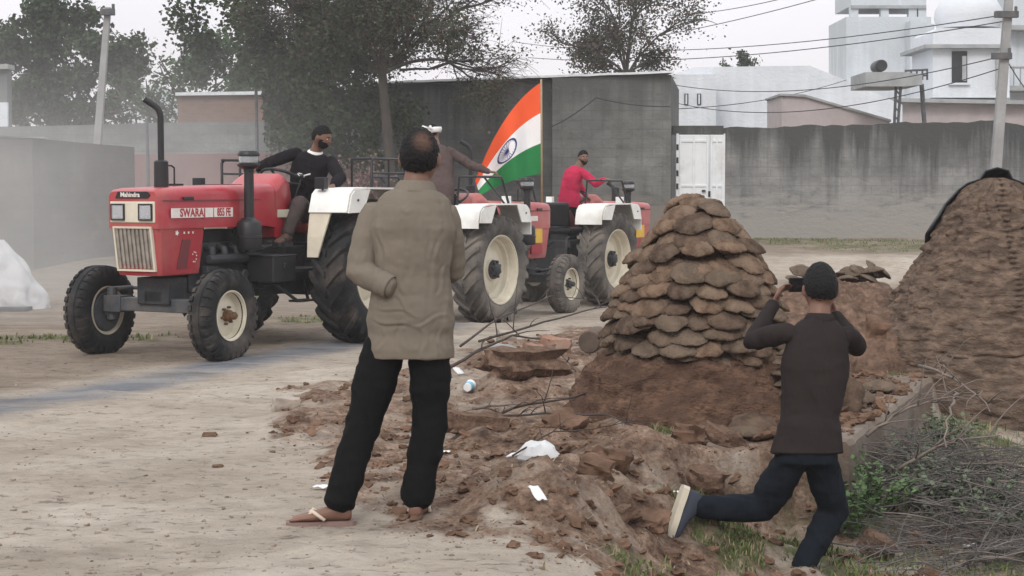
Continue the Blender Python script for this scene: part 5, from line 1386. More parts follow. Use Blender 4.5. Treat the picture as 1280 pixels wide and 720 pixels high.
def hair_bald(d):
    x, y, z = d
    rag = .22 * noise.noise(V(d) * 7) + .16 * noise.noise(V(d) * 19)
    line = lerp(.05, -.66, sm(-.10, .55, -y)) if y < .10 else .05 + y * .9
    side = sm(line - .05, line + .14, z + rag * .3)
    bald = rag * .8 + sm(.0, .5, y) * sm(.5, .8, z)
    return side * (1 - .46 * sm(.45, .85, bald) + .55 * noise.noise(V((d[0] * 42, d[1] * 30, d[2] * 42))) * sm(.3, .6, bald))

# --- man standing, seen from behind
mp_ = P(490, 660, 7.19)
MZ0 = ground_z(mp_.x, mp_.y, False)
J = dict(pelvis=(.085, .0, .90), chest=(.095, -.015, 1.20), neck=(.105, .02, 1.445), head=(.122, .06, 1.568),
         shL=(-.075, .0, 1.325), shR=(.24, .01, 1.315), elL=(-.135, -.05, 1.085), wrL=(.0, -.125, 1.025), elR=(.262, .07, 1.085), wrR=(.14, .22, 1.06),
         hipL=(.0, .0, .86), hipR=(.165, .0, .86), knL=(-.115, .02, .455), anL=(-.225, -.04, .085), toL=(-.43, -.06, .02), knR=(.165, .03, .455), anR=(.105, .04, .085), toR=(.13, .24, .02),
         hdL=(.55, .85, -.15), hnL=(.8, -.6, -.2), htL=(0, 0, 1), hdR=(-.8, .4, .0), hnR=(0, -1, -.2), htR=(0, 0, 1))
J['cuL'] = .75; J['cuR'] = .5
def _jj(J): return {k: v for k, v in J.items() if not k.startswith('cu')}
def mk(label, loc, rz, J, *a, **k):
    cu = {q: J[q] for q in J if q.startswith('cu')}
    JJ = dict(_jj(J))
    class D(dict):
        pass
    jj = D(JJ); 
    global _CU; _CU = cu
    return person(label, loc, rz, jj, *a, **k)
person_hand = hand
def hand(mb, w, d, nrm, ts, curl, s=1.0, grow=1.0):
    key = 'cuL' if not getattr(hand, 'flip', False) else 'cuR'
    hand.flip = not getattr(hand, 'flip', False)
    person_hand(mb, w, d, nrm, ts, _CU.get(key, .35), s, grow)
FOLDS = [(540, 285, 546, 345, .018, .006), (522, 300, 518, 350, .022, .005), (478, 285, 486, 345, .016, .007), (556, 300, 540, 372, .018, .007), (494, 372, 522, 396, .014, .006), (500, 340, 512, 372, .016, .005), (563, 335, 548, 372, .014, .006), (470, 400, 520, 412, .014, .007),
         (476, 385, 520, 396, .012, .006), (562, 398, 520, 408, .014, .006), (485, 415, 480, 440, .018, .006), (530, 410, 534, 444, .02, .006), (552, 412, 558, 445, .016, .005), (508, 408, 504, 440, .018, .005), (500, 262, 520, 268, .02, .004)]
FOLDW = [((a - 490) / 292, (660 - b) / 292, (c - 490) / 292, (660 - d) / 292, w * .62, h) for a, b, c, d, w, h in FOLDS]
def shirt_folds(q):
    if q.y > .02: return 0
    out = 0
    for x0, z0, x1, z1, w, h in FOLDW:
        dx, dz = x1 - x0, z1 - z0; l2 = dx * dx + dz * dz
        t = ((q.x - x0) * dx + (q.z - z0) * dz) / l2
        if -.25 < t < 1.25:
            s_ = ((q.x - x0) * dz - (q.z - z0) * dx) / math.sqrt(l2) + .012 * math.sin(t * 5 + x0 * 40)
            k = math.exp(-((t - .5) / .5) ** 4) if True else 0
            out += h * .62 * k * (math.exp(-(s_ / w) ** 2) - .9 * math.exp(-((s_ - w * 1.3) / (w * .8)) ** 2))
    return out
man, *_ = mk('balding man in a khaki shirt, black trousers and flip-flops, standing with his back turned', (mp_.x, mp_.y, MZ0), 0, J, (.12, 1, .05), hair_bald,
   dict(shirt=dict(m=M_khaki, off=.018, t0=-.16, drop=.105, flare=.012, collar=True, yoke=True, cuffs=True, cuff=.047, wr=.0055, sleeve=1.03, extra=shirt_folds, vox=.006), trousers=dict(m=M_blackcl, off=.016, hem=.072, len=1.0, wr=.008), sandals=True), s=1.0, vox=.0075, headk=1.07)

# --- boy running away, filming with a phone
bp_ = P(1000, 722, 8.0)
BZ = ground_z(bp_.x + 0.0, bp_.y, False); 
dzb = bp_.z - BZ
J = dict(pelvis=(.045, .0, .64), chest=(.075, .03, .92), neck=(.108, .07, 1.235), head=(.118, .12, 1.355),
         shL=(-.045, .05, 1.16), shR=(.235, .06, 1.145), elL=(-.185, .17, 1.11), wrL=(-.06, .32, 1.275), elR=(.30, .17, 1.085), wrR=(.225, .33, 1.225),
         hipL=(-.015, .0, .60), hipR=(.105, .0, .60), knL=(-.14, .12, .34), anL=(-.46, .0, .375), toL=(-.55, -.04, .16), knR=(.195, .14, .33), anR=(.02, .02, .075), toR=(.08, .23, .02),
         hdL=(.45, .3, .85), hnL=(.7, -.3, -.4), htL=(.2, -.9, .3), hdR=(-.35, .3, .85), hnR=(-.7, -.3, -.4), htR=(-.2, -.9, .3), fuL=(1, .0, -.28))
J['fuL'] = V((.93, .1, -.36)).normalized()
J['cuL'] = .45; J['cuR'] = .45
boy, bg, *_ = mk('boy in a charcoal top running away, both hands raised to a phone', (bp_.x - .02, bp_.y, bp_.z - .05), 0, J, (-.05, 1, .02), hair_full,
   dict(shirt=dict(m=M_char, off=.012, drop=.0, flare=.014, t0=-.10, wr=.007, sleeve=.97, cuff=.034, collar='low'), trousers=dict(m=M_navy, off=.018, hem=.058, len=.98, wr=.009), shoes=dict(m=mat('navy_canvas', (.03, .035, .05), .9, .2, 9, .1), ms=mat('cream_rubber', (.48, .43, .34), .7, .12, 9, .1))), s=.86, vox=.0075, hair_amp=.003, grow=1.06, headk=1.17)
# the phone in his hands
ph = V(boy.location) + V((.085, .365, 1.36)) * 1.06 
phn = thing('phone', 'dark phone held up in front of the face of the running boy', 'phone', ph)
mb = MB(); mb.box((0, 0, 0), (.15, .009, .074)); mb.build('phone_body', M_black, phn, 0, .004)
mb = MB(); mb.box((0, -.005, 0), (.14, .002, .066)); mb.build('screen', mat('phone_glass', (.01, .01, .012), .1, .1, 5, 0), phn, 0)

# --- drivers (joints in the frame of their tractor: x forward, y left; person frame built there directly)
def driver(tr, label, J, look, hair_fn, cloth, **kw):
    rz = tr.rotation_euler.z
    return mk(label, tr.location, rz, J, look, hair_fn, cloth, **kw)
J = dict(pelvis=(-.06, .04, 1.28), chest=(.0, .15, 1.60), neck=(.03, .27, 1.875), head=(.05, .36, 2.01), shL=(-.03, .42, 1.77), shR=(.09, .08, 1.86), elL=(.14, .64, 1.61), wrL=(.36, .70, 1.54), elR=(.30, -.10, 1.76), wrR=(.38, -.20, 1.70),
         hipL=(-.03, .12, 1.24), hipR=(-.03, -.08, 1.24), knL=(.40, .34, 1.37), anL=(.60, .32, 1.06), toL=(.80, .36, 1.0), knR=(.42, -.2, 1.30), anR=(.62, -.3, .90), toR=(.84, -.32, .83),
         hdL=(.8, .2, -.35), hnL=(0, 0, -1), htL=(.3, -1, 0), hdR=(.6, -.3, -.3), hnR=(0, 0, -1), htR=(0, 1, .2))
J['cuL'] = .4; J['cuR'] = .9
d1, g1, H1, f1, r1, s1 = driver(T1, 'driver in a dark sweatshirt leaning over from the front tractor seat', J, (-.12, 1.0, -.25), hair_full,
    dict(shirt=dict(m=M_dkshirt, off=.018, t0=-.16, wr=.008, sleeve=.97, collar='low', mc=M_whcl, cuff=.036), trousers=dict(m=M_grtr, off=.014, hem=.055, len=.93, wr=.008), shoes=dict(m=mat('brown_leather', (.10, .055, .04), .6, .2, 9, .1), ms=M_black)), vox=.009, beard=beard_fn, hair_amp=.008)
# pale print on his chest
me_sh = [c for c in d1.children if c.name.startswith('shirt')][0]
tree = BVHTree.FromPolygons([v.co.copy() for v in me_sh.data.vertices], [list(p.vertices) for p in me_sh.data.polygons])
def print_mark(shirt, tree, c, u, up, n, lines, m):
    mb = MB()
    for x0, z0, x1, z1, w in lines:
        q = []
        for i in range(6):
            t = i / 5; p = c + u * lerp(x0, x1, t) + up * lerp(z0, z1, t)
            h = tree.ray_cast(p + n * .5, -n)
            if h[0] is not None: q.append(h[0] + n * .002)
        if len(q) > 2: mb.tube(q, w, 4)
    if mb.v: mb.build('chest_print', m, shirt, 0)
cc = V((.03, .13, 1.66)); 
print_mark(me_sh, tree, cc, r1, s1, f1, [(-.10, .05, -.04, .02, .008), (-.05, .01, .0, .0, .008), (.0, .005, .03, .02, .006), (.04, .0, .10, -.01, .009), (-.02, .03, .02, .03, .005)], M_whcl)
# T2 driver standing, headcloth
J = dict(pelvis=(-.02, .02, 1.70), chest=(.05, .06, 2.00), neck=(.12, .18, 2.28), head=(.15, .24, 2.43), shL=(.10, .33, 2.18), shR=(.12, -.03, 2.19), elL=(.38, .36, 1.98), wrL=(.45, .20, 1.80), elR=(.22, -.28, 2.02), wrR=(.30, -.52, 1.93),
         hipL=(-.02, .11, 1.66), hipR=(-.02, -.07, 1.66), knL=(.22, .2, 1.24), anL=(.42, .3, .84), toL=(.64, .32, .77), knR=(.22, -.22, 1.24), anR=(.42, -.32, .84), toR=(.64, -.34, .77), hdR=(.2, -.9, -.1), hnR=(0, 0, -1), htR=(1, 0, 0), hdL=(.3, -.6, -.4), hnL=(0, 0, -1), htL=(0, -1, 0))
J['cuL'] = .8; J['cuR'] = .7
d2, g2, H2, f2, r2, s2 = driver(T2, 'driver with a white headcloth at the middle tractor, mostly hidden by the standing man', J, (1, .1, -.1), hair_full,
    dict(shirt=dict(m=M_brsh, off=.022, t0=-.16, drop=.12, wr=.010, sleeve=.97, cuff=.04), trousers=dict(m=M_blackcl, off=.014, hem=.058, wr=.008), shoes=dict(m=M_black, ms=M_black)), vox=.0095)
mb = MB(); secs = []
for k in range(41):
    a = 2 * math.pi * k / 40; rr = V((math.cos(a) * .092, math.sin(a) * .115, .035 + .018 * math.sin(a + .8)))
    n_ = V((math.cos(a), math.sin(a), .25)); tw = .012 * noise.noise(V((a * 3, 0, 0)))
    secs.append([g2['head'] + H2 @ (rr + n_ * (.018 * math.cos(q) + tw) + V((0, 0, .036 * math.sin(q) * (1 + 6 * abs(tw))))) for q in [2 * math.pi * i / 12 for i in range(12)]])
mb.loft(secs, False)
for sd in (.4, -.6): mb.tube([g2['head'] + H2 @ V((.02 * sd, -.12, .05)), g2['head'] + H2 @ V((.10 * sd, -.17, .06)), g2['head'] + H2 @ V((.16 * sd, -.17, .03))], [.014, .022, .008], 8)
mb.build('headcloth', M_whcl, d2, 180)
# T3 driver, red shirt, standing and looking back
J = dict(pelvis=(.10, .0, 1.53), chest=(.12, -.02, 1.83), neck=(.20, -.10, 2.08), head=(.24, -.16, 2.20), shL=(.28, .06, 2.00), shR=(.08, -.24, 1.98), elL=(.46, .0, 1.76), wrL=(.44, -.12, 1.62), elR=(.08, -.46, 1.81), wrR=(-.02, -.66, 1.88),
         hipL=(.10, .09, 1.48), hipR=(.10, -.09, 1.48), knL=(.26, .2, 1.13), anL=(.42, .3, .84), toL=(.64, .32, .77), knR=(.26, -.22, 1.13), anR=(.42, -.32, .84), toR=(.64, -.34, .77), hdR=(-.3, -.9, -.05), hnR=(0, 0, -1), htR=(1, 0, 0), hdL=(.0, -.6, -.4), hnL=(0, 0, -1), htL=(0, -1, 0))
J['cuL'] = .8; J['cuR'] = .6
d3, *_ = driver(T3, 'bearded driver in a crimson shirt looking back from the rearmost tractor', J, (-.72, -.78, .0), hair_full,
    dict(shirt=dict(m=M_redsh, off=.016, t0=-.16, wr=.008, sleeve=.97, cuff=.038), trousers=dict(m=M_blackcl, off=.016, hem=.06, wr=.008), shoes=dict(m=M_black, ms=M_black)), vox=.0095, beard=beard_fn, hair_amp=.008)
# ------------------------------------------------------------------ flag
M_saf = cloth_mat('saffron_cloth', (0.74, 0.105, 0.035), .06, 300); M_flw = cloth_mat('white_flag_cloth', (0.74, 0.74, 0.74), .04, 300); M_grn = cloth_mat('green_flag_cloth', (0.025, 0.19, 0.06), .08, 300); M_wheel = mat('navy_print', (0.02, 0.03, 0.16), .8, .05, 5, 0)
FD = 23.6
flag = thing('flag', 'saffron, white and green flag with a blue wheel, flying above the tractors', 'flag', P(676, 250, FD))
fo = V(flag.location)
ht, hb = P(676, 103, FD), P(677, 217, FD)
def fpt(u, v, off=0.0):
    top = (V((676, 103)) * (1 - u) ** 2 + V((628, 134)) * 2 * u * (1 - u) + V((594, 226)) * u * u)
    bot = (V((677, 217)) * (1 - u) ** 2 + V((640, 222)) * 2 * u * (1 - u) + V((600, 244)) * u * u)
    q = top.lerp(bot, v)
    w = .14 * math.sin(u * 8.5 + v * 1.3) * min(1, u * 2.5) + .05 * math.sin(u * 17 - v * 3) * u
    e = 1e-3
    return P(q.x, q.y, FD + w + off) - fo
def stripe(name, v0, v1, m):
    rows = [[fpt(i / 40, lerp(v0, v1, j / 8)) for i in range(41)] for j in range(9)]
    mb = MB(); mb.loft(rows, False, ring=False); o = mb.build(name, m, flag, 180, fix=False)
    return o
stripe('saffron_band', 0, 1 / 3, M_saf); stripe('white_band', 1 / 3, 2 / 3, M_flw); stripe('green_band', 2 / 3, 1, M_grn)
mb = MB()
for off in (-.006, .006):
    cu, cv, ru, rv = .52, .5, .155, .150
    N = 40
    for r0, r1 in ((1.0, .86), (.16, .0)):
        rows = [[fpt(cu + ru * r * math.cos(2 * math.pi * i / N), cv + rv * r * math.sin(2 * math.pi * i / N), off) for i in range(N)] for r in (r0, r1 if r1 else .01)]
        mb.loft(rows, False)
    for k in range(24):
        a = 2 * math.pi * k / 24; t = .02
        q = [fpt(cu + ru * (r * math.cos(a) - sgn * t * math.sin(a)), cv + rv * (r * math.sin(a) + sgn * t * math.cos(a)), off) for r, sgn in ((.12, -1), (.88, -1), (.88, 1), (.12, 1))]
        mb.add(q, [(0, 1, 2, 3)])
mb.build('spoked_wheel', M_wheel, flag, 0, fix=False)
mb = MB(); mb.tube([P(676.5, 99, FD) - fo, P(677.5, 262, FD) - fo], .014, 8); mb.build('pole', mat('bamboo_pole', (.30, .23, .14), .7, .2, 8, .1), flag, 180)

# ------------------------------------------------------------------ walls and buildings
M_wallg = wall_mat('grey_plaster_wall', (0.21, 0.21, 0.205), (0.055, 0.057, 0.055), 2.95, 1.3, .3, (0.26, 0.245, 0.225))
M_shed = wall_mat('dark_plaster_wall', (0.10, 0.103, 0.098), (0.038, 0.04, 0.039), 3.9, 1.4, .3, (0.13, 0.115, 0.1))
M_wallb = wall_mat('far_grey_wall', (0.20, 0.21, 0.21), (0.12, 0.125, 0.125), 3.1, .8, .3, None, streak=.5)
M_walll = wall_mat('left_grey_wall', (0.115, 0.108, 0.10), (0.06, 0.058, 0.054), 2.3, 1.0, .1, None, streak=.6)
M_whwash = wall_mat('white_limewash', (0.66, 0.695, 0.73), (0.42, 0.42, 0.44), 6.0, 3.0, .3, None, streak=.3, blot=.9)
M_whtower = wall_mat('white_limewash_tower', (0.60, 0.64, 0.68), (0.42, 0.45, 0.46), 8.0, 2.0, .3, None, streak=.6, blot=.9)
M_pink = mat('pink_wash', (0.40, 0.35, 0.345), .9, .12, 2, .2)
M_redwall = mat('red_washed_wall', (0.21, 0.12, 0.115), .92, .15, 1.5, .3, col2=(.22, .19, .18), lo=.45, hi=.8)
M_bk = brick_mat('old_brickwork', (0.16, 0.095, 0.075), (0.20, 0.12, 0.09), (0.17, 0.15, 0.135), 3.0)
M_dark = mat('dark_interior', (0.02, 0.022, 0.025), .9, .1, 3, 0)
M_tin = mat('tin_sheet', (0.60, 0.62, 0.64), .5, .15, 6, .1, metal=.2)
M_gate = mat('white_gate_paint', (0.66, 0.68, 0.69), .6, .06, 3, .1, 20, col2=(.34, .29, .25), lo=.53, hi=.85)
M_slab = mat('grey_slab', (0.30, 0.31, 0.31), .9, .2, 2, .3)

def slab_px(pts, y, depth):
    """solid whose front face has these photo-pixel corners at distance y and which is depth metres thick"""
    mb = MB(); a = [P(px, py, y) for px, py in pts]
    mb.prism(list(range(len(a))), lambda i: a[i], (0, depth, 0)); return mb
def gbot(px, y): return P(px, 360, y).xy
def wall_run(name, x0, top0, y0, x1, top1, y1, thick, m, label, cat, zb=-.4, parent=None, seg=1, jag=.0, cap=None):
    """straight wall between two ends (photo pixel of its top corners, distance)"""
    a, b = P(x0, top0, y0), P(x1, top1, y1); n = max(seg, 1); d = (b - a); d2 = V((d.x, d.y, 0)).normalized(); nn = V((-d2.y, d2.x, 0)) * thick
    secs = []
    for i in range(n + 1):
        p = a.lerp(b, i / n); j = jag * noise.fractal(V((i * .35, a.x, 0)), .8, 2, 3) if 0 < i < n else 0
        secs.append([V((p.x, p.y, zb)), V((p.x, p.y, p.z + j)), V((p.x, p.y, p.z + j)) + nn, V((p.x, p.y, zb)) + nn])
    mb = MB(); mb.loft(secs); o = mb.build(name, m, parent, 20)
    return tag(o, label, cat) if label else o
# right compound wall (broken for the gate)
YW = 39.0
cw = thing('compound_wall', 'long grey rain-streaked plaster wall right of the white gate', 'wall', (0, 0, 0))
wall_run('wall_face', 905, 160, YW, 1243, 151, YW - .4, .28, M_wallg, None, None, -.2, cw, 40, .05)
wall_run('return_wall', 1243.4, 150.5, YW - .35, 1420, 182, YW + 6, .28, M_wallg, None, None, -.2, cw, 14, .04)
# gate
gz = .3
lin = P(840, 157, YW); 
gate = thing('metal_gate', 'white double metal gate with rusty gaps between the dark shed and the grey wall', 'gate', V((P(875, 300, YW).x, YW, gz)))
go = V(gate.location); zt = P(875, 167, YW).z - gz
def gx(px): return P(px, 300, YW).x - go.x
for x0, x1 in ((848.5, 885), (887, 904)):
    mb = MB(); w = gx(x1) - gx(x0); c = (gx(x0) + gx(x1)) / 2
    mb.box((c, .02, zt / 2), (w, .03, zt - .06)); lf = mb.build('leaf', M_gate, gate, 0, .006)
    mb = MB(); 
    for fx_ in (-.5, 0, .5): mb.box((c + fx_ * (w - .05), -.005, zt / 2), (.045, .03, zt - .08))
    for fz in (.06, .5, .93): mb.box((c, -.006, zt * fz), (w - .06, .025, .05))
    mb.build('rail', M_gate, lf, 0, .004)
mb = MB(); mb.box((gx(886), -.03, zt * .42), (.05, .04, .14)); mb.box((gx(879), -.03, zt * .45), (.08, .03, .05)); mb.box((gx(897), -.02, zt * .28), (.18, .015, .3)); mb.build('latch', M_dark, gate, 0)
mb = MB(); mb.box((gx(846), .02, zt / 2), (.06, .10, zt)); mb.box((gx(904.6), .02, zt / 2), (.035, .08, zt)); mb.build('frame', M_gate, gate, 0, .005)
mb = MB()
for k in range(7): mb.box((gx(846), -.035, zt * (.12 + .125 * k)), (.05, .02, .13))
mb.build('hinge', M_dark, gate, 0)
lintel = MB(); a, b = P(840.3, 157, YW), P(904.6, 160, YW); lintel.box(((a.x + b.x) / 2, YW + .14, a.z - .1), (b.x - a.x, .28, .2)); tag(lintel.build('lintel', M_wallg, None, 0, .01), 'grey concrete lintel lying over the white gate', 'lintel')
# dark shed behind the tractors
shed = thing('plastered_shed', 'long dark cement-plastered shed with a pale roof edge behind the tractors', 'shed', (0, 0, 0))
YS = 38.6
wall_run('wall', 455, 108, YS + 1.5, 690, 98.5, YS + .5, 6, M_shed, None, None, -.2, shed, 20, .0)
wall_run('side_room', 690.4, 97, YS + .35, 839, 93.5, YS, 6, wall_mat('paler_plaster_wall', (0.15, 0.152, 0.144), (0.065, 0.067, 0.065), 3.95, 1.0, .3, (0.17, 0.15, 0.13), streak=.8), None, None, -.2, shed, 20, .0)
a, b = P(448, 107, YS + 1.4), P(842, 92.5, YS - .1)
mb = MB(); secs = []
for i in range(31):
    p = a.lerp(b, i / 30); j = .02 * noise.noise(V((i * .7, 0, 0)))
    secs.append([p + V((0, -.12, .02 + j)), p + V((0, -.12, .07 + j)), p + V((0, 6.2, .30 + j)), p + V((0, 6.2, .25 + j))])
mb.loft(secs); mb.build('roof_sheet', M_tin, shed, 0)
# brick house at the left
bh = thing('brick_house', 'low brick house with a pale roof line left of the big tree', 'house', (0, 0, 0))
slab_px([(222, 330), (222, 119), (470, 116), (470, 330)], 46, 5).build('wall', M_bk, bh, 0); slab_px([(219, 119.5), (219, 115.5), (473, 112), (473, 116.5)], 45.85, 5.3).build('coping', M_tin, bh, 0)
# long grey wall across the back left, red-washed wall before it, near left wall
wall_run('boundary_wall', -500, 168, 43.7, 500, 148, 42, .25, M_wallb, 'long pale grey wall across the back left, behind the red-washed wall', 'wall', -.2, None, 20, .02)
wall_run('red_wall', 166, 193, 39, 470, 190, 38.5, .22, M_redwall, 'low red-washed wall behind the front tractor', 'wall', -.2)
lw = thing('yard_wall', 'dusty grey wall with a pale coping at the left edge', 'wall', (0, 0, 0))
wall_run('wall', -800, 155, 31, 40, 173, 31, .24, M_walll, None, None, -.3, lw, 10, .01); wall_run('end_wall', 40.4, 173, 31, 168, 184, 33.5, .24, M_walll, None, None, -.3, lw, 8, .01)
wall_run('coping', -800, 154, 30.95, 55, 172.5, 30.95, .3, M_slab, None, None, P(0, 172, 31).z + .012, lw)
# slit of a pale building at far left
wb = thing('pale_building', 'narrow pale building cut off by the left edge', 'building', (0, 0, 0))
slab_px([(-120, 300), (-120, 84), (9, 84), (9, 300)], 45, .4).build('wall', M_wallb, wb, 0); slab_px([(-121, 167), (-121, 128), (9.5, 128), (9.5, 167)], 44.9, .09).build('white_band', M_whwash, wb, 0); slab_px([(-121, 86), (-121, 80), (10, 80), (10, 86)], 44.8, .6).build('roof_slab', M_slab, wb, 0)
# far house between the trees
fh = thing('far_house', 'small pale far house with a stepped roof between the two left trees', 'house', (0, 0, 0))
slab_px([(150, 260), (150, 131), (225, 148), (225, 260)], 75, 8).build('wall', M_whwash, fh, 0); slab_px([(176, 135), (176, 107), (197, 107), (197, 140)], 78, 5).build('upper_room', M_whwash, fh, 0); slab_px([(148, 131), (148, 128), (226, 145.5), (226, 149)], 74.9, 8.2).build('roof_edge', M_slab, fh, 0)
for px in (183, 191): slab_px([(px - 2, 124), (px - 2, 116), (px + 2, 116), (px + 2, 124)], 77.95, .1).build('window', M_dark, fh, 0)

# white house right of the shed
wh = thing('white_house', 'low whitewashed house with a stepped sloping roofline behind the grey wall', 'house', (0, 0, 0))
slab_px([(842, 300), (842, 92), (868, 84), (1012, 82), (1047, 96), (1128, 131), (1128, 300)], 58, 8).build('wall', M_whwash, wh, 0)
slab_px([(842, 300), (842, 93), (895, 93), (895, 300)], 56.5, 1.48).build('side_wing', M_whwash, wh, 0)
slab_px([(977, 300), (977, 118), (1006, 119), (1112, 150), (1112, 300)], 53, 3).build('stair_wall', M_pink, wh, 0)
slab_px([(975, 119.5), (975, 117), (1006, 118), (1114, 149.5), (1114, 152.5), (1006, 121)], 52.9, 3.1).build('stair_coping', M_slab, wh, 0)
for px in (858, 874):
    f = slab_px([(px - 2.4, 131), (px - 2.4, 117), (px + 2.4, 117), (px + 2.4, 131)], 56.46, .1).build('window', M_dark, wh, 0)
    slab_px([(px - 1, 130), (px - 1, 118), (px + 1, 118), (px + 1, 130)], 56.42, .05).build('bar', M_whwash, f, 0)
# tower with open pavilion on top
tw = thing('white_tower', 'tall square whitewashed tower with an open pillared top', 'tower', (0, 0, 0))
slab_px([(1058, 300), (1058, 21), (1164, 21), (1164, 300)], 72, 4).build('shaft', M_whtower, tw, 0)
slab_px([(1138, 300), (1138, 26), (1168, 30), (1168, 300)], 71, .9).build('corner_pier', M_whtower, tw, 0)
slab_px([(1064, 7), (1064, -18), (1158, -18), (1158, 7)], 72.2, 3.6).build('roof_slab', M_whtower, tw, 0)
for yy in (72.2, 75.2):
    for px in (1068, 1106, 1141, 1153):
        slab_px([(px - 5, 21.2), (px - 5, 6.8), (px + 5, 6.8), (px + 5, 21.2)], yy, .35).build('pillar', M_whtower, tw, 0)
mb = slab_px([(1064, 10.5), (1064, 6.5), (1158, 6.5), (1158, 10.5)], 72.1, .1); mb.build('beam', M_slab, tw, 0)
# domed temple room
tp = thing('domed_temple', 'white domed temple room with a wide eave and one dark window', 'temple', (0, 0, 0))
TY = 62.0
slab_px([(1166, 122), (1166, 57), (1262, 57), (1262, 122)], TY, 3.2).build('room', M_whwash, tp, 0)
slab_px([(1156, 60), (1156, 55.5), (1264, 55.5), (1264, 60)], TY - .35, 3.9).build('eave', M_slab, tp, 0)
slab_px([(1166, 55.4), (1166, 40), (1172, 35), (1250, 35), (1256, 40), (1256, 55.4)], TY + .1, 3.0).build('drum', M_whwash, tp, 0)
c = P(1210, 35, TY + 1.6); k_ = (TY + 1.6) / FPX
mb = MB(); mb.lathe([(0, 46 * k_), (8 * k_, 45 * k_), (22 * k_, 41 * k_), (34 * k_, 33 * k_), (40.5 * k_, 22 * k_), (41.5 * k_, 12 * k_), (39 * k_, 3 * k_), (38 * k_, -1 * k_), (0, -1 * k_)], 40, Matrix.Translation(c)); dm = mb.build('dome', M_whwash, tp, 60)
mb = MB(); mb.lathe([(0, 46 * k_), (4 * k_, 46 * k_), (3 * k_, 50 * k_), (5 * k_, 54 * k_), (2 * k_, 58 * k_), (0, 66 * k_)], 16, Matrix.Translation(c)); mb.build('finial', M_slab, dm, 60)
wd = slab_px([(1190, 103), (1190, 64), (1209, 64), (1209, 103)], TY - .04, .2).build('window', M_dark, tp, 0)
slab_px([(1203, 101), (1203, 70), (1208, 70), (1208, 101)], TY - .09, .05).build('shutter', M_slab, wd, 0)
slab_px([(1186, 106), (1186, 103.3), (1213, 103.3), (1213, 106)], TY - .12, .2).build('sill', M_whwash, wd, 0)
slab_px([(1108, 127), (1108, 122.3), (1320, 126), (1320, 131)], TY - 1.4, 4).build('lower_eave', M_slab, tp, 0)
slab_px([(1128, 300), (1128, 127.5), (1320, 131.2), (1320, 300)], TY - .9, 4).build('lower_wall', M_pink, tp, 0)
slab_px([(1245.5, 112), (1245.5, 66), (1249, 66), (1249, 112)], TY - .2, .12).build('pipe', M_slab, tp, 0)
# building at the right edge
rb_ = thing('balcony_house', 'pale house with a railed balcony cut off by the right edge', 'house', (0, 0, 0))
slab_px([(1262.5, 300), (1262.5, -30), (1400, -30), (1400, 300)], 66, 6).build('wall', M_whtower, rb_, 0); slab_px([(1263, 37), (1263, 31), (1400, 34), (1400, 40)], 65.2, .79).build('upper_eave', M_slab, rb_, 0); slab_px([(1258, 113), (1258, 107), (1400, 109), (1400, 115)], 64.8, 1.19).build('balcony_floor', M_slab, rb_, 0)
mb = MB(); a, b = P(1259, 84, 64.9), P(1400, 86, 64.9); mb.tube([a, b], .05, 6)
for k in range(18):
    p = a.lerp(b, k / 17); mb.tube([p, V((p.x, p.y, P(1259, 107, 64.9).z))], .03, 5)
mb.build('railing', M_slab, rb_, 0)
# slab platform on thin posts with a round black tank
pf = thing('tank_platform', 'grey concrete slab on thin posts with a small railing, behind the grey wall', 'platform', (0, 0, 0))
YP = 50.0
slab_px([(1082, 108), (1082, 90), (1131, 90), (1153, 93), (1153, 106), (1131, 108)], YP, 2.2).build('slab', M_slab, pf, 0)
mb = MB()
for px in (1120, 1124): mb.tube([P(px + (2 if px > 1121 else 0), 107.5, YP + .2), P(px - 3, 175, YP + .2)], .045, 6)
for k in range(5): mb.tube([P(1119.5 - .4 * k, 112 + 11 * k, YP + .2), P(1124.5 - .4 * k, 118 + 11 * k, YP + .2)], .025, 5)
mb.build('post', M_iron2, pf, 0)
mb = MB(); mb.tube([P(1152, 105, YP + .6), P(1157, 175, YP + .6)], .07, 8); mb.build('post', M_iron2, pf, 0)
mb = MB()
for py in (87, 94): mb.tube([P(1131, py + 1.5, YP + .1), P(1160, py, YP + .1)], .035, 6)
for px in (1132, 1139, 1146, 1153, 1159): mb.tube([P(px, 87, YP + .1), P(px, 100, YP + .1)], .03, 6)
mb.build('railing', M_iron2, pf, 0)
c = P(1098.5, 83, YP + .8); tk = thing('water_drum', 'round black drum lying on the concrete slab platform', 'drum', c)
mb = MB(); mb.lathe([(0, -.42), (.15, -.43), (.175, -.40), (.185, -.2), (.19, 0), (.185, .2), (.175, .40), (.15, .43), (0, .42)], 24, Matrix.Rotation(R(90), 4, 'X')); mb.build('drum_body', M_black, tk, 40)
mb = MB(); mb.lathe([(.05, -.44), (.12, -.44), (.12, -.46), (.05, -.46)], 20, Matrix.Rotation(R(90), 4, 'X'), closed=True); mb.build('lid', M_iron2, tk, 40)

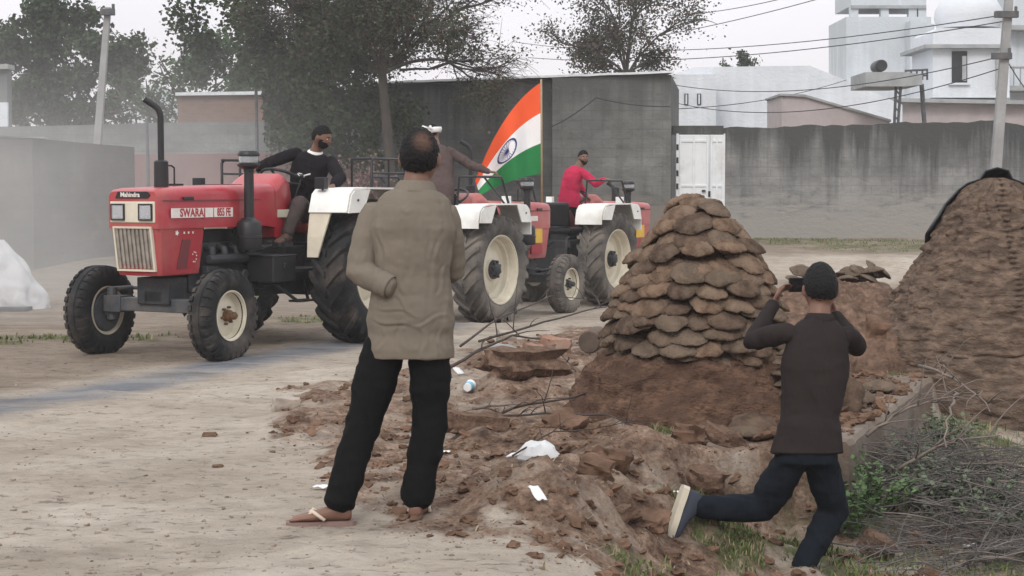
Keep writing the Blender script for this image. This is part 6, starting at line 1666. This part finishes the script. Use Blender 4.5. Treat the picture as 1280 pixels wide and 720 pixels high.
# ------------------------------------------------------------------ poles, wires, sack
M_pole = mat('concrete_pole', (0.27, 0.27, 0.268), .9, .15, 3, .4, 20); M_wire = mat('cable_black', (0.03, 0.03, 0.033), .7, .1, 5, 0)
def pole(x0, y0, x1, y1, d, w, label, extra=True):
    a, b = P(x0, y0, d), P(x1, y1, d); dr = (b - a) / (b.z - a.z); a = a - dr * (a.z + .3); t = thing('utility_pole', label, 'pole', (a.x, a.y, 0)); o = V((a.x, a.y, 0))
    mb = MB(); secs = []
    for k in range(9):
        p = a.lerp(b, k / 8) - o; ww = w * lerp(1.25, .8, k / 8) / 2
        secs.append([p + V((-ww, -ww * .8, 0)), p + V((ww, -ww * .8, 0)), p + V((ww, ww * .8, 0)), p + V((-ww, ww * .8, 0))])
    mb.loft(secs); mb.build('shaft', M_pole, t, 20, .015)
    if extra:
        for px, py, sx in extra:
            p = P(px, py, d - .12) - o; mb = MB(); mb.box(p, (sx, .12, .14)); mb.tube([p + V((sx * .4, 0, .05)), p + V((sx * .4, 0, .17))], .035, 8); mb.build('bracket', M_iron2, t, 0, .01)
    return t
pole(1244, 220, 1264, -40, 36, .20, 'concrete utility pole leaning right in front of the grey wall', [(1258, 18, .5), (1252, 70, .42)])
pole(122, 178, 135, 9, 36, .16, 'concrete utility pole before the dark tree at the left', [(134.5, 15, .3)])
for px, t, d, lab in ((183.5, 148, 37.5, 'thin dark post before the long pale wall'), (320, 112, 37, 'thin dark pole standing before the brick house')):
    a = P(px, t, d); mb = MB(); mb.tube([(a.x, d, -.3), (a.x + .02, d, 1), (a.x, d, a.z)], [.05, .045, .035], 8); tag(mb.build('post', M_iron2, None, 180), lab, 'post')
def cable(a, b, sag, label, r=.012):
    a, b = V(a), V(b); pts = []
    for i in range(25):
        t = i / 24; p = a.lerp(b, t); p.z -= sag * 4 * t * (1 - t); pts.append(p)
    mb = MB(); mb.tube(pts, r, 5); tag(mb.build('power_cable', M_wire, None, 180), label, 'cable', 'power cables across the sky')
pt = P(1258, 18, 36); pm = P(1253, 70, 36)
cable(pt, P(640, 52, 70), .55, 'highest cable from the top of the right pole, over the white tower')
cable(pt + V((.1, 0, -.12)), P(660, 72, 60), .4, 'second cable from the top of the right pole down toward the bare tree')
cable(P(1120, -30, 40), P(700, 60, 64), .3, 'steep cable crossing the sky right of the pink-leaved tree')
cable(P(1010, -10, 45), P(820, 20, 60), .15, 'short cable entering the sky from the top edge')
cable(pm, P(842, 106, 55.5), .45, 'cable from the middle of the right pole along the white house')
cable(pm + V((0, 0, -.25)), P(842, 128, 55), .6, 'lower cable from the right pole sagging before the white house')
cable(P(1300, 130, 37), pm + V((.05, .1, .05)), .1, 'short cable from the right pole out of the right edge')
cable(P(1058, 100, 58), P(640, 128, 38.4), .5, 'thin cable slung low across the pale end of the shed')
cable(P(120, 12, 36), P(225, 100, 70), .5, 'cable between the left pole and the far houses')
cable(P(690, 158, 38.3), P(745, 122, 38.4), .05, 'slanting cable fixed on the shed wall above the flag', .014)
cable(P(745, 122, 38.4), P(838, 133, 38.2), .06, 'nearly level cable on the pale end of the shed', .012)
# white sack
sp_ = P(8, 356, 24.0); zs = ground_z(sp_.x, sp_.y, False)
mb = MB(); n = 48; secs = []
for j in range(31):
    t = j / 30; w = lerp(.62, .10, t ** 1.15) * (1 + .16 * math.sin(t * 3.1)); s = []
    for i in range(n):
        a = 2 * math.pi * i / n; q = V((math.cos(a) * 1.4, math.sin(a) * 1.4, t * 2.2))
        f = 1 + .16 * noise.fractal(q * 1.4, .9, 2, 3) + .22 * (.4 - abs(noise.noise(V((math.cos(a) * 2.4, math.sin(a) * 2.4, t * 3.2 + 2))))) * (.4 + t) 
        s.append(V((math.cos(a) * w * f - .12 * t, math.sin(a) * w * .62 * f, t * 1.02 + .02 * noise.noise(q * 3))))
    secs.append(s)
mb.loft(secs)
M_sack = mat('white_woven_sack', (0.52, 0.52, 0.53), .7, .08, 4, .3, 40, col2=(.30, .27, .25), lo=.55, hi=.8)
sk = mb.build('sack', M_sack, None, 180, loc=(sp_.x - .02, sp_.y, zs - .03)); tag(sk, 'big white plastic sack slumped against nothing at the left edge, grey with dirt below', 'sack')
sk['label'] = 'big white plastic sack standing at the left edge before the dusty wall'
p = P(18, 357, 23.6); mb = MB(); mb.box((0, 0, 0), (.42, .3, .06)); o = mb.build('dark_board', M_iron2, None, 0, .01, loc=(p.x, p.y, ground_z(p.x, p.y) + .03)); tag(o, 'dark flat board lying at the foot of the white sack', 'board')

# ------------------------------------------------------------------ trees
M_bark = mat('grey_bark', (0.055, 0.045, 0.038), .95, .35, 6, .8, 20, .02, stretch=(1, 1, .3))
def leaf_mat(name, col, var=.4):
    m = mat(name, col, .8, var, .9, 0, spec=.2); return m
M_lf1 = leaf_mat('dark_green_leaves', (0.030, 0.050, 0.020)); M_lf2 = leaf_mat('acacia_leaves', (0.045, 0.058, 0.030)); M_lf3 = leaf_mat('dry_pinkish_leaves', (0.085, 0.062, 0.045)); M_lf4 = leaf_mat('mid_green_leaves', (0.045, 0.08, 0.03))
BKEEP = None
def grow(mb, tips, p, d, L, r, lev, rg, up=.15, spread=.75, nch=(3, 4), shrink=.68, curl=.25, maxlev=4, joints=None):
    n = 6; pts = [p]; dd = d.normalized()
    if BKEEP and lev > 0 and not (BKEEP(p) and BKEEP(p + dd * L)): return
    for i in range(n):
        dd = (dd + V((rg.gauss(0, curl), rg.gauss(0, curl), rg.gauss(up * .3, curl * .7))) * .35).normalized(); pts.append(pts[-1] + dd * L / n)
    mb.tube(pts, [max(.004, r * (1 - .5 * i / n)) for i in range(n + 1)], 8 if lev < 2 else 5 if lev < 3 else 4, 0, False)
    if lev >= maxlev - 1: tips.extend(pts[2:])
    if lev >= maxlev: return
    k = rg.randrange(nch[0], nch[1] + 1)
    for j in range(k):
        i = n if j == 0 else rg.randrange(2, n + 1)
        ax = V((rg.gauss(0, 1), rg.gauss(0, 1), rg.gauss(0, .5))).normalized()
        nd_ = (dd * (1 - spread * .5) + ax * spread + V((0, 0, up))).normalized()
        grow(mb, tips, pts[i], nd_, L * shrink * rg.uniform(.75, 1.2), r * (.62 if j else .7), lev + 1, rg, up, spread, nch, shrink, curl, maxlev)
def leaves(mb, tips, n, sig, size, rg, flat=1.0, droop=0.0, keep=None, two=0.0):
    for k in range(n):
        c = tips[rg.randrange(len(tips))] + V((rg.gauss(0, sig), rg.gauss(0, sig), rg.gauss(0, sig * flat) - droop * rg.random()))
        if keep and not keep(c): continue
        l = size * rg.uniform(.6, 1.4); a = V((rg.gauss(0, 1), rg.gauss(0, 1), rg.gauss(-.2, .7))).normalized(); b = a.cross(V((rg.gauss(0, 1), rg.gauss(0, 1), rg.gauss(0, 1)))).normalized() * l * .36
        mb.add([c, c + a * l * .45 + b, c + a * l, c + a * l * .45 - b], [(0, 1, 2, 3)], 1 if rg.random() < two else 0)
def tree(label, base, stems, lm, seed, nleaf, sig, size, group=None, maxlev=4, name='tree', keep=None, clump=None, **kw):
    global BKEEP
    rg = random.Random(seed); t = thing(name, label, 'tree', base, 0, group); mb = MB(); tips = []; BKEEP = keep if name == 'dense_tree' else None
    for d, L, r, st in stems: grow(mb, tips, V(st), V(d), L, r, 0, rg, maxlev=maxlev, **kw)
    BKEEP = None
    if keep: tips = [p for p in tips if keep(p)] or tips
    lf = MB()
    leaves(lf, tips, nleaf, sig, size, rg, keep=keep, two=.3)
    if clump:
        for (c, rad, n_) in clump:
            for k in range(n_):
                d = V((rg.gauss(0, 1), rg.gauss(0, 1), rg.gauss(0, 1))).normalized() * rad * rg.random() ** .45
                q = V(c) + V((d.x, d.y, d.z * .85)) + V((rg.gauss(0, .12), rg.gauss(0, .12), rg.gauss(0, .12)))
                if noise.noise(q * 1.3 + V((seed, 0, 0))) < -.06: continue
                if keep and name == 'dense_tree' and not keep(q): continue
                l = size * rg.uniform(.6, 1.5); a = V((rg.gauss(0, 1), rg.gauss(0, 1), rg.gauss(-.3, .7))).normalized(); b = a.cross(V((rg.gauss(0, 1), rg.gauss(0, 1), rg.gauss(0, 1)))).normalized() * l * .4
                lf.add([q, q + a * l * .45 + b, q + a * l, q + a * l * .45 - b], [(0, 1, 2, 3)], 1 if rg.random() < .3 else 0)
    mb.build('trunk', M_bark, t, 180, fix=False); lf.build('crown', lm, t, 0, fix=False)
    return t
def loc(px, py, d, base): return P(px, py, d) - V(base)
def seen(p): return 640 + p.x / p.y * FPX, 235 - (p.z - CAM_H) / p.y * FPX
# big acacia in front of the shed
b0 = V((P(487, 300, 36).x, 36, .25))
fk = loc(478, 92, 36, b0)
rg0 = random.Random(4)
t = thing('acacia_tree', 'big feathery acacia with a forked trunk rising in front of the dark shed', 'tree', b0)
mb = MB(); tips = []
mb.tube([V((0, 0, -.3)), V((.02, 0, .8)), V((.0, .03, 1.9)), fk * .92 + V((0, .05, 0)), fk], [.14, .12, .11, .10, .095], 10, 0, False)
for tgt, r in (((560, -20), .075), ((400, 60), .04), ((440, 20), .05), ((520, 20), .05), ((590, 70), .03), ((330, 30), .05), ((452, -30), .085), ((415, 40), .06), ((610, 35), .05), ((505, -60), .06), ((350, -10), .06), ((540, 60), .035), ((640, -20), .045)):
    e = loc(tgt[0], tgt[1], 36 + rg0.uniform(-2.0, 2.0), b0); st = fk if r > .04 else fk.lerp(e, .2)
    grow(mb, tips, st, (e - fk), (e - fk).length * .62, r, 1, rg0, up=.05, spread=.62, nch=(3, 4), shrink=.60, curl=.35, maxlev=4)
lf = MB()
dens = lambda c: (noise.noise((c + b0) * .9) > -.18 + .30 * sm(-.2, 2.6, c.x)) 
leaves(lf, tips, 52000, .25, .062, rg0, keep=dens, two=.3)
for k in range(2200):
    c = tips[rg0.randrange(len(tips))]; d = V((rg0.gauss(.3, .7), rg0.gauss(0, .7), rg0.gauss(-.1, .35))).normalized() * rg0.uniform(.3, .9)
    mb.tube([c, c + d * .5 + V((0, 0, .04)), c + d], [.007, .005, .003], 3, 0, False)
mb.build('trunk', M_bark, t, 180, fix=False); lf.build('crown', [M_lf2, M_lf3], t, 0, fix=False)
# dense tree left of it, crown hanging low before the wall
b1 = V((P(385, 300, 37.0).x, 37.0, .25))
cl = [(loc(px, py, 37.0 + dy, b1), rad, n_) for px, py, dy, rad, n_ in ((300, 30, 0, 1.0, 3600), (370, 20, .5, 1.1, 4200), (420, 70, -.3, 1.0, 4200), (345, 90, .2, 1.0, 4200), (455, 140, 0, .85, 3000), (390, 140, -.4, .95, 3800), (330, 140, .3, .6, 1500), (470, 200, -.2, .6, 1500), (410, 190, .3, .65, 1700), (260, 70, .4, .65, 1300), (440, 20, .3, .9, 2400), (500, 150, .2, .55, 1300), (240, 20, 0, .7, 900), (455, 235, 0, .5, 900))]
tree('dark dense tree whose crown hangs low between the brick house and the acacia trunk', b1, [((-.1, 0, 1), 2.2, .16, (0, 0, -.2)), ((.3, .1, 1), 2.0, .11, (.1, 0, .6))], [M_lf1, M_lf2], 8, 7000, .25, .10, None, 4, 'dense_tree', lambda c: not (seen(c + b1)[0] < 332 and seen(c + b1)[1] > 108) and not (seen(c + b1)[1] > 215), cl, shrink=.62)
# greener tree behind the brick house
b2 = V((P(262, 300, 52).x, 52, .3))
cl = [(loc(px, py, 52, b2), rad, n_) for px, py, rad, n_ in ((245, 90, .75, 1700), (275, 70, .9, 2200), (230, 115, .5, 800), (300, 100, .9, 1800), (250, 55, .5, 700))]
tree('mid green tree peeping over the brick house', b2, [((0, 0, 1), 2.6, .14, (0, 0, -.2))], [M_lf4, M_lf1], 12, 1500, .25, .13, None, 3, 'leafy_tree', None, cl)
# left dark tree
b3 = V((P(88, 300, 56).x, 56, .3))
cl = [(loc(px, py, 56 + dy, b3), rad, n_) for px, py, dy, rad, n_ in ((30, 60, 0, 1.15, 4200), (75, 35, .5, 1.0, 3400), (115, 60, 0, 1.0, 3600), (160, 75, .3, .75, 2100), (150, 110, 0, .7, 1900), (60, 105, 0, 1.1, 3800), (110, 115, -.5, .9, 3000), (20, 115, 0, 1.0, 3000), (55, 10, 0, .75, 1500), (-20, 70, 0, 1.2, 2500), (172, 60, 0, .45, 800), (80, 145, 0, .8, 1800), (105, 20, 0, .5, 900))]
tree('dark round-crowned tree behind the left pole', b3, [((.25, 0, 1), 2.8, .16, (.2, 0, -.2)), ((-.3, 0, 1), 2.8, .16, (-.4, 0, -.2))], [M_lf1, M_lf2], 15, 3000, .3, .15, None, 4, 'round_tree', None, cl)
# sparse pink-leaved tree behind the shed
b4 = V((P(783, 300, 50).x, 50, .3))
rg4 = random.Random(31); t = thing('sparse_tree', 'thin-crowned tree with dry pinkish leaves behind the shed', 'tree', b4); mb = MB(); tips = []
fk = loc(783, 95, 50, b4)
mb.tube([V((0, 0, -.3)), fk * .5 + V((.06, 0, 0)), fk], [.14, .11, .09], 8, 0, False)
for tgt in ((760, -30), (800, -25), (725, 20), (845, 15), (740, 60), (828, 55), (782, -10), (715, 55), (770, 40)):
    e = loc(tgt[0], tgt[1], 50 + rg4.uniform(-1.2, 1.2), b4); grow(mb, tips, fk.lerp(e, .05), e - fk, (e - fk).length * .6, .045, 1, rg4, up=.08, spread=.6, shrink=.58, curl=.3, maxlev=4)
lf = MB(); leaves(lf, tips, 17000, .24, .08, rg4, two=.45, keep=lambda c: noise.noise((c + b4) * 1.2) > -.2); mb.build('trunk', M_bark, t, 180, fix=False); lf.build('crown', [M_lf3, M_lf2], t, 0, fix=False)
# small round tree top over the white house
b5 = V((P(922, 250, 74).x, 74, .3))
cl = [(loc(px, py, 74, b5), rad, n_) for px, py, rad, n_ in ((922, 74, .42, 900), (914, 78, .3, 400), (930, 78, .3, 400))]
tree('small round treetop peeping over the white house', b5, [((0, 0, 1), 4.6, .10, (0, 0, -.2))], [M_lf1, M_lf2], 18, 100, .1, .12, None, 1, 'small_tree', lambda p: p.z > 4.6, cl)
# bare pinkish bush against the wall behind the first driver
b6 = V((P(425, 260, 35).x, 35, .15)); rg6 = random.Random(9)
t = thing('bush', 'dry pinkish-brown bush before the wall, right of the front driver', 'bush', b6); mb = MB(); lf = MB(); tips = []
for k in range(9): grow(mb, tips, V((rg6.gauss(0, .1), rg6.gauss(0, .1), -.1)), V((rg6.gauss(0, .45), rg6.gauss(0, .4), 1)), 1.05, .02, 2, rg6, maxlev=4, spread=.5, nch=(2, 3))
leaves(lf, tips, 1500, .10, .07, rg6); mb.build('stem', M_bark, t, 180, fix=False); lf.build('foliage', leaf_mat('dry_pink_leaves', (.20, .12, .11)), t, 0, fix=False)
# ------------------------------------------------------------------ air, sky, light, camera
def haze_box(name, lo, hi, dens, col, noise_fn=None, aniso=.2):
    mb = MB(); lo, hi = V(lo), V(hi); mb.box((lo + hi) / 2, hi - lo)
    m = bpy.data.materials.new(name + '_air'); m.use_nodes = True; nt = m.node_tree; nt.nodes.remove(nt.nodes['Principled BSDF'])
    v = nd(nt, 'ShaderNodeVolumePrincipled'); v.inputs['Color'].default_value = c4(col); v.inputs['Density'].default_value = dens; v.inputs['Anisotropy'].default_value = aniso
    nt.links.new(v.outputs[0], nt.nodes['Material Output'].inputs['Volume'])
    o = mb.build(name, m, None, 0); return o, m, v
hz, _, _ = haze_box('haze', (-134, -34, -2), (134, 215, 16), HAZE, (.86, .86, .88))
tag(hz, kind='stuff')

w = bpy.data.worlds.new('World'); S.world = w; w.use_nodes = True; nt = w.node_tree; L = nt.links
bg = nt.nodes['Background']; sky = nd(nt, 'ShaderNodeTexSky', sky_type='NISHITA'); sky.sun_disc = False
SUN_EL, SUN_ROT = R(38), R(200)
sky.sun_elevation = SUN_EL; sky.sun_rotation = SUN_ROT; sky.dust_density = 3.0; sky.air_density = 1.0; sky.ozone_density = 1.0
bw = nd(nt, 'ShaderNodeRGBToBW'); L.new(sky.outputs[0], bw.inputs[0])
# an even overcast: the clear sky's light spread into pale cloud, faintly warm toward the horizon
tc = nd(nt, 'ShaderNodeTexCoord'); sp = nd(nt, 'ShaderNodeSeparateXYZ'); L.new(tc.outputs['Generated'], sp.inputs[0])
rp = nt.nodes.new('ShaderNodeValToRGB'); L.new(sp.outputs['Z'], rp.inputs[0]); e = rp.color_ramp.elements
e[0].position = 0.0; e[0].color = (7.7, 7.2, 7.6, 1); e[1].position = .6; e[1].color = (12.6, 12.9, 13.2, 1)
cn = nd(nt, 'ShaderNodeTexNoise', Scale=2.5, Detail=5.0); L.new(tc.outputs['Generated'], cn.inputs['Vector'])
cm = nd(nt, 'ShaderNodeMapRange'); cm.inputs['From Min'].default_value = .3; cm.inputs['From Max'].default_value = .7; cm.inputs['To Min'].default_value = .92; cm.inputs['To Max'].default_value = 1.06; L.new(cn.outputs['Fac'], cm.inputs['Value'])
vm = nd(nt, 'ShaderNodeVectorMath', operation='SCALE'); L.new(rp.outputs[0], vm.inputs[0]); L.new(cm.outputs[0], vm.inputs['Scale'])
mx = nt.nodes.new('ShaderNodeMix'); mx.data_type = 'RGBA'; mx.inputs[0].default_value = .85; L.new(sky.outputs[0], mx.inputs[6]); L.new(vm.outputs[0], mx.inputs[7])
L.new(mx.outputs[2], bg.inputs['Color']); bg.inputs['Strength'].default_value = SKY

sd = bpy.data.lights.new('sun', 'SUN'); sd.energy = SUN; sd.angle = R(18); sd.color = (1.0, .95, .9)
so = bpy.data.objects.new('sun', sd); COL.objects.link(so)
az = SUN_ROT     # sky rotation is measured from +Y toward +X
dirv = V((math.sin(az) * math.cos(SUN_EL), math.cos(az) * math.cos(SUN_EL), math.sin(SUN_EL)))
so.rotation_euler = (-dirv).to_track_quat('-Z', 'Y').to_euler()
cd = bpy.data.cameras.new('camera'); cam = bpy.data.objects.new('camera', cd); COL.objects.link(cam)
cd.sensor_width = 36; cd.lens = 36 * FPX / 1280; cd.clip_end = 600; cd.clip_start = .1
cam.location = (0, 0, CAM_H); cam.rotation_euler = (R(90) - PITCH, 0, 0); S.camera = cam
S.view_settings.view_transform = 'Standard'; S.view_settings.look = 'None'; S.view_settings.exposure = EXPO; S.view_settings.gamma = 1
S.view_settings.use_curve_mapping = False
S.cycles.volume_bounces = 1; S.cycles.max_bounces = 6; S.cycles.use_denoising = True
# driven-up dust behind the front tractor: thickest low at the left, thinning upward and to the right
def dust(name, lo, hi, dens, col):
    o, m, v = haze_box(name, lo, hi, dens, col)
    nt = m.node_tree; L = nt.links
    tc = nd(nt, 'ShaderNodeTexCoord'); sp = nd(nt, 'ShaderNodeSeparateXYZ'); L.new(tc.outputs['Generated'], sp.inputs[0])
    n = nd(nt, 'ShaderNodeTexNoise', Scale=.33, Detail=2.0); L.new(tc.outputs['Object'], n.inputs['Vector'])
    def mr(sock, a, b, c=0.0, d=1.0):
        q = nd(nt, 'ShaderNodeMapRange', interpolation_type='SMOOTHSTEP'); L.new(sock, q.inputs['Value'])
        for k, x in zip(('From Min', 'From Max', 'To Min', 'To Max'), (a, b, c, d)): q.inputs[k].default_value = x
        return q.outputs[0]
    def mul(a, b):
        q = nd(nt, 'ShaderNodeMath', operation='MULTIPLY'); L.new(a, q.inputs[0])
        if hasattr(b, 'links'): L.new(b, q.inputs[1])
        else: q.inputs[1].default_value = b
        return q.outputs[0]
    f = mul(mr(sp.outputs['Z'], 1.0, .1), mul(mr(sp.outputs['X'], .85, .3), mr(sp.outputs['X'], 0, .12)))
    f = mul(f, mul(mr(sp.outputs['Y'], 0, .3), mr(sp.outputs['Y'], 1, .7)))
    f = mul(f, mr(n.outputs['Fac'], .36, .62, .25, 1.0))
    L.new(mul(f, dens), v.inputs['Density'])
    return tag(o, 'drifting dust thrown up behind the front tractor at the left', 'dust', None, 'stuff')
dust('dust_cloud', (-16, 17.8, -.6), (2.5, 31, 4.6), DUST, (.93, .92, .90))
